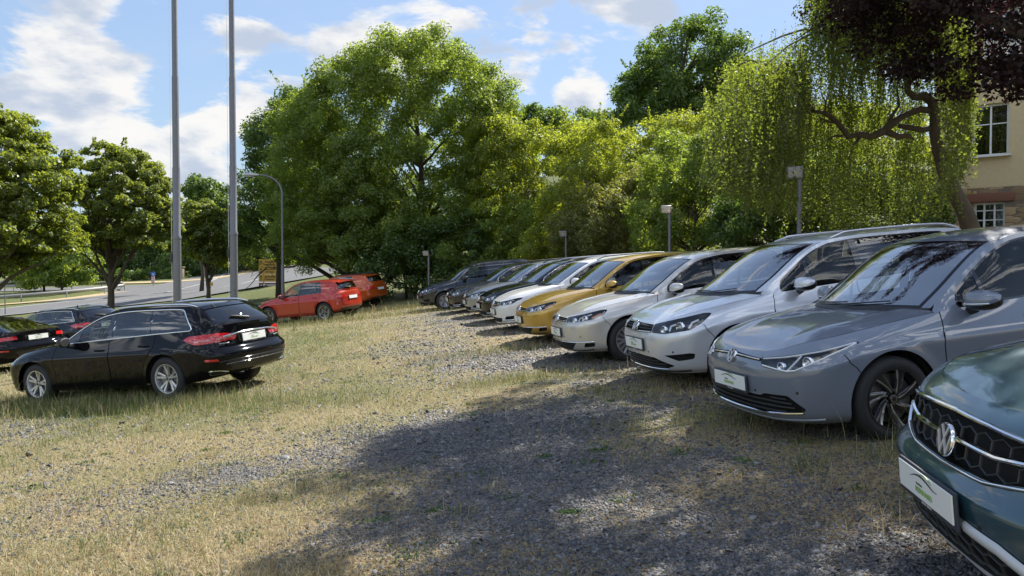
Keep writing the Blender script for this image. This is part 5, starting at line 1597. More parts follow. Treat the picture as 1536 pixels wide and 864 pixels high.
def leaves(P, Nn, size, asp=.6, jitter=.8):
    """quads at points P with rough normals Nn"""
    n = len(P)
    nn = Nn + rng.normal(0, jitter, (n, 3)); nn /= np.linalg.norm(nn, axis=1, keepdims=True) + 1e-9
    r = rng.normal(0, 1, (n, 3)); u = np.cross(nn, r); u /= np.linalg.norm(u, axis=1, keepdims=True) + 1e-9
    w = np.cross(nn, u)
    s = (size * rng.uniform(.6, 1.35, n))[:, None]
    a = P - u * s * .5; c = P + u * s * .5; fold = nn * s * .10
    b = P + w * s * asp * .5 - u * s * .06 + fold; d = P - w * s * asp * .5 - u * s * .06 + fold
    V = np.stack([a, b, c, d], 1).reshape(-1, 3)
    return V, np.arange(n * 4).reshape(-1, 4)

def crown_points(lobes, nclump, rc, nleaf, shell=.55, flat=.75, seed=None, sprigs=0):
    """clump centres through the outer part of the lobes, then leaves through each clump"""
    vol = np.array([l[3] * l[4] * l[5] for l in lobes]) ** .72; pr = vol / vol.sum()
    C = []; O = []
    tries = 0
    while len(C) < nclump and tries < nclump * 12:
        tries += 1
        l = lobes[rng.choice(len(lobes), p=pr)]
        v = rng.normal(0, 1, 3); v /= np.linalg.norm(v)
        if v[2] < -.75: continue
        r = 1 - (1 - shell) * rng.random() ** 1.6
        p = np.array(l[:3]) + v * np.array(l[3:6]) * r
        q = [(((p - np.array(m_[:3])) / np.array(m_[3:6])) ** 2).sum() for m_ in lobes if m_ is not l]
        if q and min(q) < .55: continue
        C.append(p); O.append(v)
    C = np.array(C); O = np.array(O)
    k = rng.uniform(.55, 1.35, len(C)); cnt = np.maximum(4, (nleaf / len(C) * k ** 1.6 / np.mean(k ** 1.6))).astype(int)
    idx = np.repeat(np.arange(len(C)), cnt)
    n = len(idx)
    # each clump: a drooping, flattened spray of leaves
    g = rng.normal(0, 1, (n, 3)); g /= np.linalg.norm(g, axis=1, keepdims=True); g *= rng.random((n, 1)) ** .45
    rr = (rc * k)[idx][:, None]
    P = C[idx] + g * rr * np.array([1, 1, flat]); P[:, 2] -= .18 * rr[:, 0] * (g[:, 0] ** 2 + g[:, 1] ** 2)
    Nn = O[idx] * .5 + g * .5 + np.array([0, 0, .7])
    if sprigs:
        S = []; SN = []
        for _ in range(sprigs):
            i = rng.integers(len(C)); 
            if O[i][2] < -.1: continue
            dv = O[i] * .7 + np.array([0, 0, .8]) + rng.normal(0, .3, 3); dv /= np.linalg.norm(dv)
            ln = rng.uniform(.5, 1.3) * rc * 1.5
            t = rng.random(34); S.append(C[i] + dv * (rc * .6 + ln * t)[:, None] + rng.normal(0, .09, (34, 3)) * (rc * 1.3) * (1.1 - t)[:, None]); SN.append(np.tile(O[i] + [0, 0, .4], (34, 1)))
        P = np.vstack([P] + S); Nn = np.vstack([Nn] + SN)
    return P, Nn, C

def limb(p0, p1, r0, r1, sag=.0, n=6, wob=.05):
    p0 = np.array(p0, float); p1 = np.array(p1, float); pts = []
    ln = np.linalg.norm(p1 - p0)
    for i in range(n + 1):
        t = i / n; q = p0 + (p1 - p0) * t
        q = q + np.array([0, 0, sag * ln * math.sin(math.pi * t)]) + (rng.normal(0, wob, 3) * ln * .35 if 0 < i < n else 0)
        pts.append(tuple(q))
    return pts, [r0 + (r1 - r0) * (i / n) ** .8 for i in range(n + 1)]

BARK = None
def make_tree(name, label, cat, base, trunk, lobes, lm, nclump, rc, nleaf, lsize, bark, group=None, limbs=18, shell=.55, sprigs=0, flat=.75, asp=.6, kids=('trunk', 'crown')):
    """trunk: list of (x,y,z,r) relative to base; lobes relative to base"""
    global rng
    import zlib
    rng = np.random.default_rng(zlib.crc32(label.encode()))
    root = empty(name, base); tag(root, label, cat, group)
    P, Nn, C = crown_points(lobes, nclump, rc, nleaf, shell, flat, sprigs=sprigs)
    V, Fq = leaves(P, Nn, lsize, asp)
    tb = MB()
    tb.tube([t[:3] for t in trunk], [t[3] for t in trunk], 10)
    tp = np.array([t[:3] for t in trunk]); tr_ = [t[3] for t in trunk]
    o = rng.permutation(len(C))[:limbs]
    for i in o:
        c = C[i]
        h = np.clip((c[2] - tp[0, 2]) / (tp[-1, 2] - tp[0, 2]) - rng.uniform(.12, .4), .22, 1.0) * (len(tp) - 1)
        j = int(min(h, len(tp) - 2)); f = h - j
        s = tp[j] * (1 - f) + tp[j + 1] * f; r0 = (tr_[j] * (1 - f) + tr_[j + 1] * f) * .62
        pts, rad = limb(s, c, max(.02, r0), .012, .06); tb.tube(pts, rad, 6, cap=False)
        for _ in range(2):
            k = C[rng.integers(len(C))]
            if np.linalg.norm(k - c) < 2.6 * rc + .8:
                pts2, rad2 = limb(pts[3], k, rad[3] * .6, .008, .04, 4); tb.tube(pts2, rad2, 5, cap=False)
    tb.build(kids[0], bark, root, True, None)
    obj(kids[1], V, Fq, lm, root, smooth=False)
    return root

def bark_mat(name, col, col2, scale=6.0):
    if name in MATS: return MATS[name]
    m, nt, out = nmat(name)
    b = N(nt, 'ShaderNodeBsdfPrincipled'); b.inputs['Roughness'].default_value = .9
    tc = N(nt, 'ShaderNodeTexCoord'); mp = N(nt, 'ShaderNodeMapping'); mp.inputs['Scale'].default_value = (1, 1, .35)
    nz = N(nt, 'ShaderNodeTexNoise', Scale=scale, Detail=8.0, Roughness=.7)
    L(nt, tc.outputs['Object'], mp.inputs[0]); L(nt, mp.outputs[0], nz.inputs['Vector'])
    mx = N(nt, 'ShaderNodeMix', data_type='RGBA'); mx.inputs[6].default_value = c4(col); mx.inputs[7].default_value = c4(col2)
    L(nt, nz.outputs['Fac'], mx.inputs[0]); L(nt, mx.outputs[2], b.inputs['Base Color'])
    bp = N(nt, 'ShaderNodeBump', Strength=.8, Distance=.05); L(nt, nz.outputs['Fac'], bp.inputs['Height']); L(nt, bp.outputs[0], b.inputs['Normal'])
    L(nt, b.outputs[0], out.inputs[0]); MATS[name] = m
    return m
# ------------------------------------------------------------------ the setting: road, rails, poles, signs, house
def drape(pts, w, lift_=.06, step=2.0):
    P = np.array(pts, float); t = np.concatenate([[0], np.cumsum(np.linalg.norm(np.diff(P, axis=0), axis=1))])
    s = np.linspace(0, t[-1], int(t[-1] / step) + 2)
    x = pchip(t, P[:, 0])(s); y = pchip(t, P[:, 1])(s)
    tx, ty = np.gradient(x), np.gradient(y); l = np.hypot(tx, ty); nx, ny = -ty / l, tx / l
    ww = np.interp(s, t, w) if not np.isscalar(w) else np.full(len(s), w)
    cols = np.linspace(-.5, .5, 7)
    V = []
    for c in cols:
        X = x + nx * ww * c; Y = y + ny * ww * c
        V.append(np.stack([X, Y, gz(X, Y) + lift_], 1))
    V = np.stack(V, 1); n = len(s); m = len(cols)
    f = np.array([(i * m + j, i * m + j + 1, (i + 1) * m + j + 1, (i + 1) * m + j) for i in range(n - 1) for j in range(m - 1)])
    return V.reshape(-1, 3), f, np.stack([x, y], 1), np.stack([nx, ny], 1)

def gpt(px, d):
    return ((px - 768) / F_PX * d, d)

def build_road():
    asp = pbr('asphalt', (.115, .113, .112), .85, bump=.3, bscale=30, var=.15)
    white = pbr('road_paint', (.62, .62, .60), .7)
    mains = [gpt(-300, 60), gpt(-100, 61), gpt(0, 62), gpt(100, 67), gpt(170, 69), gpt(240, 69), gpt(300, 71), gpt(345, 84), gpt(384, 120), gpt(420, 150), gpt(470, 190)]
    V, f, c, n = drape(mains, [8, 8, 8, 9, 14, 26, 34, 24, 11, 7, 7], .07)
    o = obj('road', V, f, asp); tag(o, kind='structure')
    side = [gpt(-120, 98), gpt(0, 94), gpt(90, 92), gpt(170, 90), gpt(230, 86), gpt(262, 82)]
    V, f, c2, n2 = drape(side, [6, 6, 6, 7, 9, 12], .062)
    o = obj('side_road', V, f, asp); tag(o, kind='structure')
    mk = MB()
    for sgn, k0, k1 in ((1, 0, 46), (-1, 0, 44)):
        for i in range(k0, min(k1, len(c) - 1)):
            q = []
            for j in (i, i + 1):
                for e in (-.07, .07):
                    hw = np.interp(j, [0, len(c)], [3.6, 3.6]) 
                    x, y = c[j] + n[j] * (sgn * hw + e); q.append((x, y, gzf(x, y) + .09))
            mk.add(q, [(0, 1, 3, 2)])
    o = mk.build('road_marking', white, smooth=False); tag(o, kind='structure')
    verge = pbr('dry_verge', (.36, .28, .15), .95, var=.25, bscale=2.0)
    V, f, _, _ = drape([gpt(388, 118), gpt(360, 108), gpt(320, 101), gpt(260, 98), gpt(190, 100), gpt(150, 103)], [2, 2.4, 3, 4, 3, 2], .10)
    o = obj('verge', V, f, verge); tag(o, kind='structure')
    V, f, _, _ = drape([gpt(-40, 69), gpt(60, 72), gpt(130, 76), gpt(185, 81)], [1.2, 1.6, 2.4, 4], .09)
    o = obj('dirt_verge', V, f, verge); tag(o, kind='structure')

def guard_rail(path, label, hz=.75):
    P = np.array(path); t = np.concatenate([[0], np.cumsum(np.linalg.norm(np.diff(P, axis=0), axis=1))])
    s = np.arange(0, t[-1], .8); x = pchip(t, P[:, 0])(s); y = pchip(t, P[:, 1])(s); z = gz(x, y)
    root = empty('guard_rail', (x[0], y[0], z[0])); tag(root, label, 'guard rail', 'guard rails along the road')
    o0 = np.array([x[0], y[0], z[0]])
    tx, ty = np.gradient(x), np.gradient(y); l = np.hypot(tx, ty); nx, ny = -ty / l, tx / l
    prof = [(.0, .0), (.05, .04), (.05, .09), (.0, .14), (0, .18), (.05, .22), (.05, .27), (.0, .31), (-.01, .31), (-.01, 0)]
    V = np.stack([np.stack([x + nx * a, y + ny * a, z + hz - .31 + b], 1) for a, b in prof], 1) - o0
    m = len(prof); f = [(i * m + j, i * m + (j + 1) % m, (i + 1) * m + (j + 1) % m, (i + 1) * m + j) for i in range(len(s) - 1) for j in range(m)]
    gal = pbr('galvanised', (.30, .30, .29), .6, .3, bump=.1, bscale=20, var=.15)
    obj('rail', V.reshape(-1, 3), f, gal, root, True)
    for q in np.arange(1, t[-1], 4.0):
        i = int(q / .8); pm = MB(); pm.box((x[i] - nx[i] * .08 - o0[0], y[i] - ny[i] * .08 - o0[1], z[i] + .3 - o0[2]), (.10, .08, .80)); pm.build('post', gal, root, False)

def build_props():
    gal = pbr('pole_galvanised', (.17, .175, .19), .5, .35, bump=.12, bscale=25, var=.2)
    gald = pbr('pole_painted_grey', (.24, .25, .27), .45, .5)
    # two flag poles
    for px, d, lab in ((266, 20.0, 'tall grey steel flagpole rising behind the black estate car, left of the pair'), (351, 20.6, 'tall grey steel flagpole beside the street lamp, right of the pair')):
        x = (px - 768) / F_PX * d; z = gzf(x, d)
        r = empty('flagpole', (x, d, z)); tag(r, lab, 'flagpole', 'flagpoles by the road')
        m = MB(); m.lathe([(0, 0), (.105, 0), (.105, 3.05), (.115, 3.06), (.115, 3.13), (.098, 3.16), (.098, 4.95), (.088, 5.0), (.085, 7.4), (.074, 7.45), (.068, 12.5), (0, 12.5)], 20); m.build('pole', gal, r, True)
        m = MB(); m.lathe([(0, 12.5), (.09, 12.52), (.10, 12.6), (.06, 12.68), (0, 12.7)], 12); m.build('pole_cap', gal, r)
        m = MB(); m.tube([(-.145, 0, 1.2), (-.14, 0, 12.4)], .005, 4); m.build('halyard', pbr('rope_white', (.55, .55, .53), .8), r)
        m = MB(); m.box((-.15, 0, 2.55), (.07, .06, .22), bev=.01); m.box((-.13, 0, 2.70), (.12, .03, .03)); m.build('cleat', pbr('black_iron', (.03, .03, .03), .5), r, True)
    # curved street lamp
    d = 38.0; x = (424 - 768) / F_PX * d; z = gzf(x, d); H = CAM_Z + (HZ - 262) / F_PX * d - z
    r = empty('street_lamp', (x, d, z)); tag(r, 'grey curved street lamp standing behind the red crossover', 'street lamp')
    m = MB(); m.lathe([(0, 0), (.085, 0), (.085, 2.4), (.06, 2.5), (.058, H - 1.0)], 16)
    arc = [(-(1.05) * (1 - math.cos(a)), 0, H - 1.0 + .95 * math.sin(a)) for a in np.linspace(0, R(80), 10)]; arc.append((-1.25, .0, H - .03))
    m.tube(arc, [.058 - .002 * i for i in range(len(arc))], 12); m.build('pole', gal, r)
    m = MB()
    for i in range(13):
        pass
    prof = [(0, -.42), (.10, -.36), (.16, -.2), (.17, 0), (.12, .24), (.06, .38), (0, .42)]
    v, f = lathe(prof, 16, 'x'); m.add([(a - 1.55, b * .95, c * .62 + H - .02 + a * -.02) for a, b, c in v], f)
    m.build('lamp_head', pbr('lamp_shell', (.50, .51, .52), .4, .2), r)
    m = MB(); v, f = lathe([(0, -.26), (.10, -.2), (.12, 0), (.08, .18), (0, .24)], 14, 'x'); m.add([(a - 1.6, b, c * .6 + H - .08) for a, b, c in v], f); m.build('lamp_glass', pbr('lamp_diffuser', (.6, .6, .55), .3), r)
    # floodlights on posts behind the row
    for px, top, d, lab in ((1198, 262, 14.3, 'floodlight on a galvanised post in front of the weeping birch, the nearest one'), (1004, 316, 22.0, 'floodlight on a post above the silver hatchback roof, second from the right'), (849, 352, 29.0, 'floodlight on a post above the white car roof, third from the right'), (643, 381, 33.5, 'floodlight on a thin post left of the dark van, the farthest one')):
        x = (px - 768) / F_PX * d; z = gzf(x, d); h = CAM_Z + (HZ - top) / F_PX * d - z
        r = empty('floodlight', (x, d, z)); tag(r, lab, 'floodlight', 'floodlights behind the row of cars')
        m = MB(); m.lathe([(0, 0), (.042, 0), (.042, h), (0, h)], 14); m.build('post', gal, r, True)
        rot = Matrix.Rotation(R(-18), 3, 'Z') @ Matrix.Rotation(R(22), 3, 'X')
        k = .125 + .025; m = MB(); c = Vector((-.12, -.08, h + .03))
        m.box(c, (.29, .06, .23), rot, bev=.012); 
        for i in range(6): m.box(c + rot @ Vector((-.11 + .044 * i, .05, 0)), (.012, .05, .19), rot)
        hd = m.build('lamp_housing', pbr('lamp_alu', (.33, .34, .36), .4, .6), r, True)
        m = MB(); m.box(c + rot @ Vector((0, -.032, 0)), (.245, .006, .185), rot); m.build('lamp_window', pbr('flood_reflector', (.72, .72, .70), .2, .6), hd, False)
        m = MB(); m.box(c + rot @ Vector((0, -.037, 0)), (.05, .004, .05), rot); m.build('led_panel', pbr('led_yellow', (.65, .55, .25), .4), hd, False)
        m = MB(); m.tube([(0, 0, h - .06), (.02, -.02, h + .02), tuple(c + rot @ Vector((.16, .0, 0)))], .014, 6); m.tube([(.03, 0, h - .10), (.085, .01, h - .02), (.07, 0, h + .07), (0, .0, h + .08)], .009, 6); m.build('bracket', pbr('black_iron', (.03, .03, .03), .5), r)
    # yellow direction board
    d = 60.0; x = (404 - 768) / F_PX * d; z = gzf(x, d)
    zt, zb = CAM_Z - (389 - HZ) / F_PX * d - z, CAM_Z - (424.5 - HZ) / F_PX * d - z; w = 31.5 / F_PX * d
    zg = min(0, 0)
    r = empty('direction_sign', (x, d, z)); tag(r, 'yellow direction board with a brown strip standing behind the red crossover', 'road sign')
    yel = pbr('sign_yellow', (.42, .25, .03), .5); blk = pbr('sign_black', (.02, .02, .02), .5); brn = pbr('sign_brown', (.16, .05, .03), .5); wht = pbr('sign_white', (.7, .7, .68), .5)
    for sx in (-.28, .32):
        m = MB(); m.tube([(sx * w, .06, -1.5), (sx * w, .06, zt)], .045, 8); m.build('sign_post', gal, r)
    hs = (zt - zb)
    for a, b in ((1.0, .68), (.67, .38), (.37, .06)):
        m = MB(); m.box((0, 0, zb + hs * (a + b) / 2), (w, .04, hs * (a - b)), bev=.01); pn = m.build('sign_panel', yel, r, False)
        m = MB(); zc = zb + hs * (a + b) / 2; hh = hs * (a - b)
        m.box((-w * .39, -.024, zc), (.05, .004, hh * .5)); m.add([(-w * .39 - .12, -.024, zc + hh * .12), (-w * .39 + .12, -.024, zc + hh * .12), (-w * .39, -.024, zc + hh * .36)], [(0, 1, 2)])
        for k, (l0, zz) in enumerate(((.50, .16), (.42, -.18))): 
            for q in range(6): m.box((-w * .15 + q * w * l0 / 6, -.024, zc + hh * zz), (w * l0 / 6 * .72, .004, hh * .15))
        m.build('sign_lettering', blk, pn, False)
    m = MB(); m.box((0, 0, zb - hs * .09), (w, .04, hs * .20), bev=.01); pn = m.build('tourist_panel', brn, r, False)
    m = MB(); zc = zb - hs * .09; m.add([(-w * .44, -.023, zc), (-w * .37, -.023, zc + .07), (-w * .37, -.023, zc - .07)], [(0, 1, 2)]); m.box((-w * .35, -.023, zc), (.10, .004, .03)); m.box((-w * .24, -.023, zc), (w * .09, .004, hs * .12))
    for q in range(9): m.box((-w * .12 + q * w * .055, -.023, zc), (w * .04, .004, hs * .07))
    m.build('sign_symbol', wht, pn, False)
    # keep-right sign with chevron board
    d = 90.0; x = (229.5 - 768) / F_PX * d; z = gzf(x, d); S_ = d / F_PX
    r = empty('traffic_sign', (x, d, z)); tag(r, 'round blue arrow sign above a red and white striped board at the junction', 'road sign')
    zc = CAM_Z - (411 - HZ) * S_ - z
    m = MB(); m.tube([(0, .05, 0), (0, .05, zc + .3)], .04, 8); m.build('sign_post', gal, r)
    m = MB(); v, f = lathe([(0, 0), (.30, 0), (.30, .03), (0, .03)], 24, 'y'); m.add([(a, b - .02, c + zc) for a, b, c in v], f); bl = m.build('sign_disc', pbr('sign_blue', (.02, .12, .45), .4), r, True)
    m = MB(); v, f = stroke2d([(-.13, .13), (.12, -.12)], .07, 0, .004); m.add([(a, -.028 - c, b + zc) for a, b, c in v], f); v, f = stroke2d([(-.05, -.13), (.13, -.13), (.13, .05)], .07, 0, .004); m.add([(a, -.029 - c, b + zc) for a, b, c in v], f); m.build('sign_symbol', wht, bl, False)
    zq = CAM_Z - (419.5 - HZ) * S_ - z; m = MB(); m.box((0, 0, zq), (.42, .03, .86)); bd = m.build('chevron_board', wht, r, False)
    m = MB()
    for k in range(4):
        zz = zq - .34 + k * .22; m.add([(-.21, -.02, zz + .10), (-.21, -.02, zz), (.21, -.02, zz - .10 + .02), (.21, -.02, zz + .02)], [(0, 1, 2, 3)])
    m.build('stripe', pbr('sign_red', (.55, .05, .04), .5), bd, False)
    # small yellow route plate on a post, delineator posts, grey box on a post
    d = 70.0; x = (316 - 768) / F_PX * d; z = gzf(x, d); r = empty('route_marker', (x, d, z)); tag(r, 'small yellow route plate on a thin post beyond the black estate roof', 'road sign')
    zc = CAM_Z - (426 - HZ) / F_PX * d - z
    m = MB(); m.tube([(0, 0, 0), (0, 0, zc)], .03, 6); m.build('sign_post', gal, r); m = MB(); m.box((0, -.05, zc), (.48, .03, .32), bev=.01); m.build('sign_panel', yel, r, False)
    for px, d in ((181, 92.0), (319, 96.0)):
        x = (px - 768) / F_PX * d; z = gzf(x, d); r = empty('delineator_post', (x, d, z)); tag(r, 'white roadside marker post by the ' + ('tree trunk and guard rail end' if px == 181 else 'bend beside the right flagpole'), 'marker post', 'roadside marker posts')
        m = MB(); m.box((0, 0, .5), (.12, .10, 1.0), bev=.02); m.build('post', wht, r, True); m = MB(); m.box((0, 0, .80), (.125, .105, .18)); m.build('black_band', blk, r, False)
    d = 60.0; x = (7 - 768) / F_PX * d; z = gzf(x, d); r = empty('sign_post', (x, d, z)); tag(r, 'thin grey post with a small dark box at the far left edge', 'post')
    zc = CAM_Z - (422 - HZ) / F_PX * d - z
    m = MB(); m.tube([(0, 0, -.5), (0, 0, zc + .1)], .04, 8); m.build('pole', gal, r); m = MB(); m.box((.12, -.05, zc), (.34, .2, .30), bev=.02); m.build('box', gald, r, True)
    d = 105.0; x = (271 - 768) / F_PX * d; z = gzf(x, d); r = empty('gate_pillar', (x, d, z)); tag(r, 'short square stone pillar at the wood edge beyond the junction', 'pillar')
    st = pbr('pillar_stone', (.22, .17, .12), .9, bump=.4, bscale=8, var=.3); m = MB(); m.box((0, 0, .8), (.75, .75, 1.6), bev=.03); m.build('shaft', st, r, True); m = MB(); m.box((0, 0, 1.68), (.95, .95, .16), bev=.03); m.build('capstone', st, r, True)
    guard_rail([gpt(-60, 70), gpt(0, 72), gpt(80, 75), gpt(160, 80), gpt(183, 83), gpt(186, 85), gpt(180, 87), gpt(150, 89), gpt(60, 90), gpt(-20, 92)], 'steel guard rail that bends round the verge in front of the junction', .8)
    guard_rail([gpt(-20, 108), gpt(60, 107), gpt(155, 106)], 'straight pale guard rail on the far side of the side road', .8)

def build_house():
    # the facade turns its left end away from the camera
    d0 = 25.5; P0 = np.array([(1455 - 768) / F_PX * d0, d0]); u = np.array([.79, -.613]); nrm = np.array([-.613, -.79])
    zg = 1.6
    r = empty('house', (P0[0], P0[1], zg)); tag(r, 'ochre plastered house with a stone base and timbered upper storey behind the birch', 'house')
    M_ = Matrix(((u[0], -nrm[0], 0, 0), (u[1], -nrm[1], 0, 0), (0, 0, 1, 0), (0, 0, 0, 1)))   # local x along facade (to the right), y into the house
    r.matrix_world = Matrix.Translation((P0[0], P0[1], zg)) @ M_
    def Z(py): return CAM_Z - (py - HZ) / F_PX * d0 - zg
    zs, zsill, ztim = Z(283), Z(236), Z(120)
    x0, x1, D, top = -1.15, 11.0, 8.0, Z(-70)
    def wall_with_holes(name, xa, xb, za, zb, holes, mat, th=.4, y=0):
        xs = sorted(set([xa, xb] + [h[0] for h in holes] + [h[1] for h in holes])); zs_ = sorted(set([za, zb] + [h[2] for h in holes] + [h[3] for h in holes]))
        m = MB()
        for i in range(len(xs) - 1):
            for j in range(len(zs_) - 1):
                cx, cz = (xs[i] + xs[i + 1]) / 2, (zs_[j] + zs_[j + 1]) / 2
                if any(h[0] < cx < h[1] and h[2] < cz < h[3] for h in holes): continue
                m.add([(xs[i], y, zs_[j]), (xs[i + 1], y, zs_[j]), (xs[i + 1], y, zs_[j + 1]), (xs[i], y, zs_[j + 1])], [(0, 1, 2, 3)])
        for h in holes:
            q = [(h[0], h[2]), (h[1], h[2]), (h[1], h[3]), (h[0], h[3])]
            for k in range(4):
                a, b = q[k], q[(k + 1) % 4]; m.add([(a[0], y, a[1]), (b[0], y, b[1]), (b[0], y + th * .6, b[1]), (a[0], y + th * .6, a[1])], [(0, 1, 2, 3)])
        # end walls
        for xx in (xa, xb): m.add([(xx, y, za), (xx, D, za), (xx, D, zb), (xx, y, zb)], [(0, 1, 2, 3)])
        m.add([(xa, D, za), (xb, D, za), (xb, D, zb), (xa, D, zb)], [(0, 1, 2, 3)])
        return m.build(name, mat, r, False)
    pl = pbr('ochre_plaster', (.60, .48, .28), .9, bump=.25, bscale=9, var=.12)
    # sandstone rubble
    if 'rubble' not in MATS:
        m, nt, out = nmat('rubble'); b = N(nt, 'ShaderNodeBsdfPrincipled'); b.inputs['Roughness'].default_value = .9
        tc = N(nt, 'ShaderNodeTexCoord'); mp = N(nt, 'ShaderNodeMapping'); mp.inputs['Scale'].default_value = (2.2, 2.2, 4.2); L(nt, tc.outputs['Object'], mp.inputs[0])
        br = N(nt, 'ShaderNodeTexVoronoi', Scale=1.0, distance='CHEBYCHEV'); br.inputs['Randomness'].default_value = .75; L(nt, mp.outputs[0], br.inputs['Vector'])
        ed = N(nt, 'ShaderNodeTexVoronoi', Scale=1.0, distance='CHEBYCHEV', feature='F2'); ed.inputs['Randomness'].default_value = .75; L(nt, mp.outputs[0], ed.inputs['Vector'])
        df = N(nt, 'ShaderNodeMath', operation='SUBTRACT'); L(nt, ed.outputs['Distance'], df.inputs[0]); L(nt, br.outputs['Distance'], df.inputs[1])
        sp = N(nt, 'ShaderNodeSeparateColor'); L(nt, br.outputs['Color'], sp.inputs[0])
        rp = N(nt, 'ShaderNodeValToRGB'); e = rp.color_ramp.elements; e[0].color = (.20, .13, .07, 1); e[1].color = (.48, .36, .22, 1); e2 = e.new(.5); e2.color = (.38, .26, .13, 1); L(nt, sp.outputs[0], rp.inputs[0])
        st = N(nt, 'ShaderNodeMath', operation='GREATER_THAN'); st.inputs[1].default_value = .07; L(nt, df.outputs[0], st.inputs[0])
        mx = N(nt, 'ShaderNodeMix', data_type='RGBA'); mx.inputs[6].default_value = (.17, .14, .11, 1); L(nt, st.outputs[0], mx.inputs[0]); L(nt, rp.outputs[0], mx.inputs[7]); L(nt, mx.outputs[2], b.inputs['Base Color'])
        bp = N(nt, 'ShaderNodeBump', Strength=.8, Distance=.05); L(nt, df.outputs[0], bp.inputs['Height']); L(nt, bp.outputs[0], b.inputs['Normal']); L(nt, b.outputs[0], out.inputs[0]); MATS['rubble'] = m
    red = pbr('red_sandstone', (.20, .085, .055), .85, bump=.3, bscale=12, var=.2)
    infill = pbr('cream_infill', (.62, .56, .46), .9, var=.08, bscale=5); timb = pbr('red_timber', (.085, .022, .018), .7, bump=.3, bscale=15)
    wwht = pbr('window_white', (.75, .76, .76), .35); gl = glass('house_glass', (.25, .28, .30), .10)
    wx = [(.0, 1.05), (2.55, 3.6), (5.1, 6.15), (7.6, 8.65)]
    bw = [(.08, .98), (2.63, 3.53), (5.2, 6.1), (7.7, 8.6)]
    zb0, zb1 = Z(352), Z(305)
    wall_with_holes('stone_base', x0 - .03, x1 + .03, -1.2, zs, [(a, b, zb0, zb1) for a, b in bw], MATS['rubble'], y=-.04)
    wall_with_holes('wall', x0, x1, zs, ztim, [(a, b, zsill, zsill + 1.75) for a, b in wx], pl)
    zu = Z(92); wall_with_holes('upper_wall', x0 - .02, x1 + .02, ztim, top, [(a + .35, b + .25, zu, zu + 1.5) for a, b in wx], infill, y=-.10)
    def window(xa, xb, za, zb, y, bars, sill=True):
        m = MB(); w = .07
        for c, s in ((((xa + xb) / 2, y, za + w / 2), (xb - xa, .08, w)), (((xa + xb) / 2, y, zb - w / 2), (xb - xa, .08, w)), ((xa + w / 2, y, (za + zb) / 2), (w, .08, zb - za - 2 * w)), ((xb - w / 2, y, (za + zb) / 2), (w, .08, zb - za - 2 * w))): m.box(c, s)
        for bx in bars[0]: m.box((xa + (xb - xa) * bx, y - .01, (za + zb) / 2), (.055, .07, zb - za - 2 * w))
        for bz in bars[1]: m.box(((xa + xb) / 2, y + .005, za + (zb - za) * bz), (xb - xa - 2 * w, .05, .035))
        if sill: m.box(((xa + xb) / 2, -.03, za - .035), (xb - xa + .16, .32, .05))
        f = m.build('window', wwht, r, False)
        m = MB(); m.box(((xa + xb) / 2, y + .015, (za + zb) / 2), (xb - xa - .1, .012, zb - za - .1)); m.build('pane', gl, f, False)
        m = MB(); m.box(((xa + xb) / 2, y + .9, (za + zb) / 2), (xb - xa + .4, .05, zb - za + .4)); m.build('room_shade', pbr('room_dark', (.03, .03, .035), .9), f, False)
        if sill:
            m = MB()
            for q in range(5): m.tube([(xa + .12 + q * .035, y + .10, za + .05), (xa + .13 + q * .035, y + .10, zb - .05)], .022, 6)
            for q in range(4): m.tube([(xb - .12 - q * .035, y + .10, za + .05), (xb - .13 - q * .035, y + .10, zb - .05)], .022, 6)
            m.build('curtain', pbr('curtain_white', (.6, .6, .58), .9), f)
    for (a, b), (c, d_) in zip(wx, bw):
        window(a, b, zsill, zsill + 1.75, .20, ([.5], [.62]))
        window(c, d_, zb0, zb1, .14, ([.33, .66], [.45, .75]), False)
        window(a + .35, b + .25, zu, zu + 1.5, .06, ([.5], [.65]))
        m = MB(); m.box(((c + d_) / 2, -.06, zb1 + .16), (d_ - c + .5, .12, .30), bev=.02); m.build('lintel', red, r, True)
    tm = MB()
    for x in (x0 + .1, .2, 1.45, 2.75, 4.0, 5.3, 6.55, 7.85, 9.1, 10.6): tm.box((x, -.11, (ztim + top) / 2), (.20, .06, top - ztim))
    for z in (ztim + .1, zu - .15, zu + 1.6, top - .1): tm.box(((x0 + x1) / 2, -.118, z), (x1 - x0, .05, .20))
    tm.build('timber_frame', timb, r, False)
    # roof
    rm = MB(); o_ = .6; h = 4.2
    rm.add([(x0 - o_, -o_, top - .1), (x1 + o_, -o_, top - .1), (x1 + o_, D / 2, top + h), (x0 - o_, D / 2, top + h), (x0 - o_, D + o_, top - .1), (x1 + o_, D + o_, top - .1)], [(0, 1, 2, 3), (3, 2, 5, 4)])
    rm.add([(x0, 0, top), (x0, D, top), (x0, D / 2, top + h - .15)], [(0, 1, 2)]); rm.add([(x1, 0, top), (x1, D, top), (x1, D / 2, top + h - .15)], [(0, 1, 2)])
    rm.build('roof', pbr('roof_tile', (.20, .08, .05), .8, bump=.5, bscale=10, var=.2), r, False)

# ------------------------------------------------------------------ vegetation
def lob(base, px, py, d, rx, rz, ry=None):
    c = at(px, py, d) - np.array(base); k = d / F_PX
    return (c[0], c[1], c[2], rx * k, (ry if ry else rx * k), rz * k)

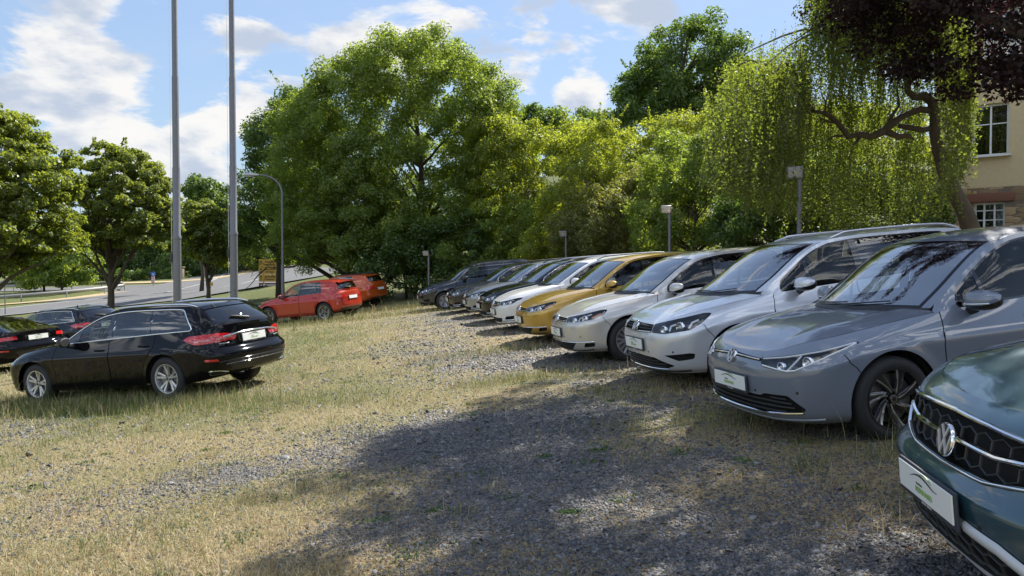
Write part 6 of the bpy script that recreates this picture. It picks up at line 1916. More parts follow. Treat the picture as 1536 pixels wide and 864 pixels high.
def tree_at(name, label, cat, px, d, lobes, lm, bark, nclump, rc, nleaf, lsize, rt=.18, lean=0, group=None, trunk_top=None, depth=None, base_z=None, **kw):
    x = (px - 768) / F_PX * d; z = gzf(x, d) if base_z is None else base_z
    b = (x, d, z - .05)
    LB = []
    for q in lobes:
        ppx, ppy, rx, rz = q[:4]; dd = d + (q[4] if len(q) > 4 else 0)
        LB.append(lob(b, ppx, ppy, dd, rx, rz, (q[5] if len(q) > 5 else (depth if depth else None))))
    topz = max(l[2] + l[5] * .5 for l in LB); tx = np.mean([l[0] for l in LB])
    tr = []
    for i, t in enumerate(np.linspace(0, 1, 7)):
        tr.append((tx * .7 * t ** 1.5 + rng.normal(0, .06) * (i > 0) + lean * t, rng.normal(0, .06) * (i > 0), topz * t, rt * (1.15 if i == 0 else (1 - .82 * t))))
    return make_tree(name, label, cat, b, tr, LB, lm, nclump, rc, nleaf, lsize, bark, group, **kw)

def build_trees():
    dk = bark_mat('bark_dark', (.035, .028, .02), (.10, .085, .065)); br = bark_mat('bark_brown', (.05, .04, .028), (.15, .12, .09)); 
    mid = leaf_mat('leaf_mid', (.098, .142, .024), (.35, .45, .042), .5)
    dark = leaf_mat('leaf_dark', (.060, .102, .022), (.19, .29, .030), .44)
    yel = leaf_mat('leaf_yellow', (.11, .14, .020), (.46, .52, .035), .52)
    olive = leaf_mat('leaf_olive', (.11, .12, .032), (.34, .35, .05), .48)
    chest = leaf_mat('leaf_chestnut', (.10, .13, .024), (.34, .40, .035), .48)
    G = 'trees along the wood edge'
    # ---- the big group in the middle
    tree_at('broadleaf_tree', 'tallest wide-crowned green tree behind the dark van and red cars', 'tree', 640, 43, [(605, 145, 120, 80), (630, 95, 78, 40), (700, 165, 75, 70), (520, 205, 90, 85), (545, 150, 70, 55), (465, 240, 55, 80), (620, 250, 130, 110), (735, 235, 50, 80), (480, 290, 70, 90), (590, 330, 120, 80), (690, 330, 75, 85), (545, 260, 75, 80), (640, 200, 90, 80), (600, 250, 60, 70), (660, 120, 60, 45)], mid, dk, 1150, .64, 290000, .14, .26, group=G, limbs=18, sprigs=26, depth=4.6, shell=.38)
    tree_at('maple_tree', 'dark green maple on the left flank of the tallest tree, behind the street lamp', 'tree', 420, 50, [(430, 235, 52, 78), (405, 310, 52, 85), (455, 190, 40, 50), (395, 345, 42, 42), (460, 330, 50, 80)], dark, dk, 260, .68, 62000, .19, .28, group=G, limbs=24, sprigs=26, depth=4)
    tree_at('field_maple', 'low dark tree with drooping branches over the red crossover', 'tree', 520, 41, [(520, 350, 90, 75), (462, 350, 48, 45), (585, 360, 80, 70), (540, 300, 70, 60)], mid, dk, 280, .55, 70000, .13, .2, group=G, limbs=46, sprigs=14, depth=3.5)
    tree_at('alder_tree', 'yellow-green young tree right of the tallest tree, above the white car', 'tree', 790, 40, [(760, 280, 60, 70), (800, 235, 50, 55), (835, 270, 45, 60), (745, 220, 40, 50), (780, 330, 60, 60)], yel, br, 210, .55, 56000, .13, .14, group=G, limbs=26, sprigs=24, depth=3)
    tree_at('shrub', 'glossy dark shrub between the orange crossover and the dark van', 'shrub', 610, 39, [(600, 400, 52, 62), (655, 390, 55, 70), (700, 375, 55, 70), (560, 425, 30, 38)], dark, dk, 170, .5, 36000, .14, .07, group='shrubs at the foot of the wood', limbs=30, depth=2.4, sprigs=10)
    tree_at('shrub', 'bright green shrub under the young tree above the row of estates', 'shrub', 755, 37.5, [(735, 350, 50, 45), (780, 330, 40, 40), (815, 385, 60, 30), (720, 385, 60, 40)], mid, dk, 130, .5, 26000, .14, .06, group='shrubs at the foot of the wood', limbs=24, depth=2.2, sprigs=10)
    tree_at('hazel_bush', 'yellow-green bush behind the white and gold cars', 'bush', 880, 33, [(880, 260, 60, 65), (880, 365, 75, 45), (820, 375, 45, 35), (850, 310, 40, 55), (925, 300, 55, 55), (900, 215, 40, 35)], yel, br, 230, .45, 60000, .11, .08, group='bushes behind the row of cars', limbs=34, sprigs=24, depth=2.6)
    tree_at('hazel_bush', 'olive-brown bush with bare twigs behind the gold hatchback', 'bush', 930, 30, [(905, 320, 60, 50), (935, 375, 85, 40), (960, 320, 60, 55), (880, 350, 60, 40), (990, 290, 40, 50)], olive, br, 210, .45, 52000, .10, .08, group='bushes behind the row of cars', limbs=44, sprigs=14, depth=2.2)
    tree_at('hazel_bush', 'dense green bush behind the second floodlight from the right', 'bush', 1040, 26, [(1010, 260, 55, 60), (1030, 365, 85, 40), (1110, 365, 60, 40), (1060, 250, 60, 60), (1040, 320, 80, 50), (1090, 300, 60, 60), (985, 330, 40, 40)], mid, dk, 240, .40, 60000, .095, .08, group='bushes behind the row of cars', limbs=40, sprigs=18, depth=2.2)
    tree_at('hazel_bush', 'dark bush behind the nearest floodlight under the birch', 'bush', 1180, 22.5, [(1150, 310, 70, 50), (1210, 300, 60, 60), (1270, 310, 70, 55), (1340, 320, 70, 45), (1110, 345, 50, 35)], dark, dk, 190, .4, 44000, .10, .08, group='bushes behind the row of cars', limbs=40, sprigs=12, depth=1.6)
    tree_at('hazel_bush', 'sunlit yellow-green bush seen through the hanging birch branches', 'bush', 1230, 27, [(1180, 250, 70, 70), (1260, 230, 80, 80), (1330, 240, 60, 80), (1120, 220, 60, 50)], yel, br, 150, .55, 34000, .14, .08, group='bushes behind the row of cars', limbs=26, depth=2.0)
    tree_at('hazel_bush', 'light green bush in front of the tall lone tree, behind the silver hatchback', 'bush', 985, 37, [(955, 245, 55, 50), (1005, 225, 55, 50), (985, 290, 80, 60), (990, 345, 90, 40), (1050, 205, 50, 40), (920, 270, 50, 50), (860, 230, 45, 40)], yel, br, 240, .55, 60000, .13, .1, group='bushes behind the row of cars', limbs=24, sprigs=26, depth=2.6)
    # ---- tall tree on the slope behind
    tree_at('lime_tree', 'tall dark green tree rising alone against the sky on the slope', 'tree', 1022, 62, [(1022, 70, 58, 46), (1000, 122, 72, 52), (1065, 115, 48, 42), (975, 165, 58, 50), (1045, 165, 68, 52), (940, 190, 32, 30), (1078, 95, 30, 26)], dark, dk, 210, .95, 52000, .26, .40, limbs=40, shell=.42, sprigs=24, depth=4.6, base_z=9.0)
    for k, (px, py, rx, rz, lab) in enumerate([(800, 185, 34, 22, 'rounded far tree on the ridge, left of the ridge group'), (845, 190, 36, 24, 'rounded far tree in the middle of the ridge group'), (890, 192, 34, 26, 'far ridge tree just left of the tall lone tree'), (760, 215, 40, 30, 'far ridge tree half hidden behind the tallest tree')]):
        tree_at('hill_tree', lab, 'tree', px, 112 + 3 * k, [(px, py, rx, rz), (px - 12, py + 20, rx, rz), (px + 14, py + 24, rx, rz)], mid if k % 2 else dark, dk, 60, 1.4, 9000, .5, .3, group='far trees on the ridge', limbs=6, depth=3.5)
    # ---- trees along the road on the left
    GL = 'roadside trees on the left'
    tree_at('chestnut_tree', 'large chestnut cut off by the left edge', 'tree', -30, 31, [(0, 215, 55, 55), (40, 260, 62, 60), (-50, 250, 80, 90), (22, 320, 72, 60), (58, 352, 42, 40), (-30, 370, 80, 48)], chest, br, 560, .37, 92000, .155, .24, group=GL, limbs=30, sprigs=40, flat=.6, shell=.35, depth=2.8)
    tree_at('chestnut_tree', 'round-crowned chestnut with its whole trunk visible left of the flagpoles', 'tree', 163, 39, [(175, 262, 62, 44), (205, 300, 56, 50), (140, 300, 48, 50), (180, 335, 76, 44), (225, 345, 38, 42), (130, 350, 32, 30)], chest, br, 430, .36, 78000, .155, .20, group=GL, limbs=44, sprigs=30, flat=.6, shell=.35, depth=2.8)
    tree_at('chestnut_tree', 'smaller chestnut between the two flagpoles', 'tree', 312, 50, [(305, 335, 34, 34), (325, 350, 30, 36), (295, 365, 28, 32), (310, 380, 34, 20)], chest, br, 140, .45, 32000, .19, .16, group=GL, limbs=26, sprigs=4, flat=.55, depth=2.2)
    tree_at('chestnut_tree', 'darker tree whose top shows above the small chestnut between the flagpoles', 'tree', 302, 66, [(305, 280, 24, 18), (300, 300, 30, 26), (315, 320, 34, 34)], dark, dk, 60, .8, 10000, .30, .18, group=GL, limbs=14, depth=2.4)
    for k, (px, d, lab) in enumerate([(93, 84.5, 'young tree inside the guard rail bend, the right one'), (66, 88, 'young tree inside the guard rail bend, the left one')]):
        tree_at('young_tree', lab, 'tree', px, d, [(px, 370, 36, 34), (px + 20, 392, 34, 26), (px - 20, 395, 30, 24), (px, 412, 40, 18)], mid, dk, 70, .9, 11000, .34, .13, group='young trees by the guard rail', limbs=12, depth=2.4)
    # ---- dark wood beyond the road
    GW = 'trees of the wood beyond the road'
    wood = [(-40, 360, 60, 70, dark), (20, 372, 55, 55, mid), (75, 380, 50, 50, yel), (130, 378, 48, 52, mid), (180, 375, 48, 58, dark), (222, 372, 46, 58, dark), (262, 376, 44, 54, dark), (300, 378, 42, 50, dark), (345, 372, 42, 50, dark), (385, 365, 42, 52, mid), (430, 360, 45, 60, dark), (480, 360, 50, 60, dark)]
    wl = ['left of the young trees at the photo edge', 'behind the left end of the side road', 'bright, behind the young trees', 'behind the side road end', 'behind the round chestnut trunk', 'dark, behind the blue arrow sign', 'dark, behind the stone pillar', 'behind the left foot of the hill road', 'between the flagpole and the hill road', 'above the crest of the hill road', 'behind the yellow direction board', 'behind the low dark tree']
    for (px, py, rx, rz, lm), w in zip(wood, wl):
        d = 118 + rng.uniform(-4, 8)
        tree_at('woodland_tree', 'woodland tree ' + w, 'tree', px, d, [(px, py, rx, rz), (px - 14, py + 22, rx * .9, rz * .6), (px + 16, py + 20, rx * .9, rz * .6)], lm, dk, 90, 1.3, 11000, .42, .3, group=GW, limbs=14, depth=4, base_z=float(gzf((px - 768) / F_PX * d, d)))
    for px, w, d, lab in ((225, 60, 108, 'low clipped hedge along the far verge behind the blue arrow sign'), (150, 40, 112, 'low hedge left of the white marker post')):
        tree_at('hedge', lab, 'hedge', px, d, [(px - w * .6, 414, w * .5, 9), (px, 413, w * .5, 10), (px + w * .6, 414, w * .5, 9)], dark, dk, 70, .6, 9000, .25, .06, group='hedges by the far verge', limbs=6, depth=1.2)
    # dead fallen branch by the yellow board
    d = 44; pts = [at(470, 386, d), at(455, 394, d), at(440, 400, d - .5), at(410, 402, d - .8), at(392, 400, d - 1)]
    m = MB(); b0 = pts[0]; m.tube([tuple(p - b0) for p in pts], [.10, .08, .06, .035, .012], 7)
    pts = [at(500, 418, d), at(475, 402, d), at(455, 392, d - .3), at(430, 378, d - .5), at(408, 366, d - .6)]; m.tube([tuple(p - b0) for p in pts], [.13, .12, .09, .05, .015], 7)
    pts = [at(400, 402, d - .8), at(388, 412, d - 1), at(375, 428, d - 1.2), at(360, 440, d - 1.2)]; m.tube([tuple(p - b0) for p in pts], [.05, .04, .02, .006], 5)
    for _ in range(26):
        a = at(rng.uniform(375, 450), rng.uniform(390, 415), d - .6); e = a + rng.normal(0, .45, 3); m.tube([tuple(a - b0), tuple((a + e) / 2 - b0 + rng.normal(0, .05, 3)), tuple(e - b0)], [.02, .014, .004], 4)
    o = m.build('bare_branch', dk, smooth=True, sharp=None); o.location = tuple(b0); tag(o, 'bare dark branch reaching in front of the yellow direction board', 'branch')

def build_birch():
    global rng
    rng = np.random.default_rng(5)
    bk = bark_mat('bark_birch', (.035, .026, .018), (.20, .165, .12), 9)
    lm = leaf_mat('leaf_birch', (.080, .112, .022), (.28, .35, .034), .5)
    d = 17.0; b = np.array([*gpt(1462, d), 0]); b[2] = gzf(b[0], b[1])
    r = empty('birch_tree', tuple(b)); tag(r, 'old weeping birch with a crooked mossy limb in front of the house', 'tree')
    q = lambda px, py, dd=0: tuple(at(px, py, d + dd) - b)
    m = MB()
    m.tube([(0.15, 0, -.2), q(1462, 365), q(1447, 320), q(1428, 285), q(1413, 255), q(1405, 228), q(1399, 200), q(1399, 175), q(1395, 155), q(1383, 145), q(1368, 147), q(1358, 138), q(1356, 110), q(1362, 70), q(1352, 30), q(1360, -20)], [.27, .215, .185, .165, .145, .13, .118, .112, .108, .10, .085, .075, .065, .055, .045, .03], 12)
    m.tube([q(1397, 168), q(1375, 165), q(1350, 176), q(1336, 186), q(1322, 198), q(1305, 206), q(1288, 202), q(1270, 206), q(1258, 190), q(1246, 178), q(1232, 170), q(1213, 168), q(1190, 172, -.3), q(1165, 190, -.6)], [.075, .075, .072, .085, .095, .08, .07, .066, .062, .056, .046, .036, .024, .012], 10)
    m.tube([q(1400, 192), q(1380, 196), q(1360, 192), q(1345, 190)], [.07, .07, .065, .05], 8)
    m.tube([q(1326, 198), q(1345, 206), q(1358, 204), q(1368, 210)], [.08, .07, .06, .02], 8)
    m.tube([q(1290, 202), q(1282, 214), q(1275, 222)], [.05, .03, .01], 6); m.tube([q(1262, 205), q(1250, 205), q(1240, 209)], [.04, .025, .01], 6)
    m.tube([q(1256, 185), q(1240, 184), q(1225, 176)], [.035, .03, .012], 6); m.tube([q(1235, 170), q(1236, 155), q(1228, 140, .2)], [.03, .02, .01], 6); m.tube([q(1330, 190), q(1335, 175), q(1345, 160), q(1342, 130)], [.05, .04, .03, .012], 6)
    arms = []
    for (px, py, dd) in ((1070, 130, 2), (1100, 95, 3), (1150, 95, 0), (1130, 150, -2), (1190, 60, -1), (1200, 120, 2), (1240, 30, -2), (1260, 90, 1), (1300, 20, 2), (1300, 110, -1), (1420, 90, -1.5), (1440, 150, 1), (1450, 110, -1), (1090, 200, 1), (1340, 60, 1), (1215, 5, 0), (1235, -30, 1)):
        s = np.array(q(1356 + rng.uniform(-4, 8), rng.uniform(20, 130))) if px > 1130 or py < 120 else np.array(q(1213, 168))
        e = np.array(q(px, py, dd)); mid_ = (s + e) / 2 + np.array([0, 0, .55])
        pts = [tuple(s + (e - s) * t + np.array([0, 0, .9 * math.sin(math.pi * t)]) + rng.normal(0, .05, 3)) for t in np.linspace(0, 1, 8)]
        m.tube(pts, list(np.linspace(.05, .012, 8)), 6, cap=False); arms.append(pts)
    # hanging strands
    P = []; NN = []; sm = MB()
    def strand(p, ln):
        w = p + b; px_ = 768 + w[0] / w[1] * F_PX; y0 = HZ + (CAM_Z - w[2]) / w[1] * F_PX; y1 = y0 + ln / w[1] * F_PX
        if 1212 < px_ < 1408 and y1 > 150 and y0 < 222 and p[1] < .35: p = p + np.array([0, .45 - p[1] + rng.random() * 1.2, 0])   # the crooked limb hangs free in front
        k = int(ln / .024); t = np.arange(k) * .024; sw = rng.normal(0, .10, 2)
        c = np.stack([p[0] + sw[0] * t / ln * t + .03 * np.sin(t * 3 + p[0]), p[1] + sw[1] * t / ln * t, p[2] - t], 1)
        j = rng.normal(0, .034, (k, 3)) * np.array([1, 1, .6])
        keep = rng.random(k) < .85
        P.append((c + j)[keep]); NN.append(rng.normal(0, 1, (keep.sum(), 3)) + np.array([0, 0, .2]))
        if rng.random() < .5: sm.tube([tuple(c[0]), tuple(c[k // 2]), tuple(c[-1])], [.006, .004, .002], 3, cap=False)
    env = lambda px: np.interp(px, [1050, 1075, 1100, 1140, 1185, 1205, 1215, 1235, 1300, 1400, 1470], [190, 140, 105, 92, 88, 70, 5, -20, -60, -40, 60])
    bot = lambda px: np.interp(px, [1050, 1080, 1130, 1180, 1230, 1300, 1400, 1430, 1470], [250, 270, 300, 300, 330, 335, 330, 270, 200])
    for _ in range(2700):
        px = rng.uniform(1058, 1455); t, bt = env(px), bot(px)
        if 1205 < px < 1235 and rng.random() < .5: continue
        py = t + (bt - t) * rng.random() ** 1.5 * .85
        dd = rng.normal(0, 1.6)
        ln_px = rng.uniform(35, 130) * (1.15 if py > 120 else .8)
        ln = min(ln_px, max(20, bt - py + 15)) * d / F_PX
        # keep the crooked limb clear in front
        if 1215 < px < 1410 and 140 < py + ln_px * .5 < 240 and dd < .2: dd = abs(dd) + .5
        strand(np.array(q(px, py, dd)), ln)
    for pts in arms:
        for p_ in pts[2:]:
            for _ in range(7): strand(np.array(p_) + rng.normal(0, .18, 3), rng.uniform(.4, 1.7))
    # tip sprays above the canopy
    for _ in range(120):
        px = rng.uniform(1085, 1300); p = np.array(q(px, env(px) + rng.uniform(-6, 22), rng.normal(0, 1.4))); n_ = 26
        P.append(p + rng.normal(0, .16, (n_, 3))); NN.append(rng.normal(0, 1, (n_, 3)) + np.array([0, 0, .6]))
    V, Fq = leaves(np.vstack(P), np.vstack(NN), .064, .6, .4)
    obj('crown', V, Fq, lm, r, smooth=False)
    m.build('trunk', bk, r, True, None)
    tag(sm.build('hanging_twig', bk, r, True, None), kind='stuff')

def build_beech():
    lm = leaf_mat('leaf_copper', (.020, .011, .014), (.055, .014, .018), .27, .4, .03)
    bk = bark_mat('bark_beech', (.05, .045, .04), (.13, .12, .11))
    b = (11.5, 10.6, gzf(11.5, 10.6))
    def W(x, y, z, rx, ry, rz): return (x - b[0], y - b[1], z - b[2], rx, ry, rz)
    k = 12.0
    LB = [W(9.5, 12.3, 6.8, 2.6, 2.6, 2.0), W(8.0, 12.5, 5.9, 1.6, 1.6, 1.0), W(11, 11, 8.5, 4.2, 4.0, 3.0), W(7.6, 12.8, 8.0, 2.3, 3.0, 1.9), W(5.2, 12.6, 8.5, 1.9, 2.4, 1.2), W(9.5, 8.6, 7.6, 3.2, 2.8, 2.2), W(8.5, 15.5, 8.6, 2.8, 2.4, 2.0), W(4.6, 10.0, 7.6, 1.8, 1.7, .9), W(6.6, 9.6, 7.5, 2.4, 2.0, 1.3), W(7.3, 12, 6.0, 1.5, 1.4, 1.2), W(8.1, 11.8, 5.0, .9, 1.0, .75), W(6.3, 12, 6.3, 1.1, 1.2, .9), W(7.4, 12.2, 5.0, .6, .7, .6), W(8.3, 11.6, 4.75, .55, .8, .55), W(7.0, 11.5, 5.6, 1.2, 1.0, .8), W(3.3, 11.9, 7.3, 1.3, 1.3, .6), W(3.2, 10.2, 7.3, 1.2, 1.2, .6), W(3.9, 13.0, 7.7, .9, .9, .5), W(4.9, 15.0, 8.6, 1.3, 1.4, .7), W(2.6, 9.0, 7.2, 1.0, 1.0, .5), W(8.4, 12.0, 5.7, 1.0, 1.0, .8), W(7.6, 12.2, 5.35, .8, .9, .6), W(9.2, 12.2, 5.2, .9, .9, .8)]
    r = make_tree('copper_beech', 'copper beech with dark purple leaves overhanging the top right corner', 'tree', b, [(0, 0, -.2, .42), (0, 0, 1.5, .36), (-.1, 0, 3, .32), (-.2, .1, 5, .26), (-.3, .1, 8, .16), (-.3, 0, 10.5, .06)], LB, lm, 800, .46, 180000, .085, bk, None, limbs=22, shell=.25, sprigs=0, flat=.5, asp=.65)
    return r
# ------------------------------------------------------------------ sky, light, camera
SUN_AZ = R(33.0)      # clockwise from straight ahead (to the right)
SUN_EL = R(47.0)
def build_world():
    w = bpy.data.worlds.new('World'); SC.world = w; w.use_nodes = True
    nt = w.node_tree
    for n in list(nt.nodes): nt.nodes.remove(n)
    out = N(nt, 'ShaderNodeOutputWorld'); bg = N(nt, 'ShaderNodeBackground'); bg.inputs[1].default_value = SKY
    sk = N(nt, 'ShaderNodeTexSky', sky_type='NISHITA', sun_disc=False, sun_elevation=SUN_EL, sun_rotation=SUN_AZ, altitude=200, air_density=1.0, dust_density=.15, ozone_density=2.2)
    tc = N(nt, 'ShaderNodeTexCoord'); D = tc.outputs['Generated']
    def m_(op, a, b=None, c=None, cl=False):
        x = N(nt, 'ShaderNodeMath', operation=op, use_clamp=cl)
        for s, i in ((a, 0), (b, 1), (c, 2)):
            if s is None: continue
            if isinstance(s, (int, float)): x.inputs[i].default_value = s
            else: L(nt, s, x.inputs[i])
        return x.outputs[0]
    def rng_(v, a, b, c, d, smooth=True):
        x = N(nt, 'ShaderNodeMapRange', interpolation_type='SMOOTHSTEP' if smooth else 'LINEAR'); x.inputs[1].default_value = a; x.inputs[2].default_value = b; x.inputs[3].default_value = c; x.inputs[4].default_value = d
        L(nt, v, x.inputs[0]); return x.outputs[0]
    # cloud layer: direction projected on a high plane
    sx = N(nt, 'ShaderNodeSeparateXYZ'); L(nt, D, sx.inputs[0])
    dz = m_('ADD', m_('MAXIMUM', sx.outputs[2], 0.0), .55)
    cx = m_('DIVIDE', sx.outputs[0], dz); cy = m_('DIVIDE', sx.outputs[1], dz)
    cv = N(nt, 'ShaderNodeCombineXYZ'); L(nt, cx, cv.inputs[0]); L(nt, cy, cv.inputs[1]); L(nt, m_('MULTIPLY', sx.outputs[2], 2.2), cv.inputs[2])
    n1 = N(nt, 'ShaderNodeTexNoise', Scale=5.0, Detail=10.0, Roughness=.58, Lacunarity=2.1); L(nt, cv.outputs[0], n1.inputs['Vector'])
    n1.inputs['Distortion'].default_value = .25
    # where the photograph's clouds stand
    blobs = [((60, 15), 170, .30), ((180, 25), 110, .22), ((110, 190), 130, .32), ((230, 220), 120, .34), ((330, 235), 90, .26), ((400, 105), 105, .36), ((340, 70), 60, .16), ((590, 30), 130, .36), ((680, 60), 60, .15), ((860, 25), 150, .46), ((1010, 10), 100, .32), ((742, 80), 38, .22), ((790, 103), 26, .20), ((885, 158), 60, .34), ((550, 130), 90, .16),
             ((450, 20), 70, -.22), ((240, 95), 90, -.34), ((1120, 60), 110, -.30), ((980, 110), 110, -.26), ((830, 115), 60, -.18), ((700, 130), 40, -.15), ((440, 190), 40, -.10)]
    acc = None
    for (px, py), rad, s in blobs:
        v = Vector(at(px, py, 1.0) - np.array([0, 0, CAM_Z])).normalized()
        dt = N(nt, 'ShaderNodeVectorMath', operation='DOT_PRODUCT'); L(nt, D, dt.inputs[0]); dt.inputs[1].default_value = v
        g = rng_(dt.outputs['Value'], math.cos(rad / F_PX * 1.1), math.cos(rad / F_PX * .2), 0, s * .42)
        acc = g if acc is None else m_('ADD', acc, g)
    back = rng_(sx.outputs[1], .35, -.35, 0, 1)      # unseen cloud added behind the camera and brightened to lift the shade
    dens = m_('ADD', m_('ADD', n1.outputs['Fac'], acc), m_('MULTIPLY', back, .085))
    cl = rng_(dens, .595, .70, 0, 1)
    n2 = N(nt, 'ShaderNodeTexNoise', Scale=7.0, Detail=8.0, Roughness=.55); 
    off = N(nt, 'ShaderNodeVectorMath', operation='ADD'); L(nt, cv.outputs[0], off.inputs[0]); off.inputs[1].default_value = (.10, .16, .0); L(nt, off.outputs[0], n2.inputs['Vector'])
    shade = rng_(m_('ADD', m_('MULTIPLY', n2.outputs['Fac'], 1.3), m_('MULTIPLY', dens, .35)), .76, 1.06, 1.0, .0)
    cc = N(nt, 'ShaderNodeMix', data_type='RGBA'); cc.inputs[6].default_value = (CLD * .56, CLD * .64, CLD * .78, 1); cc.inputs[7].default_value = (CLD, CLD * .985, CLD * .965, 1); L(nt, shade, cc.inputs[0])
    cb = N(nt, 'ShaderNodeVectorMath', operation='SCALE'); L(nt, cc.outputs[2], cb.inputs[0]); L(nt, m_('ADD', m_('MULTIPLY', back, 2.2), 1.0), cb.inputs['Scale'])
    fade = rng_(sx.outputs[2], -.02, .06, 0, 1)
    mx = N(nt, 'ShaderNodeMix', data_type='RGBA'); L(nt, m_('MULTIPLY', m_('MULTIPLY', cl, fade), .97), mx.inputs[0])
    # the eye-pleasing tone of the photographed sky: brightness rolled off, hue kept
    bw = N(nt, 'ShaderNodeRGBToBW'); L(nt, sk.outputs[0], bw.inputs[0])
    inv = m_('DIVIDE', SKG, m_('ADD', m_('MULTIPLY', bw.outputs[0], SKK), 1.0))
    sv = N(nt, 'ShaderNodeVectorMath', operation='SCALE'); L(nt, sk.outputs[0], sv.inputs[0]); L(nt, inv, sv.inputs['Scale'])
    hs = N(nt, 'ShaderNodeHueSaturation'); hs.inputs['Saturation'].default_value = SKS; L(nt, sv.outputs[0], hs.inputs['Color'])
    # thin high haze
    hz = N(nt, 'ShaderNodeMix', data_type='RGBA'); L(nt, hs.outputs[0], hz.inputs[6]); hz.inputs[7].default_value = (CLD * .62, CLD * .75, CLD * .92, 1); L(nt, rng_(n2.outputs['Fac'], .35, .8, .0, .16), hz.inputs[0])
    hm = N(nt, 'ShaderNodeMix', data_type='RGBA'); L(nt, rng_(sx.outputs[2], -.05, .22, .95, 0), hm.inputs[0]); L(nt, hz.outputs[2], hm.inputs[6]); hm.inputs[7].default_value = (CLD * .58, CLD * .72, CLD * .90, 1)
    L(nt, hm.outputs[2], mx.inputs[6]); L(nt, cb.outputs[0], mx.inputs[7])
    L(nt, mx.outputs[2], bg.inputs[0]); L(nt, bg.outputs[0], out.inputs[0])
    sun = bpy.data.lights.new('sun', 'SUN'); sun.energy = SUN; sun.angle = R(.53); sun.color = (1.0, .95, .87)
    so = bpy.data.objects.new('sun', sun); COL.objects.link(so)
    dv = Vector((math.sin(SUN_AZ) * math.cos(SUN_EL), math.cos(SUN_AZ) * math.cos(SUN_EL), math.sin(SUN_EL)))
    so.rotation_euler = dv.to_track_quat('Z', 'Y').to_euler(); so.location = dv * 60
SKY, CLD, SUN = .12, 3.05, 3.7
SKG, SKK, SKS = 1.04, .32, .86

def build_camera():
    cd = bpy.data.cameras.new('camera'); cd.sensor_width = 36; cd.lens = F_PX / 1536 * 36; cd.clip_end = 3000; cd.clip_start = .05
    c = bpy.data.objects.new('camera', cd); COL.objects.link(c); c.location = (0, 0, CAM_Z)
    c.rotation_euler = (R(90 - 1.39), 0, 0); SC.camera = c
    SC.view_settings.view_transform = 'Standard'; SC.view_settings.look = 'None'; SC.view_settings.gamma = 1; SC.view_settings.exposure = EXPO; SC.view_settings.use_curve_mapping = False
    SC.render.engine = 'CYCLES'; SC.cycles.use_denoising = True; SC.cycles.max_bounces = 8; SC.cycles.transparent_max_bounces = 16; SC.cycles.diffuse_bounces = 3; SC.cycles.glossy_bounces = 4; SC.cycles.caustics_reflective = False; SC.cycles.caustics_refractive = False
EXPO = 1.42

def place(root, S, x, y, heading, at_front=True):
    """put a car so its front badge (or its middle) stands over (x, y)"""
    f = np.array([math.cos(heading), math.sin(heading)])
    c = np.array([x, y]) - f * (S.L / 2 if at_front else 0)
    pts = []
    l = np.array([-f[1], f[0]]); w = S.p['wb'] / 2
    zc = {}
    for a in (1, -1):
        for b in (1, -1):
            q = c + f * w * a + l * .77 * b; zc[(a, b)] = gzf(*q)
    dzf = (zc[(1, 1)] + zc[(1, -1)] - zc[(-1, 1)] - zc[(-1, -1)]) / 2 / (2 * w); dzl = (zc[(1, 1)] + zc[(-1, 1)] - zc[(1, -1)] - zc[(-1, -1)]) / 2 / 1.54
    fv = Vector((f[0], f[1], dzf)).normalized(); lv = Vector((l[0], l[1], dzl)); n = fv.cross(lv).normalized(); lv = n.cross(fv)
    M_ = Matrix((fv, lv, n)).transposed().to_4x4(); M_.translation = Vector((c[0], c[1], sum(zc.values()) / 4 - .015))
    root.matrix_world = M_

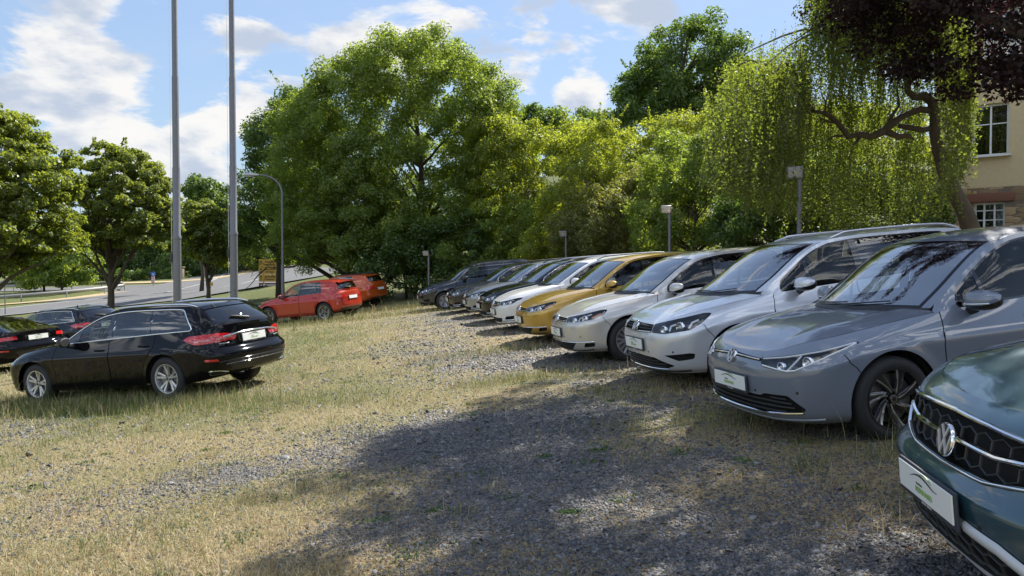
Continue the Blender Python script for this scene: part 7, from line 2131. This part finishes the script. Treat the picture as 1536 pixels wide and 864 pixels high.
def build_cars():
    M = car_mats()
    GR = 'cars parked in a row facing left'
    H = R(-168.8)
    silver_w = paint('paint_warm_silver', (.58, .56, .53), .4, .3, cior=1.7); silver_c = paint('paint_cool_silver', (.64, .66, .70), .4, .3, cior=1.7); grey = paint('paint_grey', (.165, .19, .235), .1, .4, cior=1.75)
    gold = paint('paint_gold', (.52, .315, .05), .5, .32); white = paint('paint_white', (.72, .72, .71), 0, .4); blk = paint('paint_black', (.003, .003, .004), 0, .3, dust=.03, cior=1.36, spec=0); teal = paint('paint_teal', (.024, .068, .092), .35, .3, cior=1.8)
    ant = paint('paint_anthracite', (.020, .021, .024), .3, .34, cior=1.65, spec=0); blk2 = paint('paint_deep_black', (.005, .005, .006), 0, .3, dust=.05, cior=1.6, spec=0); van = paint('paint_van_blue', (.016, .020, .030), .3, .34, cior=1.7, spec=0); redp = paint('paint_red', (.42, .030, .012), .2, .38); ora = paint('paint_orange', (.50, .085, .012), .35, .38); navy = paint('paint_dark_blue', (.008, .010, .018), .2, .34, dust=.05, cior=1.4, spec=0); bsil = paint('paint_blue_silver', (.30, .32, .35), .7, .34)
    row = [(suv_front_spec(), teal, 'teal SUV whose nose fills the lower right corner', 1.76, 3.02, R(172), 'suv'),
           (fastback_hatch_spec(), grey, 'grey hatchback with black and silver turbine wheels, second car from the right', 1.88, 6.20, H, 'car'),
           (tall_hatch_spec(), silver_c, 'silver compact people carrier with roof rails, between two hatchbacks', 1.50, 8.75, H, 'car'),
           (derive(hatch_spec(), rim='ten'), silver_w, 'warm silver hatchback without rails, right of the gold hatchback', .72, 11.3, H, 'car'),
           (derive(hatch_spec(), rim='five_double', lod=1), gold, 'gold hatchback between the white and silver cars', .17, 14.2, H, 'car'),
           (saloon_estate_spec(), white, 'white estate with chrome grille left of the gold hatchback', -.40, 17.1, H, 'car'),
           (derive(saloon_estate_spec()), blk2, 'black estate with chrome grille left of the white estate', -.86, 19.8, H, 'car'),
           (derive(saloon_estate_spec(), rails=(.37, .8, 'black')), bsil, 'silver-blue estate between two black cars', -1.40, 22.4, H, 'car'),
           (derive(saloon_estate_spec(), rails=(.37, .8, 'black')), ant, 'anthracite car between the silver-blue estate and the dark van', -2.15, 25.0, H, 'car'),
           (van_spec(), van, 'dark blue people carrier at the far end of the row', -3.5, 27.9, H, 'car')]
    for sp, pm, lab, x, y, h, cat in row:
        r, S = build_car(sp, M, pm, lab, GR, cat); place(r, S, x, y, h)
    GL = 'cars parked on the left'
    r, S = build_car(dark_estate_spec(), M, blk, 'shiny black estate car parked alone on the dry grass at left', GL, 'car'); place(r, S, -6.18, 12.55, R(158.7), False)
    # number card behind its windscreen
    c = MB(); c.box((0, 0, 0), (.004, .29, .20)); V, F_ = text_mesh('87', .20, .0006)
    g = MB()
    for sg in (1, -1): g.add([(sg * .0035, x_, y_ - .0) for x_, y_, z_ in V], F_)
    card = obj('number_card', c.v, c.f, M['paper'], r, False); card.location = (S.L / 2 - 1.74, .26, 1.075); card.rotation_euler = (0, R(-38), R(-12))
    obj('number', g.v, g.f, M['ink'], card, False)
    r, S = build_car(small_suv_spec(), M, redp, 'red compact crossover with black wheels, front of the two crossovers', GL, 'suv'); place(r, S, -7.9, 29.0, R(158), False)
    r, S = build_car(compact_suv_spec(), M, ora, 'orange crossover partly hidden behind the red one', GL, 'suv'); place(r, S, -8.2, 36.0, R(158), False)
    r, S = build_car(liftback_spec(), M, blk, 'black car cut off by the left edge with its red tail light showing', GL, 'car'); place(r, S, -14.35, 20.0, R(158), False)
    r, S = build_car(derive(dark_estate_spec(), lod=1, fin=.62), M, navy, 'dark blue estate with chrome window line behind the cut-off black car', GL, 'car'); place(r, S, -14.9, 24.2, R(160), False)

import time as _t
def main():
    t = _t.time()
    def lap(s):
        nonlocal t
        print('  %-14s %.1f s' % (s, _t.time() - t)); t = _t.time()
    build_world(); build_camera(); build_ground(); lap('ground')
    build_ground_cover(); lap('cover')
    build_road(); build_props(); build_house(); lap('props')
    build_trees(); build_birch(); build_beech(); lap('trees')
    build_cars(); lap('cars')
main()
